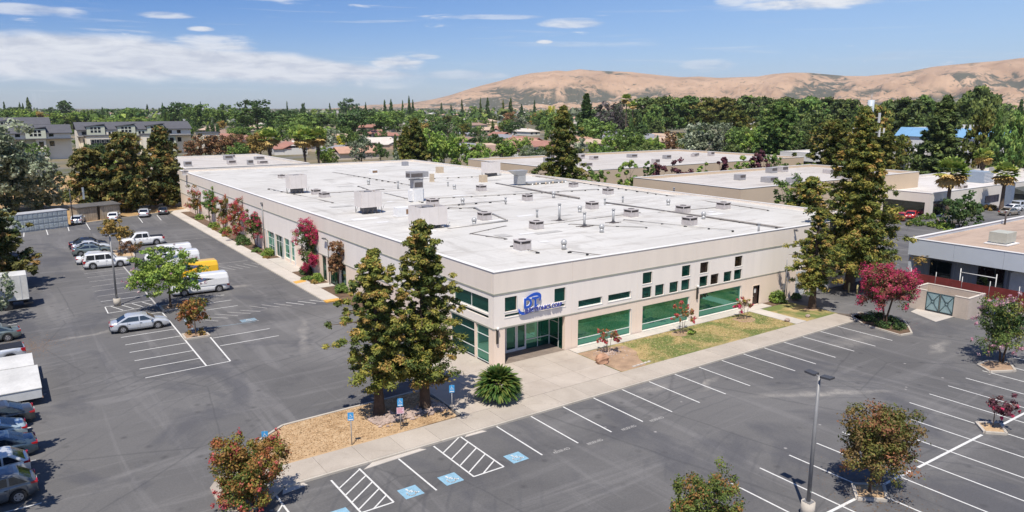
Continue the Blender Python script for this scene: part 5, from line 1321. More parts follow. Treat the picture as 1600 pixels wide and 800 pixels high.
# small white concrete marker and bollards by the drive
for (p, lb) in (((73.70, 42.20), 'left one of two yellowish bollards by the service drive'), ((73.64, 41.22), 'right one of two yellowish bollards by the service drive')):
    t = thing('bollard', lb, 'bollard', (*p, 0)); b = MB(); b.cyl((0, 0, 0), (0, 0, 1.0), .09, n=10); b.sphere((0, 0, 1.0), .09, n=10, k=4); b.build('post', mat('bollard_paint', (.5, .42, .2), .6, var=.1), t)

# ------------------------------------------------------------------ vehicles (built facing +X)
TYRE = mat('tyre_rubber', (0.018, 0.018, 0.019), .85, var=.15)
RIM = mat('alloy_rim', (0.50, 0.50, 0.51), .3, .8, .05)
CGLASS = glass_mat('car_glass', (0.30, 0.34, 0.38), (0.010, 0.012, 0.014), refl=.22)
CDARK = mat('car_trim_black', (0.02, 0.02, 0.022), .5, var=.1)
REDL = mat('tail_light_red', (0.42, 0.015, 0.02), .25, var=.1, coat=.6); WHL = mat('head_light_clear', (0.62, 0.63, 0.65), .12, .3, .05, coat=.6)
PLATE = mat('licence_plate_white', (.62, .64, .66), .5, var=.05)
def paint(name, col, metal=.35, rough=.28): return mat('car_paint_' + name, col, rough, metal, .04, 1.0, coat=.9)
CP = dict(silver=paint('silver', (.60, .62, .64), .35), white=paint('white', (.74, .74, .73), 0), grey=paint('grey', (.15, .16, .17), .5), darkgrey=paint('dark_grey', (.075, .08, .085), .5), blue=paint('blue', (.07, .11, .15), .5),
          lightblue=paint('light_blue', (.42, .52, .56), .3), green=paint('green_grey', (.22, .26, .24), .5), black=paint('black', (.02, .02, .025), .3), gold=paint('champagne', (.40, .34, .26), .5), red=paint('red', (.42, .02, .02), .1),
          yellow=paint('yellow', (.85, .50, .02), 0), palesilver=paint('pale_silver', (.66, .68, .69), .3))
def lerp_prof(pts, x):
    if x <= pts[0][0]: return pts[0][1]
    for (a, u), (b, v) in zip(pts[:-1], pts[1:]):
        if x <= b:
            t = (x - a) / (b - a); t = t * t * (3 - 2 * t) * .6 + t * .4
            return u + (v - u) * t
    return pts[-1][1]
# kind: L, W, wheel radius, rear axle x, front axle x, body top profile, cabin base (x0,x1,z), cabin roof (x0,x1,z), roof half width factor, side window splits
KINDS = dict(
    sedan=(4.75, 1.80, .33, -1.40, 1.40, [(-2.37, .70), (-2.25, .95), (-1.6, 1.00), (-.9, .98), (.8, .96), (1.5, .88), (2.15, .74), (2.37, .52)], (-1.90, 1.25, .93), (-.95, .45, 1.45), .80, (-.05,)),
    coupe=(4.55, 1.78, .33, -1.35, 1.35, [(-2.27, .72), (-2.15, .98), (-1.6, 1.02), (.8, .95), (1.5, .86), (2.1, .70), (2.27, .5)], (-2.0, 1.15, .93), (-.85, .2, 1.38), .76, (-.25,)),
    hatch=(4.45, 1.80, .34, -1.35, 1.35, [(-2.22, .78), (-2.12, 1.02), (-1.6, 1.05), (.8, .98), (1.4, .92), (2.0, .78), (2.22, .55)], (-2.08, 1.25, .97), (-1.35, .40, 1.50), .80, (-1.0, -.05)),
    suv=(4.75, 1.90, .37, -1.42, 1.42, [(-2.37, .85), (-2.3, 1.10), (-1.6, 1.13), (.9, 1.10), (1.5, 1.06), (2.2, .95), (2.37, .65)], (-2.28, 1.10, 1.06), (-2.05, .45, 1.78), .86, (-1.15, -.1)),
    pickup=(5.6, 1.95, .39, -1.75, 1.75, [(-2.8, 1.05), (-2.75, 1.20), (-1.6, 1.20), (.9, 1.18), (1.6, 1.14), (2.6, 1.02), (2.8, .70)], (-.95, 1.45, 1.14), (-.75, .75, 1.85), .86, (.0,)),
    van=(5.7, 2.0, .37, -1.75, 1.75, [(-2.85, .85), (-2.80, .93), (1.2, .95), (1.9, 1.08), (2.6, .98), (2.85, .62)], (-2.84, 1.95, .86), (-2.70, 1.15, 2.05), .84, None),
)
CAR_MESH = {}
def car_meshes(kind):
    if kind in CAR_MESH: return CAR_MESH[kind]
    L, W, wr, xa, xb, top, cb, cr, rwf, splits = KINDS[kind]
    M = {}
    hw = W / 2; n = 56; ar = wr * 1.17
    def halfw(x):
        u = abs(x) / (L / 2); return hw * (1 - .16 * u ** 5 - .05 * u ** 2)
    def low(x):
        z = .24 + (.06 if abs(x) > L / 2 - .25 else 0)
        for w in (xa, xb):
            d = abs(x - w)
            if d < ar: z = max(z, wr * .98 + math.sqrt(ar * ar - d * d) * .97)
        return z
    xs = sorted(set([-L / 2 + L * i / n for i in range(n + 1)] + [w + s * ar * k for w in (xa, xb) for s in (-1, 1) for k in (1.0, .985, .93)]))
    b = MB(); rows = []
    for x in xs:
        zt = lerp_prof(top, x); zl = min(low(x), zt - .12); w = halfw(x); h = zt - .24
        e = 1 - .10 * (abs(x) / (L / 2)) ** 8
        half = [(0, max(zl - .05, .2)), (w * .80, zl - .0), (w * .97, zl + .0), (w * 1.0 * e, zl + (zt - zl) * .28), (w * .995, zl + (zt - zl) * .62), (w * .955, zt - .09), (w * .87, zt - .015), (w * .5, zt + .02), (0, zt + .03)]
        ring = [(x, -y, z) for y, z in half] + [(x, y, z) for y, z in half[-2:0:-1]]
        rows.append(ring)
    m = len(rows[0]); vs = [p for r in rows for p in r]; fs = []
    for i in range(len(rows) - 1):
        for j in range(m): fs.append((i * m + j, i * m + (j + 1) % m, (i + 1) * m + (j + 1) % m, (i + 1) * m + j))
    fs = [f[::-1] for f in fs]
    b.add(vs, fs, 0, True); b.add(rows[0], [tuple(range(m))[::-1]]) ; b.add(rows[-1], [tuple(range(m))])
    # cabin shell
    (x0, x1, z0), (r0, r1, z1) = cb, cr; bw, tw = hw * .93, hw * rwf
    if kind == 'van': tw = hw * .82; bw = hw * 1.0
    lay = [(0, x0, x1, bw, z0)] + ([(.55, x0 + .02, x0 + (x1 - x0) * 0 + x1 - (x1 - r1) * .5, hw * .985, z0 + (z1 - z0) * .55)] if kind == 'van' else []) + [(.9, r0 - (.10 if kind != 'van' else .03), r1 + .12, tw + .03, z1 - .07), (1, r0 + .05, r1 - .05, tw - .08, z1 - .005), (1.1, r0 + .35, r1 - .3, tw - .38, z1 + .03)]
    cv = []
    for _, a, c, w, z in lay:
        k = .10
        cv.append([(a, -w + k, z), (a + k, -w, z), (c - k * 1.6, -w, z), (c, -w + k * 2.6, z), (c + .04, 0, z), (c, w - k * 2.6, z), (c - k * 1.6, w, z), (a + k, w, z), (a, w - k, z), (a - .03, 0, z)])
    m = 10; vs = [p for r in cv for p in r]
    fs = [(i * m + j, i * m + (j + 1) % m, (i + 1) * m + (j + 1) % m, (i + 1) * m + j) for i in range(len(cv) - 1) for j in range(m)] + [tuple(range((len(cv) - 1) * m, len(cv) * m))]
    b.add(vs, fs, 0, False)
    M['body'] = b
    # glass laid a few mm proud of the shell
    lo_r = cv[0]; hi_r = next(r for l, r in zip(lay, cv) if l[0] == .9)
    def side(xa_, xb_, sgn, g, za=.10, zb=.94):
        """window between fractions of the side; xa_/xb_ are x positions at mid height"""
        def at(x, v):
            y = -(bw + (tw + .03 - bw) * v) - .012
            if kind == 'van' and v < 1: y = -(bw + (hw * .985 - bw) * min(1, v / .55)) - .012 if v < .55 else -(hw * .985 + (tw + .03 - hw * .985) * (v - .55) / .45) - .012
            z = z0 + (z1 - .07 - z0) * v
            return (x, y * -sgn if sgn > 0 else y, z)
        def clampx(x, v):
            a = x0 + .10 + (r0 - .10 - x0 + .02) * v + .10; c = x1 - .16 + (r1 + .12 - x1 + .0) * v - .12
            return min(max(x, a), c)
        vs_ = [0, .55, 1] if kind == 'van' else [0, 1]
        P = []
        for v in [za] + ([.55] if kind == 'van' else []) + [zb]:
            P.append((at(clampx(xa_, v), v), at(clampx(xb_, v), v)))
        vv = [q for pr in P for q in pr]; ff = [(2 * i, 2 * i + 1, 2 * i + 3, 2 * i + 2) for i in range(len(P) - 1)]
        if sgn > 0: ff = [f[::-1] for f in ff]
        g.add(vv, ff)
    wins = []
    if kind == 'van': rng_ = [(.55, 3, .50, .90)]
    else:
        e = [-9] + list(splits) + [9]; rng_ = [(a + .05, c - .05, .10, .94) for a, c in zip(e[:-1], e[1:])]
    for a, c, za, zb in rng_:
        for s in (-1, 1):
            g = MB(); side(a, c, s, g, za, zb); wins.append(g)
    M['side_window'] = wins
    def end(front):
        g = MB(); P = []
        for v in ((.10, .93) if kind != 'van' or front else (.55, .9)):
            if front:
                xx = x1 + .055 + (r1 + .12 - x1) * v; w = (bw + (tw + .03 - bw) * v) - .22; xe = xx - .05
            else:
                xx = x0 - .045 + (r0 - .10 - x0) * v if kind != 'van' else x0 + .0 - .03; w = (bw + (tw + .03 - bw) * v) - .14; xe = xx + .03
            if kind == 'van' and front: pass
            z = z0 + (z1 - .07 - z0) * v
            P.append([(xe, -w, z), (xx, 0, z), (xe, w, z)])
        vv = P[0] + P[1]; ff = [(0, 1, 4, 3), (1, 2, 5, 4)]
        if not front: ff = [f[::-1] for f in ff]
        g.add(vv, ff, 0, True); return g
    M['windscreen'] = end(True)
    if kind != 'van': M['rear_window'] = end(False)
    # lights, bumpers, plate, mirrors, handles
    lx = L / 2; zt = lerp_prof(top, lx - .12); zr = lerp_prof(top, -lx + .1)
    M['headlight'] = []; M['taillight'] = []
    for s in (-1, 1):
        g = MB(); w = halfw(lx - .15)
        g.add([(lx - .42, s * (halfw(lx - .42) + .004), zt - .13), (lx - .42, s * (halfw(lx - .42) * .93), zt + .03), (lx - .02, s * w * .52, zt - .12), (lx + .012, s * w * .52, zt - .24), (lx - .06, s * w * .93, zt - .24)], [(0, 1, 2), (0, 2, 3), (0, 3, 4)] if s > 0 else [(2, 1, 0), (3, 2, 0), (4, 3, 0)])
        M['headlight'].append(g)
        g = MB(); h = .16 if kind not in ('van', 'pickup', 'suv') else .38; z_ = zr - .06 if kind != 'van' else zr
        x_ = -lx - .012
        g.box(x_, min(s * w * .60, s * w * .93), z_ - h, x_ + .05, max(s * w * .60, s * w * .93), z_) if kind not in ('van', 'pickup', 'suv') else g.box(x_, min(s * w * .84, s * w * .95), z_ - h, x_ + .05, max(s * w * .84, s * w * .95), z_)
        yy = s * (halfw(-lx + .2) + .0)
        g.box(-lx + .0, min(yy, yy - s * .06), z_ - h * .8, -lx + .30, max(yy, yy - s * .06), z_ - .02)
        M['taillight'].append(g)
    g = MB(); g.cbox(-lx + .02, 0, .30, .14, halfw(lx - .1) * 1.8, .10); g.cbox(lx - .03, 0, .27, .12, halfw(lx - .1) * 1.6, .12); g.cbox(lx - .012, 0, .45, .06, W * .42, .10); M['bumper'] = g
    g = MB(); g.cbox(-lx - .022, 0, .62 if kind != 'van' else .7, .015, .36, .15); M['licence_plate'] = g
    M['mirror'] = []; M['door_handle'] = []
    for s in (-1, 1):
        g = MB(); xm = cb[1] - .42 if kind != 'van' else 1.25; g.box(xm, min(s * (bw + .02), s * (bw + .22)), z0 + .04, xm + .12, max(s * (bw + .02), s * (bw + .22)), z0 + .20); M['mirror'].append(g)
        for xh in ((-.95, -.02) if kind not in ('coupe', 'van') else (.2,)):
            if kind == 'pickup': xh += .3
            g = MB(); yy = s * (halfw(xh) * .995 + .004); g.box(xh, min(yy, yy + s * .02), z0 - .16, xh + .16, max(yy, yy + s * .02), z0 - .125); M['door_handle'].append(g)
    g = MB()      # door shut lines
    for xd in ([-1.02, -.04, .92] if kind not in ('van', 'coupe') else [.15, 1.15]):
        for s in (-1, 1):
            yy = s * (halfw(xd) + .003); g.box(xd, min(yy, yy - s * .012), .36, xd + .012, max(yy, yy - s * .012), z0 - .05)
    M['shut_line'] = g
    if kind == 'pickup':
        g = MB(); g.box(-2.68, -.80, 1.19, -1.02, .80, 1.235); M['bed_cover'] = g
    wheel = MB(); wheel.cyl((0, -.11, 0), (0, .11, 0), wr, wr, 22); M['tyre'] = wheel
    rim = MB(); rim.cyl((0, -.125, 0), (0, .125, 0), wr * .62, wr * .62, 18)
    rimd = MB()
    for k in range(5):
        a = 2 * math.pi * k / 5 + .6
        for s in (-1, 1): rimd.cyl((math.cos(a) * wr * .42, s * .118, math.sin(a) * wr * .42), (math.cos(a) * wr * .42, s * .131, math.sin(a) * wr * .42), wr * .11, n=6)
    M['rim'] = rim; M['hole'] = rimd
    out = {}
    mm = dict(body=None, side_window=CGLASS, windscreen=CGLASS, rear_window=CGLASS, headlight=WHL, taillight=REDL, bumper=CDARK, licence_plate=PLATE, mirror=None, door_handle=CDARK, shut_line=CDARK, bed_cover=CDARK, tyre=TYRE, rim=RIM, hole=CDARK)
    for k, v in M.items():
        base = mm[k] or CP['silver']
        out[k] = [x.mesh(k, base) for x in v] if isinstance(v, list) else [v.mesh(k, base)]
    # wheel wells
    g = MB()
    for w in (xa, xb): g.cbox(w, 0, wr * .55, ar * 1.9, W * .86, wr * 1.25)
    out['wheel_well'] = [g.mesh('wheel_well', CDARK)]
    CAR_MESH[kind] = out; return out
PM = {}
def painted(me, m):
    k = (me.name, m.name)
    if k not in PM: n = me.copy(); n.materials[0] = m; PM[k] = n
    return PM[k]
def car(kind, col, lb, x, y, rz, z=0.0, cat=None, group=None, sc=1.0):
    names = dict(sedan='sedan', coupe='coupe', hatch='hatchback', suv='sport_utility_car', pickup='pickup_truck', van='cargo_van')
    cats = dict(sedan='car', coupe='car', hatch='car', suv='car', pickup='pickup', van='van')
    t = thing(names[kind], lb, cats[kind], (x, y, z), math.radians(rz), group)
    if sc != 1.0: t.scale = (sc, sc, sc)
    ms = car_meshes(kind); m = CP[col]; L, W, wr, xa, xb = KINDS[kind][:5]
    for k, lst in ms.items():
        if k in ('tyre', 'rim', 'hole'): continue
        for me in lst: put(k, painted(me, m) if k in ('body', 'mirror') else me, t)
    for xw in (xa, xb):
        for s in (-1, 1):
            w = put('wheel', ms['tyre'][0], t, loc=(xw, s * (W / 2 - .13), wr)); put('rim', ms['rim'][0], w); put('spoke_gap', ms['hole'][0], w)
    return t
# the lone sedan and the cars beside the far island
car('sedan', 'silver', 'lone silver sedan parked in the middle of the left lot', 9.05, 71.3, -3)
car('suv', 'white', 'white sport utility car with dark roof rack, nearest of the row by the light pole', 10.0, 102.6, -3, sc=1.05)
car('sedan', 'white', 'white sedan right behind the white sport utility car', 9.4, 106.3, -3)
car('coupe', 'green', 'green grey coupe third from the front in the far row', 9.5, 112.8, -3, sc=1.03)
car('coupe', 'palesilver', 'pale silver sedan with red tail lamps beyond the green grey coupe', 9.7, 115.9, -3, sc=1.03)
car('sedan', 'black', 'black sedan mostly hidden behind the pale silver one', 9.6, 118.8, -3)
car('pickup', 'white', 'white crew cab pickup truck with a black bed cover', 16.2, 116.4, 177, sc=1.03)
car('van', 'white', 'white cargo van nearest, in front of the yellow van', 16.6, 82.2, 178)
car('van', 'yellow', 'bright yellow cargo van between the white vans', 17.3, 89.6, 178)
car('van', 'white', 'third white van behind the tree, its rear only in view', 17.0, 97.6, 178)
car('van', 'white', 'farthest white van, beyond the one behind the tree', 17.2, 102.9, 178)
# far wall of the left lot
car('hatch', 'palesilver', 'silver hatchback beside the steel containers, rear to the camera', 10.6, 145.1, 78)
car('sedan', 'white', 'white sedan parked in front of the right dark shed', 16.2, 146.3, 78, sc=.97)
car('sedan', 'silver', 'silver sedan second from the right along the far kerb', 21.4, 148.0, 78)
car('sedan', 'darkgrey', 'dark red tailed grey sedan at the right end of the far kerb', 24.9, 149.6, 78, sc=.96)
# along the left edge of the picture, tails towards the lot
car('hatch', 'grey', 'dark grey car lowest at the left edge, tail in view', -2.3, 42.7, 183)
car('hatch', 'palesilver', 'silver hatchback second from the bottom at the left edge', -2.5, 45.5, 183)
car('sedan', 'blue', 'dark blue sedan in deep shade between two pale cars', -2.2, 48.2, 183)
car('coupe', 'lightblue', 'light blue grey coupe with white tail next to the dark blue sedan', -2.5, 50.9, 183)
car('sedan', 'darkgrey', 'black and grey sedan with rear spoiler beside the white flat roofed trailer', -2.1, 53.5, 183)
car('pickup', 'silver', 'silver pickup truck tail with an open dark bed at the left edge', -2.5, 67.6, 183)
car('sedan', 'green', 'green grey sedan above the silver pickup at the left edge', -2.2, 74.4, 183)
# right hand side
car('sedan', 'gold', 'champagne sedan with red tail behind the tan roofed building', *(132.32, 59.13), -6)
car('sedan', 'gold', 'brown grey sedan parked farther right behind the tan roofed building', *(152.76, 57.88), -8)
car('sedan', 'white', 'white sedan beyond the brown grey one at the right edge', *(159.10, 59.72), -8)
car('suv', 'silver', 'silver car partly cut by the right edge behind the white sedan', *(163.48, 59.97), -8)
car('hatch', 'red', 'red hatchback half hidden by the foot of the biggest redwood', *(130.06, 66.05), 20)
car('sedan', 'red', 'second red car just right of the red hatchback', *(133.86, 66.20), 20)
# trailers and box truck
TRW = mat('trailer_white', (.56, .55, .52), .6, var=.16, scale=.5, fine=.08); TRS = mat('trailer_side', (.55, .56, .56), .5, var=.08)
def trailer(lb, x0, x1, y0, y1, h):
    t = thing('flat_trailer', lb, 'trailer', (x0, y0, 0)); W_, D = x1 - x0, y1 - y0
    b = MB(); b.box(0, 0, .55, W_, D, h); b.build('box', TRS, t)
    n = 2
    for k in range(n):
        b = MB(); b.box(-.04 + W_ * k / n * 1.0 + .004, -.04, h + .002, W_ * (k + 1) / n + .04, D + .04, h + .05); b.build('roof_sheet', TRW, t)
    b = MB(); b.box(W_ - .0, -.02, .5, W_ + .05, D + .02, .62); b.box(W_ + .002, .0, h - .1, W_ + .04, D, h - .01); b.build('edge_rail', mat('rusty_rail', (.40, .25, .16), .8, var=.3, scale=3), t)
    for xx in (W_ * .35, W_ * .75):
        for yy in (.14, D - .14):
            w = MB(); w.cyl((xx, yy - .12, .38), (xx, yy + .12, .38), .38, n=16); w = w.build('wheel', TYRE, t)
    return t
trailer('near white flat roofed trailer at the left edge, in tree shade', -6.4, .85, 55.9, 61.2, 1.2)
trailer('far white flat roofed trailer touching the near one', -6.4, .65, 61.3, 64.4, 1.25)
t = thing('box_truck', 'white box truck at the left edge with its rear doors to the lot', 'truck', (-5.9, 85.2, 0))
b = MB(); b.box(0, 0, 1.0, 7.2, 2.5, 3.4); b.build('cargo_box', TRW, t)
b = MB()
for k in range(9): b.box(.2 + .8 * k, -.03, 1.0, .26 + .8 * k, -.004, 3.39)
b.box(0, -.035, .95, 7.2, -.003, 1.04); b.build('side_rib', TRS, t)
b = MB(); b.box(7.2, .1, 1.05, 7.24, 1.24, 3.3); b.build('rear_door', TRS, t); b = MB(); b.box(7.2, 1.26, 1.05, 7.24, 2.4, 3.3); b.build('rear_door', TRS, t)
b = MB(); b.box(6.7, .1, .45, 7.5, 2.4, .6); b.box(0, .5, .7, 7.1, .7, .97); b.box(0, 1.8, .7, 7.1, 2.0, .97); b.build('underframe', CDARK, t)
for xx in (1.0, 5.4):
    for yy in (.2, 2.3): w = MB(); w.cyl((xx, yy - .15, .45), (xx, yy + .15, .45), .45, n=18); w.build('wheel', TYRE, t)
# steel containers, sheds, small crane mast at the far side of the left lot
STL = mat('container_grey', (.36, .39, .40), .6, .1, .15, 1.5); STP = mat('container_panel', (.46, .50, .50), .55, .1, .2, 2)
t = thing('storage_cage_row', 'long grey steel storage enclosure with rows of vents and louvred panels', 'container', (1.2, 138.4, 0), math.radians(22.5))
b = MB(); b.box(0, .1, 0, 8.4, 2.6, 2.85); b.build('shell', STL, t)
b = MB(); b.box(-.1, 0, 2.85, 8.5, 2.7, 2.95); b.build('roof', mat('container_roof', (.50, .50, .50), .5, .2, .1), t)
for r, zc in enumerate((.25, 1.15, 2.1)):
    for c in range(11):
        x = .2 + c * .75
        if c > 7 and r == 2: pass
        b = MB(); b.box(x, .04, zc, x + .62, .095, zc + .66)
        for k in range(5): b.box(x + .05, .02, zc + .06 + .12 * k, x + .57, .038, zc + .12 + .12 * k)
        b.build('vent_panel', STP, t)
for i, (p, lb) in enumerate((((12.27, 146.62), 'left dark roofed shed with a pale sloping front'), ((15.97, 147.70), 'right dark roofed shed behind the white sedan'))):
    t = thing('shed', lb, 'shed', (*p, 0), math.radians(20)); 
    b = MB(); b.box(-1.7, 0, 0, 1.7, 2.6, 2.5); b.build('walls', mat('shed_wall', (.30, .24, .17), .85, var=.25, scale=1), t)
    b = MB()
    for k in range(8): b.box(-1.55 + .39 * k, -.05, .05, -1.2 + .39 * k, -.003, 2.25)
    b.build('front_boards', mat('shed_boards', (.36, .29, .21), .85, var=.3, scale=1), t)
    b = MB(); b.add([(-1.9, -.3, 2.5), (1.9, -.3, 2.5), (1.9, 2.9, 2.75), (-1.9, 2.9, 2.75), (-1.9, -.3, 2.62), (1.9, -.3, 2.62), (1.9, 2.9, 2.87), (-1.9, 2.9, 2.87)], [(3, 2, 1, 0), (4, 5, 6, 7), (0, 1, 5, 4), (1, 2, 6, 5), (2, 3, 7, 6), (3, 0, 4, 7)]); b.build('roof', mat('shed_roof', (.10, .095, .09), .8, var=.25), t)
t = thing('mast_arm', 'thin dark mast with a slanting pale arm behind the steel enclosure', 'mast', (9.7, 142.3, 0), math.radians(20))
b = MB(); b.cyl((0, 0, 0), (0, 0, 6.2), .09, n=8); b.cyl((0, 0, 3.8), (2.2, 0, 5.6), .05, n=6); b.build('mast', CDARK, t); b = MB(); b.box(2.0, -.1, 4.3, 2.25, .1, 6.3); b.build('arm_box', STL, t)
# refuse enclosure with its patterned gates, dumpster, fence
ENC = mat('enclosure_block', (.50, .42, .345), .85, var=.1, scale=.8, fine=.06)
t = thing('refuse_enclosure', 'beige walled refuse enclosure with pale blue criss-cross gates', 'enclosure', (0, 0, 0))
e0, e1, y0, y1, H = 73.0, 76.3, 30.0, 35.4, 2.0
b = MB(); b.box(e0, y0, 0, e1, y0 + .2, H); b.build('wall', ENC, t); b = MB(); b.box(e0, y1 - .2, 0, e1, y1, H); b.build('wall', ENC, t)
b = MB(); b.box(e1 - .2, y0 + .21, 0, e1, y1 - .21, H); b.build('wall', ENC, t)
b = MB(); b.box(e0, y0 + .21, 0, e0 + .2, 31.3, H); b.build('wall', ENC, t); b = MB(); b.box(e0, 33.9, 0, e0 + .2, y1 - .21, H); b.build('wall', ENC, t)
b = MB(); b.box(e0 + .21, y0 + .21, 0.012, e1 - .21, y1 - .21, .03); b.build('floor', DIRT, t)
b = MB()
for a in ((e0 - .02, y0 - .02, e1 + .02, y0 + .22), (e0 - .02, y1 - .22, e1 + .02, y1 + .02), (e1 - .22, y0 + .23, e1 + .02, y1 - .23), (e0 - .02, y0 + .23, e0 + .22, 31.3), (e0 - .02, 33.9, e0 + .22, y1 - .23)): b.box(a[0], a[1], H + .002, a[2], a[3], H + .06)
b.build('coping', mat('coping', (.60, .53, .45), .8, var=.08), t)
GT = mat('gate_pale_blue', (.24, .34, .35), .6, var=.15, scale=3); GTD = mat('gate_frame_dark', (.05, .085, .09), .5, .2, .1)
for ya in (31.33, 32.62):
    yb = ya + 1.25; yc = (ya + yb) / 2
    g = MB(); g.box(e0 + .06, ya, .15, e0 + .09, yb, 1.95); g = g.build('gate', GT, t)
    f = MB()
    for q in ((ya, .15, yb, .21), (ya, 1.89, yb, 1.95), (ya, .21, ya + .06, 1.89), (yb - .06, .21, yb, 1.89), (yc - .16, .9, yc + .16, .96), (yc - .16, 1.18, yc + .16, 1.24), (yc - .16, .96, yc - .1, 1.18), (yc + .1, .96, yc + .16, 1.18)): f.box(e0 + .03, q[0], q[1], e0 + .058, q[2], q[3])
    for (u, v) in (((ya, .15), (yc - .14, .9)), ((yb, .15), (yc + .14, .9)), ((ya, 1.95), (yc - .14, 1.24)), ((yb, 1.95), (yc + .14, 1.24))): f.cyl((e0 + .04, *u), (e0 + .04, *v), .03, n=5)
    f.build('gate_frame', GTD, g)
t = thing('dumpster', 'blue steel dumpster with a grey lid behind the pink flowered tree', 'dumpster', (*(76.45, 28.56), 0), math.radians(0))
b = MB(); b.add([(-.7, -1.0, .15), (.7, -1.0, .15), (.7, 1.0, .15), (-.7, 1.0, .15), (-.9, -1.05, 1.2), (.85, -1.05, 1.35), (.85, 1.05, 1.35), (-.9, 1.05, 1.2)], [(3, 2, 1, 0), (4, 5, 6, 7), (0, 1, 5, 4), (1, 2, 6, 5), (2, 3, 7, 6), (3, 0, 4, 7)]); b.build('bin', mat('dumpster_blue', (.02, .07, .28), .5, var=.15), t)
b = MB(); b.add([(-.95, -1.08, 1.22), (.9, -1.08, 1.37), (.9, 1.08, 1.37), (-.95, 1.08, 1.22), (-.95, -1.08, 1.28), (.9, -1.08, 1.43), (.9, 1.08, 1.43), (-.95, 1.08, 1.28)], [(3, 2, 1, 0), (4, 5, 6, 7), (0, 1, 5, 4), (1, 2, 6, 5), (2, 3, 7, 6), (3, 0, 4, 7)]); b.build('lid', mat('dumpster_lid', (.14, .15, .16), .6, var=.15), t)

# ------------------------------------------------------------------ the flat roofed buildings around
NW = mat('warm_beige_wall', (.58, .455, .32), .85, var=.06, scale=.2, fine=.03)
NWG = mat('pale_grey_wall', (.70, .64, .56), .8, var=.06, scale=.2)
NR = roof_mat('buff_roof', (.47, .43, .385), (.55, .51, .465), (.36, .32, .28))
NR2 = roof_mat('pale_roof', (.56, .52, .48), (.64, .60, .56), (.45, .40, .36))
NR3 = roof_mat('tan_gravel_roof', (.40, .30, .225), (.47, .355, .27), (.28, .20, .15))
WINB = glass_mat('black_glass', (.12, .16, .18), (.006, .008, .010), refl=.3)
def flat_building(name, lb, x0, y0, x1, y1, H, wall, roofm, units=6, par=.45, cap=None, seed=1, panel=9.0):
    rr = random.Random(seed)
    t = thing(name, lb, 'building', (x0, y0, 0)); W_, D = x1 - x0, y1 - y0
    n = max(1, round(W_ / panel)); m = max(1, round(D / panel))
    for k in range(n):
        for yy in (0, D - .3): b = MB(); b.box(W_ * k / n + .01, yy, 0, W_ * (k + 1) / n - .01, yy + .3, H); b.build('wall_panel', wall, t)
    for k in range(m):
        for xx in (0, W_ - .3): b = MB(); b.box(xx, .3 + (D - .6) * k / m + .01, 0, xx + .3, .3 + (D - .6) * (k + 1) / m - .01, H); b.build('wall_panel', wall, t)
    b = MB(); b.box(-.05, -.05, H, W_ + .05, .32, H + .06); b.box(-.05, D - .32, H, W_ + .05, D + .05, H + .06); b.box(-.05, .325, H, .32, D - .325, H + .06); b.box(W_ - .32, .325, H, W_ + .05, D - .325, H + .06); b.build('parapet_cap', cap or CAP, t)
    b = MB(); b.box(.31, .31, H - par - .2, W_ - .31, D - .31, H - par); b.build('roof', roofm, t)
    us = []
    for k in range(units):
        ux, uy = rr.uniform(.1, .9) * W_, rr.uniform(.12, .88) * D; s = rr.uniform(1.3, 2.4); h = rr.uniform(.7, 1.2)
        p = thing('rooftop_unit', 'grey rooftop unit on the ' + lb.split(' with ')[0].split(' behind ')[0], 'air conditioner', (x0 + ux, y0 + uy, H - par + .02), 0, 'grey units on the ' + lb.split(' with ')[0].split(' behind ')[0])
        b = MB(); b.cbox(0, 0, 0, s, s * .8, h); b.build('cabinet', UNIT if k % 2 else MATS['grey_unit'], p); b = MB(); b.cbox(0, -s * .41, h * .45, s * .8, .03, h * .45); b.build('louvre', LOUV, p)
        us.append((math.atan2(x0 + ux, y0 + uy), p))
    us.sort(key=lambda q: q[0])
    for k, (_, p) in enumerate(us): p['label'] = ['first', 'second', 'third', 'fourth', 'fifth', 'sixth', 'seventh', 'eighth', 'ninth', 'tenth', 'eleventh', 'twelfth', 'thirteenth', 'fourteenth'][k] + ' ' + p['label'].replace('grey ', '', 1).replace('rooftop unit', 'rooftop unit from the left')
    return t
def win(t, x0, y0, z0, x1, y1, z1, frame=None, glass=None, n=1):
    """window lying on a wall plane: either x0==x1 or y0==y1 (plane facing -X or -Y)"""
    for k in range(n):
        if abs(y1 - y0) < 1e-6:
            a, c = x0 + (x1 - x0) * k / n, x0 + (x1 - x0) * (k + 1) / n
            f = MB(); f.box(a, y0 - .05, z0, c - .02, y0 - .004, z1); f = f.build('window', frame or DARKF, t); g = MB(); g.box(a + .07, y0 - .065, z0 + .07, c - .09, y0 - .052, z1 - .07); g.build('pane', glass or WINB, f)
        else:
            a, c = y0 + (y1 - y0) * k / n, y0 + (y1 - y0) * (k + 1) / n
            f = MB(); f.box(x0 - .05, a, z0, x0 - .004, c - .02, z1); f = f.build('window', frame or DARKF, t); g = MB(); g.box(x0 - .065, a + .07, z0 + .07, x0 - .052, c - .09, z1 - .07); g.build('pane', glass or WINB, f)
c = flat_building('warehouse', 'nearer beige walled flat roofed building right behind the white roof', 95.2, 73.6, 150, 97.5, 7.0, NW, NR, 8, seed=3)
b_ = flat_building('warehouse', 'farther long beige walled flat roofed building with many roof units', 96.2, 113.3, 171, 156.5, 7.0, NW, NR, 14, seed=8)
lbk = flat_building('warehouse', 'weathered low roofed building behind the far left corner', 33.5, 170.5, 61, 214, 6.6, NWG, NR, 7, seed=5)
DX, DY = (136.83, 64.55)
d = flat_building('office_building', 'pale office building with fan palms and dark windows', DX, DY, DX + 75, DY + 20, 4.4, NWG, NR2, 6, seed=11, cap=CAP)
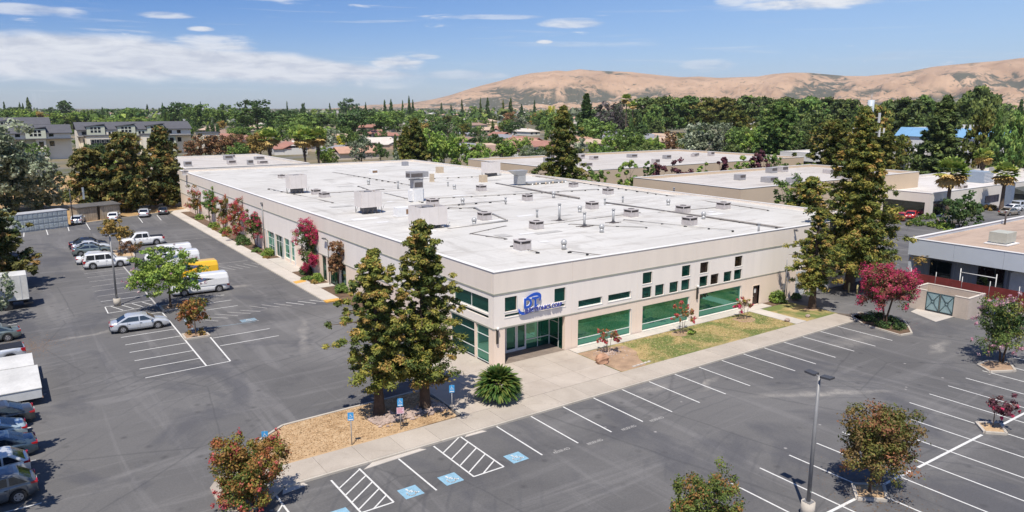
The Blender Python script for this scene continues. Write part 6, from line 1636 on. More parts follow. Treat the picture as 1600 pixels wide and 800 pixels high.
win(d, 0, 1.0, .3, 0, 8.6, 2.7, n=2); win(d, 1.0, 0, .3, 6.4, 0, 2.7, n=2); win(d, 21.5, 0, 1.1, 27.5, 0, 2.5, n=3, glass=glass_mat('window_violet', (.3, .3, .4), (.02, .02, .03), refl=.3)); win(d, 44.2, 0, 1.0, 56.0, 0, 2.6, n=5)
b = MB(); b.box(.8, -.12, 2.75, 6.6, -.01, 2.9); b.build('sun_visor', DARKF, d); b = MB(); b.box(29.9, -1.2, 0, 31.4, 0, 4.75); b.build('pier', mat('slate_blue_wall', (.16, .20, .27), .7, var=.1), d)
b = MB(); b.add([(33.8, -3.2, 2.4), (43.0, -3.2, 2.4), (43.0, 0, 3.4), (33.8, 0, 3.4), (33.8, -3.2, 2.2), (43.0, -3.2, 2.2), (43.0, 0, 2.2), (33.8, 0, 2.2)], [(0, 1, 2, 3), (7, 6, 5, 4), (4, 5, 1, 0), (5, 6, 2, 1), (7, 4, 0, 3)]); b.box(34.2, -3.0, 0, 34.5, -.02, 2.19); b.box(42.4, -3.0, 0, 42.7, -.02, 2.19); b.build('porch', mat('porch_dark', (.06, .065, .06), .8, var=.2), d)
box = thing('roof_screen', 'blue grey louvred screen box on the pale office building roof', 'equipment screen', (*(171.18, 71.61), 3.98)); b = MB(); b.cbox(0, 0, 0, 4.2, 4.0, 2.3); b.build('screen_wall', mat('blue_grey_screen', (.26, .31, .37), .6, var=.08), box)
for k in range(7): b = MB(); b.box(-2.1, -2.04, .2 + .3 * k, 2.1, -2.002, .28 + .3 * k); b.build('slat', CAP, box)
# tan roofed building at the right edge: broad pale fascia over a recessed grey wall
e = thing('low_building', 'low building with tan gravel roof and broad pale blue grey fascia', 'building', (84.2, -12, 0))
FAS = mat('fascia_pale', (.50, .53, .56), .6, var=.06, scale=.3); GW = mat('ribbed_grey_wall', (.25, .26, .28), .8, var=.1, scale=.5)
W_, D = 40.0, 53.6
for k in range(11):
    b = MB(); b.box(0, D * k / 11 + .01, 3.1, .3, D * (k + 1) / 11 - .01, 4.95); b.build('fascia_panel', FAS, e)
for k in range(9): b = MB(); b.box(.31 + (W_ - .31) * k / 9, D - .3, 0, .31 + (W_ - .31) * (k + 1) / 9 - .02, D, 4.95); b.build('fascia_panel', FAS, e)
b = MB(); b.box(-.04, -.04, 4.96, .36, D + .04, 5.02); b.box(.365, D - .36, 4.96, W_, D + .04, 5.02); b.build('parapet_cap', CAP, e)
b = MB(); b.box(.31, 0, 4.4, W_, D - .31, 4.62); b.build('roof', NR3, e)
b = MB(); b.box(1.7, 0, 0, 2.0, D - .31, 4.39)
for k in range(110): b.box(1.64, .2 + k * .48, .02, 1.698, .34 + k * .48, 4.38)
b.build('ribbed_wall', GW, e)
b = MB(); b.box(.31, 0, 3.02, 1.69, D - .31, 3.1); b.build('soffit', GW, e)
for y in (44.2, 38.5):
    win(e, 1.63, y, .1, 1.63, y + 2.6, 3.0, n=1)
win(e, 1.63, 49.5, .8, 1.63, 51.8, 2.6)
b = MB()
pts = [(0, 0), (2.3, 0), (2.3, 2.6), (1.15, 3.4), (0, 2.6)]
vs = [(1.2, 41.2 + u, v) for u, v in pts] + [(1.45, 41.2 + u, v) for u, v in pts]; b.add(vs, [(4, 3, 2, 1, 0), (5, 6, 7, 8, 9)] + [(k, (k + 1) % 5, 5 + (k + 1) % 5, 5 + k) for k in range(5)]); b.build('white_hood_panel', TRW, e)
u = thing('rooftop_unit', 'large pale box unit on the tan gravel roof', 'air conditioner', (*(90.82, 34.79), 4.66)); b = MB(); b.cbox(0, 0, .25, 2.4, 1.8, 1.1); b.build('cabinet', mat('pale_unit', (.42, .42, .36), .6, var=.1), u); b = MB(); b.cbox(0, 0, 0, 3.0, 2.4, .12); b.cbox(0, 0, .12, 2.0, 1.4, .13); b.build('curb', CAP, u); b = MB(); b.cbox(1.5, 0, .3, .5, 1.2, .7); b.build('side_duct', LOUV, u)
v = thing('vent_pipe', 'thin dark vent pipe on the tan gravel roof', 'vent pipe', (*(106.41, 40.69), 4.64)); b = MB(); b.cyl((0, 0, 0), (0, 0, 1.7), .11, n=8); b.build('pipe', LOUV, v); b = MB(); b.cyl((0, 0, 1.7), (0, 0, 1.85), .17, n=8); b.build('cap', GALV, v)
# dark red screened fence in front of it
fe = thing('fence', 'dark red screened chain link fence behind the refuse enclosure', 'fence', (0, 0, 0)); FRM = mat('fence_cloth_red', (.16, .022, .018), .8, var=.25, scale=1.2)
yy = [39.0 - 2.6 * k for k in range(14)]
for a, c in zip(yy[:-1], yy[1:]):
    b = MB(); b.box(80.0, c + .03, .05, 80.03, a - .03, 2.0 + random.uniform(-.05, .03)); b.build('screen_panel', FRM, fe); b = MB(); b.cyl((80.06, a, 0), (80.06, a, 2.5), .04, n=6); b.build('post', GALV, fe)
fe2 = thing('fence', 'dark green screened gate panel at the left end of the red fence', 'fence', (0, 0, 0))
for a in (41.6, 44.2): b = MB(); b.box(80.0, a - 2.55, .05, 80.03, a, 2.0); b.build('screen_panel', mat('fence_cloth_green', (.03, .07, .06), .8, var=.2), fe2); b = MB(); b.cyl((80.06, a, 0), (80.06, a, 2.3), .04, n=6); b.build('post', GALV, fe2)
ra = thing('pipe_rack', 'white pipe frame standing behind the red fence', 'pipe rack', (81.6, 31.3, 0))
for q in ((0, 0), (0, 3.4)): b = MB(); b.cyl((0, q[1], 0), (0, q[1], 3.0), .05, n=6); b.build('upright', TRW, ra)
b = MB(); b.cyl((0, 0, 2.6), (0, 3.4, 2.6), .05, n=6); b.build('rail', TRW, ra)
# white strip and the taller blue edged building at the far right
f = flat_building('shop_building', 'white flat roofed shop block with red and yellow bushes along it', 203, 119.5, 240, 143, 6.0, mat('white_wall', (.66, .63, .58), .8, var=.05), NR2, 2, seed=2)
win(f, 0, 2, .3, 0, 9.8, 3.4, n=2); win(f, 0, 11.5, .3, 0, 21, 3.4, n=2)
BLU = mat('blue_metal_roof', (.19, .36, .54), .45, .1, .08, .3)
gb = thing('blue_edged_building', 'large white building with a bright blue sloping roof edge', 'building', (282, 100, 0))
b = MB(); b.box(0, 0, 0, 60, 49, 9.0); b.build('wall', mat('white_wall_far', (.68, .66, .64), .8, var=.04), gb)
for k in range(10):
    y0_, y1_ = 4.9 * k, 4.9 * (k + 1) - .04
    b = MB(); b.add([(-.5, y0_, 9.0), (-.5, y1_, 9.0), (4, y1_, 12.2), (4, y0_, 12.2), (0, y0_, 8.9), (0, y1_, 8.9), (4, y1_, 8.9), (4, y0_, 8.9)], [(3, 2, 1, 0), (0, 1, 5, 4), (2, 3, 7, 6), (3, 0, 4, 7), (1, 2, 6, 5)]); b.build('roof_panel', BLU, gb)
b = MB(); b.box(4.02, 0, 9.01, 60, 49, 12.0); b.box(10, 20, 12.02, 18, 40, 13.2); b.build('upper_roof', TRW, gb)
b = MB(); b.cyl((-.06, 33, 5.2), (-.02, 33, 5.2), 2.0, n=20); bb = b.build('round_logo', mat('faded_logo_red', (.50, .22, .18), .7, var=.2), gb)
for dy, h in ((-1.3, 1.6), (-.65, 2.4), (0, 3.0), (.65, 2.4), (1.3, 1.6)): b = MB(); b.box(-.09, 33 + dy - .14, 5.2 - h / 2, -.065, 33 + dy + .14, 5.2 + h / 2); b.build('logo_bar', TRW, bb)
fr = flat_building('shop_building', 'low white shopfront with dark openings in front of the blue edged building', 250, 118, 268, 142, 5.2, MATS['white_wall'], NR2, 0, seed=2)
win(fr, 0, 13, .3, 0, 23, 3.0, n=3); win(fr, 0, 1.5, .3, 0, 10, 3.0, n=3)
# more flat roofs among the far trees
for (x0, y0, x1, y1, H, lb) in ((*(294.24, 185.21), *(393.59, 226.94), 6, 'distant white roof in the pines left of the mast'),): pass
flat_building('shop_building', 'small white roofed building among pines at the far right edge', 395, 172, 430, 190, 6, MATS['white_wall'], NR2, 0, seed=4)
flat_building('shop_building', 'white flat roof among the pines left of the cell mast', 330, 215, 372, 240, 6, MATS['white_wall'], NR2, 0, seed=4)
# cell mast
mt = thing('cell_mast', 'tall pale cell phone mast with panel antennas above the trees', 'antenna mast', (*(166.75, 94.32), 0)); PW = mat('mast_white', (.42, .47, .50), .5, var=.06)
b = MB(); b.cyl((0, 0, 0), (0, 0, 15), .45, .4, 14); b.build('pole', PW, mt); b = MB(); b.cyl((0, 0, 15), (0, 0, 21.2), .72, .72, 16); b.build('radome', PW, mt)
for z, n, r, h, w in ((17.2, 6, 2.3, 2.2, .38), (13.9, 8, 3.2, 1.9, .34)):
    for k in range(n):
        a = 2 * math.pi * k / n + .5; b = MB(); b.cbox(r * math.cos(a), r * math.sin(a), z - h / 2, w, w, h, rz=a); b.build('panel_antenna', TRW, mt)
        b = MB(); b.cyl((0, 0, z), (r * math.cos(a), r * math.sin(a), z), .05, n=5); b.build('arm', GALV, mt)
for k in range(3): b = MB(); b.cyl((.3 * k - .3, 0, 21.2), (.3 * k - .3, 0, 22.3 + .3 * (k % 2)), .03, n=5); b.build('whip', GALV, mt)
# ---- grey roofed apartments at the far left
AW = mat('olive_siding', (.54, .55, .42), .8, var=.05, scale=.3); ACR = mat('cream_stucco', (.78, .70, .57), .8, var=.05, scale=.3); AR = mat('grey_shingle', (.085, .085, .095), .85, var=.12, scale=.6, fine=.15); AOR = mat('orange_stucco', (.50, .25, .12), .8, var=.1)
def gable(b, x0, x1, y0, y1, z0, z1, mode='x', th=.25):
    if mode == 'x':
        ym = (y0 + y1) / 2; vs = [(x0, y0, z0), (x1, y0, z0), (x1, ym, z1), (x0, ym, z1), (x0, y1, z0), (x1, y1, z0)]
        b.add(vs + [(x, y, z - th) for x, y, z in vs], [(0, 1, 2, 3), (3, 2, 5, 4), (6, 9, 8, 7), (9, 10, 11, 8), (0, 6, 7, 1), (5, 11, 10, 4), (1, 7, 8, 2), (2, 8, 11, 5), (0, 3, 9, 6), (3, 4, 10, 9)])
    else:
        xm = (x0 + x1) / 2; vs = [(x0, y0, z0), (x0, y1, z0), (xm, y1, z1), (xm, y0, z1), (x1, y0, z0), (x1, y1, z0)]
        b.add(vs + [(x, y, z - th) for x, y, z in vs], [(3, 2, 1, 0), (4, 5, 2, 3), (7, 8, 9, 6), (8, 11, 10, 9), (1, 7, 6, 0), (4, 10, 11, 5), (2, 8, 7, 1), (5, 11, 8, 2), (0, 6, 9, 3), (3, 9, 10, 4)])
def shed_roof(b, x0, x1, y0, y1, za, zb, th=.3):
    vs = [(x0, y0, za), (x1, y0, zb), (x1, y1, zb), (x0, y1, za)]
    b.add(vs + [(x, y, z - th) for x, y, z in vs], [(0, 1, 2, 3), (7, 6, 5, 4), (0, 4, 5, 1), (1, 5, 6, 2), (2, 6, 7, 3), (3, 7, 4, 0)])
def apartments(lb, x0, x1, y0, dorm, wings, zr=13.6):
    t = thing('apartment_building', lb, 'building', (0, 0, 0))
    b = MB(); b.box(x0, y0, 0, x1, y0 + 14, zr - 3.3); b.build('wall', ACR, t)
    b = MB(); shed_roof(b, x0 - .4, x1 + .4, y0 - 3.4, y0 - .03, 8.0, 8.0, .3); b.build('porch_roof', AR, t)
    for k in range(int((x1 - x0 - 2) / 3.6)):
        xw = x0 + 1.4 + 3.6 * k
        win(t, xw, y0, 8.5, xw + 1.7, y0, 10.0, frame=TRW); win(t, xw, y0, 4.9, xw + 1.7, y0, 6.9, frame=TRW)
        if k % 3 == 0: b = MB(); b.box(xw - .9, y0 - 2.6, 0, xw + 2.4, y0 - .04, 7.65); b.build('bay', AW if k % 2 else ACR, t); win(t, xw, y0 - 2.6, 4.7, xw + 1.7, y0 - 2.6, 6.9, frame=TRW)
    b = MB(); gable(b, x0 - .6, x1 + .6, y0 - .8, y0 + 14.8, zr - 3.0, zr); b.build('roof', AR, t)
    for xd in dorm:
        b = MB(); b.box(xd - 3.3, y0 - .9, 5, xd + 3.3, y0 + 4, zr - 1.5); b.build('dormer', AW, t)
        b = MB(); shed_roof(b, xd - 3.8, xd + 3.6, y0 - 1.3, y0 + 5, zr - 1.55, zr - .55); b.build('dormer_roof', AR, t)
        for k in range(3):
            for z in (zr - 4.2, zr - 2.9): win(t, xd - 2.0 + 1.35 * k, y0 - .9, z, xd - .9 + 1.35 * k, y0 - .9, z + 1.05, frame=TRW)
    for k, xd in enumerate(dorm[:-1]):
        xm = (xd + dorm[k + 1]) / 2
        b = MB(); b.box(xm - 1.9, y0 - .5, 5, xm + 2.3, y0, zr - 3.4); b.build('bay', AW if k % 2 else ACR, t)
        for q in range(2): win(t, xm - 1.2 + 1.4 * q, y0 - .5, zr - 5.0, xm - .2 + 1.4 * q, y0 - .5, zr - 3.8, frame=TRW)
    for (a, c, h) in wings:
        b = MB(); b.box(a, y0 - 9, 0, c, y0 - 1, h); w_ = b.build('wing', ACR, t)
        b = MB(); b.box(a - .3, y0 - 9.3, h, c + .3, y0 - .9, h + .35); b.build('wing_roof', AR, t)
        b = MB(); b.box(a + 1.4, y0 - 9.1, 1.0, c - 1.2, y0 - 9.01, h - 1.2); b.build('glazed_bay', WINB, t)
        n = max(2, int((c - a) / 1.9))
        for k in range(n):
            for z in (h - 2.6, h - 5.0, h - 7.4): win(t, a + 1.7 + 1.7 * k, y0 - 9.12, z, a + 2.9 + 1.7 * k, y0 - 9.12, z + 1.3, frame=TRW) if a + 3 + 1.7 * k < c - 1.0 else None
    return t
apartments('grey roofed apartment block with olive dormers in a row, behind the brown conifers', 29, 72, 349, (35.5, 46.8, 58.0), ((31, 40.5, 8.2), (51.5, 60.5, 8.4), (74.0, 82.0, 8.6)))
apartments('left grey roofed apartment block partly hidden by the silver eucalyptus', -30, 25.5, 336, (-22, 14), ((-4, 6, 8.0),), 13.0)
apartments('farther grey roofed apartment block seen over the left one', -24, 22, 392, (-12, 6), (), 15.2)

HOUSE_XY = [(126.6, 525.8), (140.6, 608.8), (188.2, 654.7), (226.8, 755.3), (244.2, 1119.0), (447.8, 1716.2), (571.5, 1786.2), (813.7, 2274.0), (664.3, 1721.3), (749.7, 1844.1), (659.7, 1568.0), (109.0, 446.4), (115.8, 422.8), (105.4, 317.0), (110.1, 337.0), (115.8, 333.0), (114.9, 280.0), (115.0, 270.7), (165.5, 406.9), (206.0, 457.0), (202.0, 423.5), (263.9, 560.0), (157.7, 344.2), (158.9, 329.1), (233.7, 526.3), (618.6, 1144.7), (596.0, 1160.6), (724.7, 1268.3), (983.4, 1680.7), (1570.9, 2965.0), (443.4, 702.2), (439.3, 670.0), (463.8, 687.9), (332.8, 532.1), (314.6, 487.1), (334.4, 491.5), (359.8, 534.7), (250.9, 413.0), (201.1, 329.2), (259.4, 383.4), (242.4, 353.0), (316.4, 436.2), (223.9, 313.2), (212.3, 291.7), (197.0, 264.3), (164.8, 264.8), (163.0, 246.3), (174.0, 269.0), (687.7, 938.2), (821.0, 1096.2), (1351.6, 1897.8), (646.5, 837.5), (2050.5, 3307.6), (1506.7, 2501.3), (3219.5, 4863.3), (3545.5, 4635.3), (250.6, 294.6), (238.6, 273.3), (328.0, 359.1), (347.0, 371.6), (270.0, 297.4), (306.7, 308.1), (289.6, 283.6), (322.4, 307.1), (287.2, 269.0), (394.8, 468.5), (366.1, 247.7), (384.9, 253.4), (377.2, 239.9), (1696.5, 1181.9), (479.7, 371.7), (1353.3, 828.6), (583.3, 234.5), (810.5, 318.3), (1415.5, 587.3), (567.8, 217.2), (132.7, 1326.4), (60.0, 1092.4), (229.2, 1417.1), (2158.4, 858.9)]
BGTREES = [(15.5, 1001.5, 17.4, 25.0, 'green', 'round'), (34.0, 953.5, 16.1, 21.3, 'lime', 'round'), (47.5, 979.1, 16.0, 17.6, 'gold', 'round'), (58.9, 903.3, 13.7, 22.0, 'lime', 'round'), (70.3, 895.3, 14.3, 26.1, 'lime', 'round'), (91.2, 948.5, 16.7, 25.0, 'green', 'round'), (25.3, 1164.2, 19.5, 34.3, 'dark', 'round'), (3.9, 1009.6, 18.1, 25.0, 'green', 'round'), (27.8, 1755.7, 28.0, 11.6, 'dark', 'cone'), (55.9, 1854.7, 27.3, 11.0, 'dark', 'cone'), (57.4, 1735.0, 25.6, 9.0, 'dark', 'cone'), (55.7, 1455.2, 32.8, 17.4, 'pine', 'cone'), (104.6, 1421.0, 27.7, 21.7, 'dark', 'pine'), (88.8, 1515.3, 19.5, 13.8, 'dark', 'round'), (133.0, 1196.7, 16.0, 7.5, 'dark', 'column'), (127.2, 1001.6, 16.5, 23.8, 'dark', 'round'), (132.0, 920.0, 17.4, 22.1, 'green', 'round'), (203.6, 1276.8, 22.4, 10.3, 'dark', 'cone'), (92.3, 820.7, 9.2, 21.9, 'lime', 'round'), (114.0, 753.1, 10.3, 20.6, 'lime', 'round'), (202.7, 1148.0, 23.9, 8.4, 'dark', 'cone'), (146.8, 782.5, 21.9, 19.3, 'dark', 'round'), (179.7, 886.6, 23.0, 25.0, 'dark', 'round'), (167.1, 768.3, 20.7, 21.9, 'green', 'round'), (201.8, 871.2, 19.5, 22.1, 'green', 'round'), (186.0, 755.1, 20.7, 19.3, 'green', 'round'), (167.4, 627.6, 17.5, 18.4, 'green', 'round'), (179.4, 619.2, 23.1, 27.0, 'dark', 'round'), (224.7, 728.0, 15.2, 19.3, 'dark', 'round'), (328.3, 1189.6, 25.3, 10.3, 'dark', 'cone'), (339.6, 1537.6, 28.0, 9.0, 'dark', 'cone'), (117.8, 506.1, 8.2, 3.8, 'dark', 'column'), (120.5, 504.2, 7.8, 3.8, 'dark', 'column'), (115.4, 507.8, 6.9, 3.4, 'dark', 'column'), (102.1, 571.1, 15.1, 3.7, 'dark', 'column'), (103.5, 570.0, 14.2, 3.3, 'green', 'column'), (105.3, 540.7, 9.4, 13.4, 'green', 'round'), (111.3, 536.4, 9.4, 11.6, 'dark', 'round'), (69.3, 311.8, 9.1, 8.9, 'rust', 'round'), (74.1, 308.5, 8.1, 9.4, 'rust', 'round'), (78.9, 305.1, 8.3, 8.9, 'rust', 'round'), (84.7, 305.9, 6.9, 7.4, 'rust', 'round'), (85.1, 291.7, 10.8, 9.7, 'gold', 'round'), (63.1, 307.1, 6.4, 7.1, 'rust', 'round'), (120.2, 438.5, 8.0, 14.4, 'green', 'round'), (118.9, 459.7, 6.8, 7.9, 'lime', 'round'), (181.2, 546.6, 15.8, 16.6, 'dark', 'round'), (193.6, 609.3, 11.3, 15.1, 'green', 'round'), (346.4, 1047.4, 25.7, 6.6, 'dark', 'cone'), (364.2, 1035.0, 24.8, 8.4, 'dark', 'round'), (506.3, 1223.3, 31.4, 20.6, 'dark', 'round'), (520.8, 1213.1, 23.8, 16.0, 'dark', 'round'), (534.4, 1203.6, 26.0, 9.2, 'dark', 'cone'), (459.0, 968.7, 27.4, 10.3, 'dark', 'cone'), (466.4, 963.5, 28.3, 11.2, 'dark', 'cone'), (439.6, 874.4, 26.0, 7.7, 'dark', 'cone'), (411.9, 802.5, 29.9, 8.7, 'dark', 'cone'), (415.6, 799.9, 26.2, 7.1, 'dark', 'cone'), (544.4, 1394.4, 25.6, 10.3, 'dark', 'cone'), (183.2, 514.3, 14.2, 20.5, 'green', 'round'), (221.0, 590.1, 13.4, 18.4, 'dark', 'round'), (193.5, 453.2, 16.3, 18.8, 'dark', 'round'), (203.9, 499.8, 14.2, 14.0, 'dark', 'round'), (236.7, 507.8, 14.9, 21.5, 'green', 'round'), (273.4, 553.4, 15.4, 18.4, 'green', 'round'), (168.7, 496.3, 12.8, 15.2, 'green', 'round'), (306.6, 797.9, 13.9, 25.0, 'green', 'round'), (303.7, 672.8, 14.6, 19.3, 'dark', 'round'), (341.5, 705.7, 15.6, 17.8, 'lime', 'round'), (339.3, 647.8, 14.6, 21.9, 'green', 'round'), (116.8, 298.4, 9.8, 6.6, 'sage', 'round'), (116.6, 278.8, 10.6, 6.8, 'green', 'round'), (106.2, 244.5, 8.9, 6.9, 'sage', 'round'), (123.1, 304.7, 7.1, 5.1, 'yellow', 'round'), (117.2, 252.3, 6.3, 5.3, 'dark', 'round'), (175.1, 400.1, 6.5, 7.6, 'dark', 'round'), (163.8, 389.2, 5.6, 8.1, 'green', 'round'), (130.3, 349.0, 9.8, 12.8, 'lime', 'round'), (115.0, 359.7, 10.4, 7.7, 'green', 'round'), (115.9, 339.2, 11.4, 6.1, 'lime', 'round'), (185.4, 356.6, 12.8, 5.7, 'sage', 'round'), (223.9, 485.8, 2.7, 10.3, 'green', 'round'), (113.3, 206.6, 12.0, 7.9, 'lime', 'round'), (119.1, 208.6, 10.2, 6.8, 'lime', 'round'), (122.6, 206.1, 9.8, 7.6, 'lime', 'round'), (130.5, 206.9, 7.5, 8.2, 'lime', 'round'), (144.9, 210.3, 8.3, 10.0, 'lime', 'round'), (154.4, 210.9, 6.0, 6.5, 'sage', 'round'), (187.2, 323.6, 12.0, 11.2, 'dark', 'round'), (211.6, 374.6, 12.3, 11.4, 'dark', 'round'), (243.2, 444.2, 13.6, 13.4, 'green', 'round'), (199.6, 315.0, 9.5, 7.9, 'dark', 'round'), (191.3, 292.9, 6.0, 7.4, 'green', 'round'), (281.4, 445.7, 6.2, 8.4, 'lime', 'round'), (316.3, 523.4, 12.3, 13.0, 'green', 'round'), (183.0, 274.1, 7.9, 6.4, 'dark', 'round'), (547.9, 906.5, 28.3, 8.4, 'dark', 'cone'), (569.4, 891.4, 30.1, 7.5, 'pine', 'cone'), (529.3, 811.7, 29.2, 12.0, 'dark', 'cone'), (545.6, 800.3, 26.8, 8.6, 'olive', 'cone'), (553.7, 794.6, 28.4, 12.9, 'pine', 'cone'), (616.9, 858.3, 22.1, 11.2, 'dark', 'cone'), (695.1, 933.0, 28.2, 9.3, 'dark', 'cone'), (561.3, 897.1, 19.5, 13.1, 'green', 'round'), (413.2, 596.2, 15.9, 15.4, 'rust', 'round'), (373.8, 524.8, 14.1, 12.6, 'sage', 'round'), (596.5, 764.6, 19.5, 12.0, 'yellow', 'round'), (440.2, 577.3, 17.1, 19.3, 'green', 'round'), (324.7, 415.3, 16.0, 15.9, 'green', 'round'), (498.7, 663.5, 13.9, 14.7, 'gold', 'round'), (737.0, 1259.7, 23.1, 12.9, 'dark', 'cone'), (825.1, 1452.4, 27.8, 11.8, 'dark', 'cone'), (341.7, 375.3, 21.2, 22.3, 'purplegrey', 'round'), (248.2, 281.0, 13.2, 15.9, 'green', 'round'), (308.3, 327.3, 18.8, 9.5, 'purplegrey', 'round'), (262.1, 271.2, 13.2, 3.3, 'dark', 'column'), (305.2, 309.1, 13.8, 6.1, 'dark', 'column'), (307.6, 307.4, 13.0, 5.3, 'green', 'column'), (367.2, 357.5, 19.5, 11.6, 'pinebright', 'pine'), (416.9, 415.6, 24.3, 27.7, 'pine', 'pine'), (430.0, 406.5, 25.3, 27.7, 'pine', 'pine'), (423.0, 377.5, 25.0, 24.5, 'pinebright', 'pine'), (414.7, 352.4, 23.9, 25.2, 'olive', 'pine'), (405.5, 330.7, 23.7, 22.3, 'olive', 'pine'), (416.1, 323.3, 24.5, 24.1, 'pine', 'pine'), (491.1, 363.7, 24.8, 25.7, 'pine', 'pine'), (481.2, 336.7, 24.6, 22.5, 'pine', 'pine'), (451.5, 298.5, 24.1, 23.2, 'pinebright', 'pine'), (484.0, 303.9, 23.9, 23.3, 'pine', 'pine'), (495.1, 296.2, 23.0, 21.5, 'pine', 'pine'), (731.6, 500.6, 25.0, 29.4, 'dark', 'round'), (305.5, 240.9, 16.4, 16.5, 'olive', 'pine'), (326.5, 211.9, 15.9, 14.1, 'pine', 'pine'), (226.7, 201.8, 12.8, 11.5, 'sage', 'round'), (231.9, 198.1, 13.6, 11.5, 'sage', 'round'), (232.2, 188.8, 12.5, 10.2, 'sage', 'round'), (230.8, 181.1, 11.2, 8.5, 'green', 'round'), (229.8, 173.5, 11.4, 9.2, 'lime', 'round'), (254.4, 236.1, 8.9, 7.8, 'rust', 'round'), (263.3, 176.2, 10.1, 8.9, 'pine', 'pine'), (233.6, 170.8, 14.4, 9.7, 'pinebright', 'pine'), (201.6, 219.3, 8.6, 6.8, 'lime', 'round'), (205.8, 216.4, 8.1, 5.2, 'lime', 'round'), (210.2, 213.3, 8.1, 6.8, 'lime', 'round'), (216.3, 209.1, 7.1, 7.3, 'lime', 'round'), (191.4, 217.3, 6.4, 6.1, 'lime', 'round'), (192.0, 226.0, 7.6, 5.8, 'sage', 'round'), (219.2, 216.6, 6.2, 5.4, 'green', 'round'), (422.0, 227.4, 21.6, 16.7, 'pine', 'pine'), (399.8, 206.6, 22.2, 19.1, 'pine', 'pine'), (438.6, 215.8, 23.8, 19.7, 'pinebright', 'pine'), (327.1, 141.1, 25.1, 15.1, 'pine', 'pine'), (307.0, 127.8, 21.9, 10.9, 'pine', 'pine'), (397.5, 176.5, 22.0, 13.2, 'pine', 'pine'), (214.4, 86.6, 17.1, 6.9, 'pinebright', 'cone'), (211.3, 80.8, 16.7, 7.3, 'pinebright', 'pine'), (233.0, 86.5, 17.4, 7.3, 'pine', 'pine'), (231.3, 97.1, 17.4, 7.5, 'olive', 'pine'), (654.1, 249.7, 23.4, 12.3, 'dark', 'cone'), (808.0, 320.1, 20.7, 19.3, 'green', 'round'), (1165.2, 474.8, 26.6, 28.1, 'redwood', 'round'), (481.7, 277.4, 20.3, 13.4, 'green', 'round'), (387.2, 215.4, 18.8, 14.1, 'redwood', 'pine'), (515.3, 253.9, 20.3, 10.7, 'sage', 'round'), (187.5, 109.5, 11.8, 7.0, 'olive', 'pine'), (230.1, 119.0, 10.2, 6.1, 'olive', 'pine'), (408.0, 154.9, 15.3, 12.8, 'rust', 'round'), (292.8, 129.4, 3.8, 4.4, 'rust', 'round'), (1190.3, 942.6, 30.4, 10.3, 'dark', 'cone'), (1216.8, 924.1, 28.0, 9.0, 'dark', 'cone'), (1693.8, 1183.8, 38.9, 13.8, 'dark', 'cone'), (1716.9, 1167.6, 37.3, 12.0, 'dark', 'cone'), (2118.0, 2073.7, 39.0, 15.5, 'dark', 'cone'), (2148.6, 2052.4, 43.8, 15.5, 'dark', 'cone'), (2164.9, 2041.0, 39.0, 12.9, 'dark', 'cone')]

# ------------------------------------------------------------------ houses of the district
ROOFC = dict(red=mat('clay_tile_roof', (.33, .16, .12), .85, var=.15, scale=.5, fine=.12), brown=mat('brown_shingle_roof', (.27, .18, .14), .9, var=.15, scale=.5, fine=.12), grey=mat('grey_roof', (.24, .24, .26), .9, var=.12, scale=.5, fine=.1),
             tan=mat('tan_roof', (.46, .34, .25), .9, var=.12, scale=.5, fine=.1), pale=mat('pale_gravel_roof', (.55, .50, .44), .9, var=.1, scale=.5), orange=mat('orange_tile_roof', (.44, .26, .18), .85, var=.15, scale=.5, fine=.12))
HW = [mat('house_cream', (.58, .50, .40), .85, var=.06), mat('house_white', (.66, .64, .60), .85, var=.05), mat('house_peach', (.55, .38, .27), .85, var=.07), mat('house_yellow', (.58, .48, .24), .85, var=.07)]
GAR = mat('garage_door_white', (.60, .59, .56), .6, var=.05)
HP = {}
def hip(b, w, d, z0, z1, ov=.6, th=.2):
    x0, x1, y0, y1 = -w / 2 - ov, w / 2 + ov, -d / 2 - ov, d / 2 + ov; r = (d / 2 + ov) * .95
    vs = [(x0, y0, z0), (x1, y0, z0), (x1, y1, z0), (x0, y1, z0), (x0 + r, 0, z1), (x1 - r, 0, z1)]
    b.add(vs + [(x, y, z - th) for x, y, z in vs[:4]], [(0, 1, 5, 4), (1, 2, 5), (2, 3, 4, 5), (3, 0, 4), (0, 6, 7, 1), (1, 7, 8, 2), (2, 8, 9, 3), (3, 9, 6, 0), (9, 8, 7, 6)])
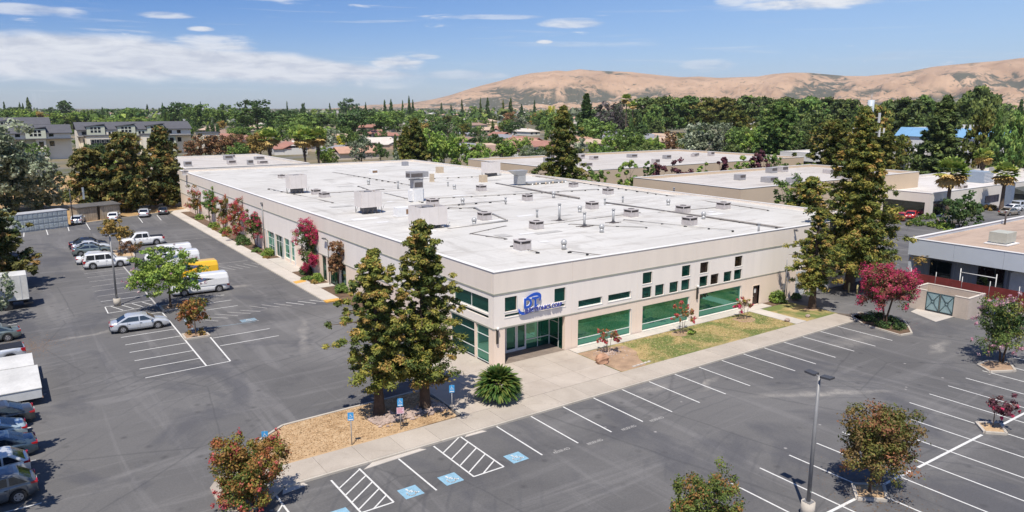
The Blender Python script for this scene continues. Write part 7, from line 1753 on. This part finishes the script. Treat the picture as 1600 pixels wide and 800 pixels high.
def house_proto(kind, rc, wc, two=False):
    k = (kind, rc, wc, two)
    if k in HP: return HP[k]
    w, d = (17, 10) if kind != 'wide' else (24, 11); H = 5.6 if two else 2.9
    P = []
    b = MB(); b.box(-w / 2, -d / 2, 0, w / 2, d / 2, H); b.box(w / 2 - 6.5, -d / 2 - 4, 0, w / 2 - .3, -d / 2 - .005, 2.7); P.append(('wall', b.mesh('wall', HW[wc]), None))
    b = MB(); (hip(b, w, d, H + .05, H + 2.2) if kind != 'gable' else gable(b, -w / 2 - .5, w / 2 + .5, -d / 2 - .7, d / 2 + .7, H - .1, H + 2.3)); P.append(('roof', b.mesh('roof', ROOFC[rc]), None))
    b = MB(); gable(b, w / 2 - 7.0, w / 2 + .2, -d / 2 - 4.5, -d / 2 + 3, 2.75, 4.4 if not two else 4.2, 'y'); P.append(('roof', b.mesh('roof', ROOFC[rc]), None))
    b = MB(); b.cbox(-w * .22, 1.0, H + .8, .9, .7, 2.0); P.append(('chimney', b.mesh('chimney', MATS['house_peach']), None))
    b = MB(); b.box(w / 2 - 5.6, -d / 2 - 4.06, .1, w / 2 - 1.2, -d / 2 - 4.01, 2.2); P.append(('garage_door', b.mesh('garage_door', GAR), None))
    for x in (-w * .38, -w * .18, w * .02):
        for z in ([.9, 3.7] if two else [.9]):
            b = MB(); b.box(x - .9, -d / 2 - .05, z, x + .9, -d / 2 - .005, z + 1.3); P.append(('window', b.mesh('window', WINB), None))
    for y in (-d * .2, d * .2):
        for z in ([.9, 3.7] if two else [.9]): b = MB(); b.box(-w / 2 - .05, y - .8, z, -w / 2 - .005, y + .8, z + 1.3); P.append(('window', b.mesh('window', WINB), None))
    HP[k] = P; return P
ZONES = ((-.2, .19, 'behind the apartments'), (.19, .35, 'beyond the far left roof corner'), (.35, .52, 'behind the clustered fan palms'), (.52, .68, 'beyond the central far roof corner'), (.68, .80, 'behind the long beige roofs'), (.80, .95, 'along the pine belt'), (.95, 1.08, 'around the cell mast'), (1.08, 1.6, 'beyond the pale office building'))
BG = []     # (object, description, x, y)
def reg(o, desc, x, y, group): BG.append((o, desc, x, y)); o['group'] = group
def house(x, y, rc, kind='hip', wc=0, two=False, rz=0, sc=1.0):
    t = bpy.data.objects.new('house', None); COL.objects.link(t); t.location = (x, y, 0); t.rotation_euler = (0, 0, rz); t.scale = (sc,) * 3; t['category'] = 'house'
    for n, me, _ in house_proto(kind, rc, wc, two): put(n, me, t)
    word = dict(red='red tiled', brown='brown roofed', grey='grey roofed', tan='tan roofed', pale='pale roofed', orange='orange tiled')[rc]
    reg(t, ('two storey ' if two else 'low ') + word + ' house', x, y, 'houses of the district')
    return t
HOUSES = [(343, 214, 'brown', 0), (330, 208, 'tan', 0), (400, 204, 'tan', 0), (415, 199, 'pale', 0), (312, 190, 'tan', 0), (366, 182, 'orange', 0), (437, 181, 'orange', 0), (480, 178, 'tan', 0), (511, 181, 'pale', 0), (533, 180, 'tan', 0), (548, 182, 'pale', 0),
          (348, 222, 'red', 0), (385, 224, 'red', 0), (455, 240, 'red', 1), (448, 236, 'brown', 0), (472, 236, 'pale', 0), (540, 246, 'grey', 0), (555, 248, 'orange', 0), (535, 222, 'tan', 0), (580, 215, 'red', 0), (606, 218, 'red', 0), (600, 206, 'pale', 0), (588, 230, 'pale', 2), (612, 232, 'pale', 2), (573, 209, 'red', 0),
          (665, 186, 'orange', 0), (640, 186, 'pale', 0), (693, 184, 'orange', 0), (705, 180, 'tan', 0), (655, 175, 'tan', 0), (745, 196, 'grey', 1), (765, 197, 'tan', 3), (780, 196, 'grey', 1), (740, 205, 'brown', 0), (757, 208, 'tan', 0), (785, 207, 'red', 1), (779, 204, 'tan', 1), (725, 216, 'grey', 1), (728, 228, 'brown', 0), (782, 218, 'red', 0), (790, 222, 'grey', 0),
          (820, 211, 'pale', 1), (812, 228, 'red', 2), (822, 232, 'orange', 1), (835, 238, 'red', 1), (738, 242, 'grey', 1), (770, 246, 'brown', 0), (758, 240, 'tan', 0), (826, 188, 'tan', 3), (838, 185, 'pale', 3), (810, 178, 'grey', 1), (855, 190, 'tan', 0), (735, 174, 'orange', 0), (720, 176, 'tan', 0), (770, 172, 'tan', 0), (850, 172, 'tan', 0),
          (910, 228, 'orange', 0), (925, 232, 'tan', 0), (952, 216, 'grey', 0), (965, 214, 'grey', 1), (948, 226, 'grey', 0), (1003, 222, 'grey', 0), (1018, 226, 'grey', 2), (1035, 221, 'tan', 2), (1045, 228, 'tan', 2), (905, 206, 'pale', 0), (1245, 224, 'red', 1), (1262, 222, 'red', 1), (1283, 224, 'red', 1), (1230, 180, 'orange', 0), (1162, 208, 'pale', 1), (1310, 184, 'pale', 1),
          (1560, 212, 'pale', 1), (1575, 200, 'grey', 1), (1545, 186, 'pale', 1), (1588, 214, 'pale', 1), (145, 188, 'red', 0), (75, 193, 'orange', 1), (235, 186, 'orange', 0), (1570, 180, 'pale', 1)]
HXY = HOUSE_XY
hr = random.Random(5)
for (px, py, rc, wc), (x, y) in zip(HOUSES, HXY):
    d = math.hypot(x, y)
    if 25 < x < 80 and 150 < y < 172: continue
    house(x, y, rc, hr.choice(['hip', 'hip', 'gable', 'wide']), wc, two=(wc == 3 or (d > 500 and hr.random() < .3)), rz=hr.choice([0, 0, math.pi / 2, -math.pi / 2, math.pi]) + hr.uniform(-.08, .08), sc=hr.uniform(.85, 1.0))
# ------------------------------------------------------------------ trees of the district, prototypes shared by all copies
PROTO = {}
def proto(kind, pal, v):
    k = (kind, pal, v)
    if k in PROTO: return PROTO[k]
    if kind == 'round':
        P = crown_points(70, 5.0, 9.0, .9, .45, 8); V, C = leaf_quads(P, 1.1 * rng.uniform(.6, 1.3, len(P)), 34, .48, PAL[pal][0], 1.4, pw=PAL[pal][1], flat=.85)
    elif kind == 'cone':
        P, br = conifer_points(10, 4.6, 1.0, 52, 3, lambda f: (1 - f) ** .85 + .03); V, C = leaf_quads(P, .95 * np.clip(1.2 - P[:, 2] / 10, .35, 1) * rng.uniform(.7, 1.3, len(P)), 22, .45, PAL[pal][0], 2.0, pw=PAL[pal][1], flat=.5)
    elif kind == 'pine':
        P, br = conifer_points(10, 5.0, 2.2, 46, 3, lambda f: .65 + .5 * math.sin(f * 3.0) - .25 * f); V, C = leaf_quads(P, 1.0 * rng.uniform(.6, 1.3, len(P)), 26, .45, PAL[pal][0], 1.9, pw=PAL[pal][1], flat=.55)
    else:
        P, br = conifer_points(10, 4.4, .2, 60, 2, lambda f: min(1, f * 4 + .5) * (1 - f) ** .35); V, C = leaf_quads(P, 1.3 * rng.uniform(.7, 1.1, len(P)), 14, .7, PAL[pal][0], 2.4, up=-.1, pw=PAL[pal][1], flat=1.2)
    me = quads_mesh('crown', V, C, FOLF)
    b = MB(); tapered(b, [(0, 0, 0), (.1, 0, 4), (0, .1, 8.5)], [.3, .22, .05], 6); 
    for q in P[::6]: b.cyl((0.05, 0, min(q[2], 7) * .8), tuple(q), .07, .02, 4, cap=False)
    PROTO[k] = (me, b.mesh('trunk', BARK)); return PROTO[k]
DESC = dict(olive='olive green conifer', green='green leafy tree', lime='bright yellow green tree', dark='dark green tree', sage='silver grey green tree', rust='rusty brown bush', gold='golden brown tree', yellow='bright yellow bush', plum='dark plum red tree', purplegrey='dull purplish dark tree', pine='dark shaggy pine', pinebright='bright green pine', redwood='olive brown conifer', rustwood='brown tinged conifer')
def bgtree(x, y, h, w, pal, kind, name=None):
    v = int(rng.integers(3)); cr, tr = proto(kind, pal, v)
    nm = name or dict(round='leafy_tree', cone='conifer_tree', pine='pine_tree', column='cypress_tree')[kind]
    t = bpy.data.objects.new(nm, None); COL.objects.link(t); t.location = (x, y, 0); t.rotation_euler = (0, 0, rng.random() * 6.28); t.scale = (w / 10, w / 10, h / 10); t['category'] = 'bush' if h < 3.5 else 'tree'
    put('crown', cr, t); put('trunk', tr, t)
    size = 'tall ' if h > 13 else ('small ' if h < 6 else '')
    ds = DESC[pal]
    if kind == 'column': ds = 'narrow ' + ('dark green ' if pal in ('dark', 'pine') else 'green ') + 'cypress'
    if kind == 'cone' and 'pine' not in ds and 'conifer' not in ds: ds = ds.replace('tree', 'conifer')
    reg(t, size + ds, x, y, 'background ' + ('bushes' if h < 3.5 else 'trees'))
    return t
for (x, y, h, w, pal, kind) in BGTREES: bgtree(x, y, h * 1.07, w * (1.18 if kind in ('round', 'pine') else 1.0), pal, kind)
# fill between them, from the streets just behind the roofs to about seven hundred metres
fr_ = random.Random(21); taken = [(o[2], o[3]) for o in BG]
def blocked(x, y):
    if 25 < x < 83 and 40 < y < 168: return True
    if x < 34 and y < 200: return True
    if 84 < x < 175 and y < 160: return True
    if 28 < x < 66 and 165 < y < 220: return True
    if x > 175 and y < 95: return True
    if 195 < x < 345 and 95 < y < 160: return True
    if -60 < x < 85 and 326 < y < 410: return True
    return False
cnt = 0
while cnt < 185:
    az = fr_.uniform(-.02, 1.24); d = 180 + 760 * fr_.random() ** 1.15; x, y = d * math.sin(az), d * math.cos(az)
    if blocked(x, y) or min((x - a) ** 2 + (y - c) ** 2 for a, c in taken) < (9 + d * .012) ** 2: continue
    right = az > .74
    pal = fr_.choices(['green', 'dark', 'pine', 'lime', 'sage', 'gold', 'olive'], [5, 5, 6 if right else 2, 1.5, 1.5, .7, 2 if right else .7])[0]
    kind = fr_.choices(['round', 'pine', 'cone', 'column'], [6, 5 if right else 1, 1.2, .7])[0]
    hmax = (12 if d < 420 else 15) if right else (8.5 if d < 420 else 12)
    h = fr_.uniform(.55, 1) * hmax; w = h * (fr_.uniform(.8, 1.25) if kind in ('round', 'pine') else (.5 if kind == 'cone' else .28))
    bgtree(x, y, h, w, pal, kind); taken.append((x, y)); cnt += 1
# tall fan palms
for (x, y, h, w), lb, n, sk in (((67.4, 221.9, 12.3, 6.6), 'leftmost fan palm with a shaggy trunk behind the white roof', 26, 4.5), ((75.9, 216.0, 12.6, 6.6), 'middle fan palm of three behind the white roof', 26, 5.0), ((80.0, 215.8, 12.4, 5.9), 'right fan palm of three behind the white roof', 24, 5.0),
                                ((298.9, 313.6, 25.9, 6.8), 'very tall thin fan palm over the houses behind the beige roofs', 22, 2.0), ((291.0, 300.2, 22.3, 5.1), 'second very tall thin palm beside the tallest one', 18, 1.0),
                                ((139.0, 62.6, 9.8, 5.8), 'big fan palm with straw skirt in front of the pale office building', 30, 2.2), ((156.2, 60.7, 8.6, 4.9), 'fan palm near the porch of the pale office building', 26, 1.6), ((195.3, 81.1, 9.2, 4.4), 'fan palm behind the pale office building roof', 24, 2.5)):
    fan_palm('fan_palm', h - w * .28, w * .56, lb, (x, y, 0), skirt=sk, trunk=.34 if h > 8 else .34, n=int(n * 1.1), pw_=1.1 if math.hypot(x, y) > 150 else .55)
# single near plants behind the roofs
for (x, y, h, w), pal, kind, lb, nm in (((87.6, 108.6, 19.5, 10.4), 'olive', 'cone', 'big olive brown conifer standing behind the right edge of the white roof', 'redwood_tree'), ((107.1, 205.1, 16.0, 9.0), 'olive', 'cone', 'olive brown conifer behind the far corner of the white roof', 'redwood_tree'), ((104.8, 206.7, 13.3, 6.9), 'olive', 'cone', 'shorter olive brown conifer at the far corner of the roof', 'redwood_tree'),
                                  ((230.8, 107.6, 22.4, 14.9), 'pine', 'cone', 'dark tiered conifer in front of the blue edged building', 'conifer_tree'), ((160.6, 98.6, 16.6, 10.1), 'olive', 'pine', 'dark olive conifer left of the cell mast', 'conifer_tree'), ((169.7, 92.2, 14.1, 6.7), 'olive', 'pine', 'olive conifer right of the cell mast', 'conifer_tree'),
                                  ((226.8, 160.2, 21.2, 10.7), 'pinebright', 'pine', 'tall bright green pine beside the white shop block', 'pine_tree'), ((280.2, 326.6, 26.6, 9.1), 'dark', 'cone', 'tall dark spire shaped conifer over the houses', 'conifer_tree')):
    d = math.hypot(x, y)
    prof = (lambda f: (1 - f) ** .75 + .04) if kind == 'cone' else (lambda f: .6 + .55 * math.sin(f * 2.9) - .2 * f)
    redwood(nm, h, w * .62, h * .05, 125, lb, (x, y, 0), pal=pal, per=5, lpc=40, leaf=.0022 * d, clump=.09 * w, trunk=.35, prof=prof)
for (x, y, h, w), pal, lb in (((104.1, 102.7, 8.0, 2.0), 'green', 'slender green tree in the gap beside the left maroon tree'), ((120.7, 103.2, 7.2, 3.0), 'lime', 'low bright tree in the gap between the second and small maroon trees'), ((93.1, 101.7, 6.9, 2.2), 'lime', 'small yellow green tree against the side of the farther beige building'), ((146.3, 103.8, 8.0, 4.5), 'green', 'green tree at the right end of the gap between the beige buildings')):
    broadleaf('leafy_tree', h * 1.15, w * .6, h * .15, 40, lb, (x, y, 0), pal, lpc=44, leaf=.28, clump=.13 * w, trunk=.12, stems=2)
for (px, py, top, w), pal, lb in (((108.7, 104.1, 7.3, 3.7), 'plum', 'left maroon tree rising behind the nearer beige building'), ((114.9, 103.4, 7.9, 4.3), 'plum', 'second maroon tree rising behind the nearer beige building'), ((128.0, 103.5, 8.1, 2.5), 'plum', 'small maroon tree by the right end of the farther beige building'), ((141.3, 104.2, 8.6, 4.1), 'plum', 'rightmost maroon tree behind the nearer beige building'),
                          ((133.4, 103.9, 8.8, 4.3), 'lime', 'bright green tree between two maroon trees'), ((98.2, 102.3, 8.2, 3.7), 'lime', 'yellow green leafy tree at the roof edge between the beige buildings'), ((87.3, 98.8, 7.9, 3.3), 'green', 'green treetop right of the big conifer at the roof edge'), ((88.8, 60.3, 9.1, 4.6), 'green', 'green tree between the white roof and the nearer beige building'),
                          ((128.2, 55.4, 6.0, 5.5), 'dark', 'dark gnarled juniper with a visible trunk by the parked cars'), ((246.0, 126.1, 2.5, 6.5), 'yellow', 'row of bright yellow bushes before the low shopfront'), ((224.2, 141.4, 3.4, 5.2), 'yellow', 'bright yellow bush beside the white shop block'), ((225.7, 150.3, 4.1, 3.6), 'blossom', 'crimson bush against the white shop block'), ((229.8, 147.4, 3.0, 3.1), 'blossom', 'second crimson bush at the shop windows')):
    d = math.hypot(px, py)
    broadleaf('leafy_tree' if top > 2.5 else 'garden_bush', top * 1.16, w * .62, top * .12, 55, lb, (px, py, 0), pal, lpc=50, leaf=.0019 * d, clump=.13 * w, trunk=.12, stems=2, cat='tree' if top > 2.5 else 'bush')
for i, (x, y) in enumerate(((126.25, 61.67), (127.68, 59.01), (136.70, 68.11), (144.03, 61.99), (152.31, 63.39), (157.25, 63.21), (135.51, 64.09), (126.49, 56.62))):
    shrub('low_hedge', ['dark low juniper nearest the tan gravel roof', 'low green hedge under the gnarled juniper', 'low hedge left of the office corner', 'bright hedge below the office windows', 'hedge near the slate blue pier', 'hedge by the porch of the pale office', 'hedge at the corner of the pale office', 'round bush behind the parapet of the tan roof'][i], (x, y, 0), 2.6, 1.5, 1.1, ['green', 'lime', 'green', 'lime', 'green', 'gold', 'green', 'lime'][i], 26, 34, .2)
shrub('flowering_shrub', 'yellow flowered tangle of plants beside the refuse enclosure', (*(78.61, 30.92), 0), 1.0, 1.2, 1.2, 'gold', 26, 40, .12)
shrub('flowering_shrub', 'pale green agave like plant at the red fence', (*(82.44, 29.41), 0), 1.2, 1.2, 1.1, 'lime', 24, 40, .14)
shrub('flowering_shrub', 'dry brown and green ground plants along the red fence', (*(80.32, 29.72), 0), 1.6, .9, .8, 'rust', 26, 40, .12)
shrub('flowering_shrub', 'small pale leaved plant behind the enclosure wall', (*(83.11, 35.28), 0), 1.1, .8, 1.3, 'lime', 18, 36, .14)
# give each background house and tree a label of its own: what it is, where it stands, its place in that group
ORD = ['first', 'second', 'third', 'fourth', 'fifth', 'sixth', 'seventh', 'eighth', 'ninth', 'tenth', 'eleventh', 'twelfth', 'thirteenth', 'fourteenth', 'fifteenth', 'sixteenth', 'seventeenth', 'eighteenth', 'nineteenth', 'twentieth']
BUCK = {}
for o, ds, x, y in BG:
    az = math.atan2(x, y); zn = next((z[2] for z in ZONES if z[0] <= az < z[1]), ZONES[-1][2]); d = math.hypot(x, y)
    dist = 'near' if d < 290 else ('mid distance' if d < 520 else 'far')
    BUCK.setdefault((ds, zn, dist), []).append((az, o))
for (ds, zn, dist), lst in BUCK.items():
    lst.sort(key=lambda q: q[0])
    for i, (az, o) in enumerate(lst):
        o['label'] = (f'{dist} {ds} {zn}' if len(lst) == 1 else f'{ORD[i] if i < 20 else "later"} {dist} {ds} from the left {zn}')
# ------------------------------------------------------------------ the wooded plain beyond
def far_plain():
    n = 5200; k = 15
    az = rng.uniform(-.08, 1.36, n); d = 900 + 5200 * rng.random(n) ** 1.6
    x, y = d * np.sin(az), d * np.cos(az); h = rng.uniform(5, 13, n) * np.where(rng.random(n) < .06, 1.5, 1); w = h * rng.uniform(.5, 1.1, n)
    spire = rng.random(n) < .12; w = np.where(spire, h * .28, w); h = np.where(spire, h * 1.25, h)
    cx = np.repeat(x, k); cy = np.repeat(y, k); hh = np.repeat(h, k); ww = np.repeat(w, k); sp = np.repeat(spire, k)
    u = rng.normal(size=(n * k, 3)); u /= np.linalg.norm(u, axis=1)[:, None]
    zz = np.where(sp, rng.random(n * k), .55 + u[:, 2] * .42); nar = np.where(sp, 1.1 - zz, 1)
    p = np.stack([cx + u[:, 0] * ww * .42 * nar, cy + u[:, 1] * ww * .42 * nar, hh * zz], 1)
    nr = u + rng.normal(size=u.shape) * .5; nr /= np.linalg.norm(nr, axis=1)[:, None]
    t = np.cross(nr, rng.normal(size=u.shape)); t /= np.linalg.norm(t, axis=1)[:, None]; b = np.cross(nr, t); s = (ww * .34 * nar * rng.uniform(.6, 1.3, n * k))[:, None]
    V = np.stack([p - t * s, p - b * s * .8, p + t * s, p + b * s * .8], 1)
    pal = np.array([c for kk in ('green', 'dark', 'pine', 'lime', 'sage') for c in PAL[kk][0]]) * .9
    C = pal[np.repeat(rng.integers(0, len(pal), n), k)] * rng.uniform(.75, 1.25, (n * k, 1))
    o = put('far_woods', quads_mesh('far_woods', V, C, FOLF), kind='stuff'); tag(o, 'mass of far garden and street trees filling the plain up to the hills', 'trees')
    b = MB()
    for i in range(420):
        a = random.uniform(-.05, 1.3); d_ = 850 + 3200 * random.random() ** 1.3; X, Y = d_ * math.sin(a), d_ * math.cos(a); s_ = random.uniform(8, 18); rz = random.uniform(-.2, .2); hh_ = random.uniform(3, 6)
        b.cbox(X, Y, 0, s_, s_ * .6, hh_, 0, rz); o_ = len(b.v)
        r = [(-s_ / 2 - .5, -s_ * .3 - .5), (s_ / 2 + .5, -s_ * .3 - .5), (s_ / 2 + .5, s_ * .3 + .5), (-s_ / 2 - .5, s_ * .3 + .5)]
        ca, sa = math.cos(rz), math.sin(rz); q = [(X + u_ * ca - v_ * sa, Y + u_ * sa + v_ * ca, hh_ + .05) for u_, v_ in r] + [(X - s_ * .2 * ca, Y - s_ * .2 * sa, hh_ + 2.2), (X + s_ * .2 * ca, Y + s_ * .2 * sa, hh_ + 2.2)]
        b.add(q, [(0, 1, 5, 4), (1, 2, 5), (2, 3, 4, 5), (3, 0, 4)], 1 + i % 4)
    o = b.build('far_houses', [HW[1], ROOFC['tan'], ROOFC['pale'], ROOFC['orange'], ROOFC['grey']], kind='stuff'); tag(o, 'specks of far house roofs among the trees of the plain', 'houses')
far_plain()
# ------------------------------------------------------------------ the dry hills
from mathutils import noise as mn
def hills():
    prof = [(-2400, 168), (500, 168), (545, 164), (580, 161), (620, 160), (650, 157), (680, 152), (705, 146), (730, 138), (755, 131), (780, 125), (805, 118), (830, 113), (850, 111), (870, 109), (885, 110), (905, 107), (930, 109), (960, 110), (985, 111), (1000, 113), (1030, 116), (1060, 119), (1090, 118), (1120, 120), (1150, 119), (1180, 118), (1205, 114), (1230, 112), (1260, 112), (1285, 114), (1320, 117), (1350, 117), (1380, 114), (1400, 112), (1430, 107), (1450, 103), (1480, 100), (1510, 97), (1550, 94), (1600, 88), (1700, 80), (1900, 70), (2400, 60), (4000, 58)]
    def ridge(az):
        px = 800 + 1173.7 * math.tan(max(-1.2, min(1.2, az - .6103)))
        for (a, u), (c, v) in zip(prof[:-1], prof[1:]):
            if px <= c: py = u + (v - u) * max(0, (px - a)) / (c - a); break
        else: py = prof[-1][1]
        return (168 - py) / math.sqrt(1173.7 ** 2 + (px - 800) ** 2)
    NA, NR_ = 760, 84; vs = []; gl = []
    for j in range(NR_ + 1):
        t = j / NR_
        for i in range(NA + 1):
            az = .30 + 1.45 * i / NA; R0 = 5200; R1 = 8200
            r = R0 + (R1 - R0) * t * 1.18; tt = (r - R0) / (R1 - R0); e = ridge(az)
            x, y = r * math.sin(az), r * math.cos(az)
            q = (az * 9.0 + tt * .55 + .15 * mn.noise((x / 900, y / 900, 0)), tt * 1.1, 0); n1 = 1 - abs(mn.fractal(q, .75, 2.15, 6)) * 2.0; n2 = mn.fractal((x / 1300 + 7, y / 1300, 3), .8, 2, 4)
            top = e * R1
            if tt <= 1: h = top * (tt ** 1.25) + (n1 - .45) * top * .20 * math.sin(math.pi * min(1, tt)) ** .8 + n2 * top * .25 * math.sin(math.pi * tt)
            else: h = top * (1 - (tt - 1) * 2.2)
            vs.append((x, y, max(-.5, h) if e > .0004 else -.6)); gl.append(max(0, min(1, .5 - n1 * .75 + .1 * math.sin(az * 40))))
    m = NA + 1; fs = [(j * m + i, j * m + i + 1, (j + 1) * m + i + 1, (j + 1) * m + i) for j in range(NR_) for i in range(NA)]
    me = bpy.data.meshes.new('hills'); me.from_pydata(vs, [], fs); me.polygons.foreach_set('use_smooth', [True] * len(fs))
    a = me.attributes.new('gully', 'FLOAT', 'POINT'); a.data.foreach_set('value', gl)
    mm, N, L, b = nodes_of('dry_hill_grass'); P = N.new('ShaderNodeTexCoord').outputs['Object']
    c = mixc(N, L, map_range(N, L, noise_node(N, L, P, .0022, 8, .62, .5), .35, .65), (.33, .21, .125), (.47, .315, .20))
    at = N.new('ShaderNodeAttribute'); at.attribute_name = 'gully'
    sz = N.new('ShaderNodeSeparateXYZ'); L.new(P, sz.inputs[0])
    lowf = map_range(N, L, sz.outputs[2], 10, 260, .10, 0.0)
    gm = map_range(N, L, at.outputs['Fac'], .16, .40)
    nz = noise_node(N, L, P, .0055, 9, .72, .8); na = N.new('ShaderNodeMath'); L.new(nz, na.inputs[0]); L.new(lowf, na.inputs[1])
    m1 = mixc(N, L, 1.0, gm, map_range(N, L, na.outputs[0], .46, .53), 'MULTIPLY')
    n2 = noise_node(N, L, P, .013, 6, .7, .3); nb = N.new('ShaderNodeMath'); L.new(n2, nb.inputs[0]); L.new(lowf, nb.inputs[1])
    m2 = map_range(N, L, nb.outputs[0], .61, .65, 0, .9)
    mm_ = mixc(N, L, 1.0, m1, m2, 'ADD')
    c = mixc(N, L, map_range(N, L, mm_, 0, 1, 0, .9), c, (.050, .062, .040))
    vr = N.new('ShaderNodeTexVoronoi'); vr.inputs['Scale'].default_value = .022; L.new(P, vr.inputs['Vector'])
    lowm = map_range(N, L, sz.outputs[2], 20, 110, 1.0, 0.0); hm = N.new('ShaderNodeMath'); hm.operation = 'MULTIPLY'; L.new(map_range(N, L, vr.outputs['Distance'], .18, .22, 1, 0), hm.inputs[0]); L.new(lowm, hm.inputs[1])
    c = mixc(N, L, hm.outputs[0], c, (.55, .50, .45))
    L.new(c, b.inputs['Base Color']); b.inputs['Roughness'].default_value = .95; b.inputs['Specular IOR Level'].default_value = .1
    me.materials.append(mm); structure(put('hills', me))
hills()
# ------------------------------------------------------------------ the air
hz = MB(); hz.box(-14200, -14200, -1.05, 14200, 14200, 760)
hm = bpy.data.materials.new('haze'); hm.use_nodes = True; nt = hm.node_tree; nt.nodes.clear()
vo = nt.nodes.new('ShaderNodeVolumePrincipled'); vo.inputs['Color'].default_value = (.84, .90, 1.0, 1); vo.inputs['Density'].default_value = 3.2e-5; vo.inputs['Anisotropy'].default_value = 0.0
ou = nt.nodes.new('ShaderNodeOutputMaterial'); nt.links.new(vo.outputs[0], ou.inputs['Volume'])
hz.build('haze', hm, kind='stuff')

# ------------------------------------------------------------------ grass blades and leaf litter on the beds
def blades(name, lb, x0, x1, y0, y1, n, z, h, pal, inside=None, flat=1.1):
    x = rng.uniform(x0, x1, n); y = rng.uniform(y0, y1, n)
    k = np.array([bool(inside(a, c)) if inside else True for a, c in zip(x, y)]); x, y = x[k], y[k]; n = len(x)
    a = rng.random(n) * 6.283; s = np.stack([np.cos(a), np.sin(a), np.zeros(n)], 1) * (.012 + .02 * rng.random(n))[:, None]
    p = np.stack([x, y, np.full(n, z)], 1); l = rng.normal(size=(n, 3)) * flat; l[:, 2] = 1; l = l * (h * rng.uniform(.5, 1.3, n))[:, None]
    V = np.stack([p - s * 2, p + s * 2, p + l + s, p + l - s], 1)
    pl = np.array(pal); C = pl[rng.integers(0, len(pl), n)] * rng.uniform(.75, 1.2, (n, 1))
    o = put(name, quads_mesh(name, V, C, FOL), kind='stuff'); tag(o, lb, 'grass')
blades('dry_grass', 'short dry straw coloured grass on the corner bed', 9.8, 22.3, 38.2, 43.3, 9000, .1, .028, [(.52, .36, .20), (.60, .44, .27), (.42, .28, .15)], lambda x, y: y > 38.3 and y < 39.6 + (x - 9.6) * 1.05 and not (17.4 < x and abs(y - 40.4) < 1.0))
def lawn_tone(x, y): return True
blades('lawn_grass', 'patchy mown grass in front of the large green windows', 39.5, 58.2, 38.3, 43.2, 9000, .1, .028, [(.46, .36, .17), (.55, .43, .22), (.24, .27, .07), (.30, .31, .10)], lambda x, y: x > 41.3 or (x > 40 and y < 40.4))
def litter(name, lb, cx, cy, r, n, pal):
    q = rng.normal(size=(n, 2)) * r; a = rng.random(n) * 6.283; s = rng.uniform(.02, .05, n)
    p = np.stack([cx + q[:, 0], cy + q[:, 1], np.full(n, .016) + rng.random(n) * .004], 1); t = np.stack([np.cos(a), np.sin(a), np.zeros(n)], 1) * s[:, None]; b = np.stack([-np.sin(a), np.cos(a), np.zeros(n)], 1) * s[:, None] * .6
    V = np.stack([p - t, p - b, p + t, p + b], 1); pl = np.array(pal); C = pl[rng.integers(0, len(pl), n)] * rng.uniform(.7, 1.2, (n, 1))
    o = put(name, quads_mesh(name, V, C, FOL), kind='stuff'); tag(o, lb, 'leaves')
litter('leaf_litter', 'fallen brown leaves scattered on the asphalt under the round maple', 35.2, 17.8, 1.3, 500, [(.20, .10, .04), (.28, .17, .07)])
litter('leaf_litter', 'fallen petals and leaves round the magenta crape myrtle island', 65.3, 34.5, 2.0, 900, [(.30, .06, .10), (.22, .14, .07)])
litter('leaf_litter', 'orange brown leaf drift on the asphalt at the left edge', -.2, 70.6, 1.5, 1600, [(.42, .22, .08), (.36, .20, .09)])
litter('leaf_litter', 'brown leaves along the kerb behind the twin redwoods', 20.5, 44.6, 1.0, 600, [(.20, .12, .05), (.14, .09, .04)])
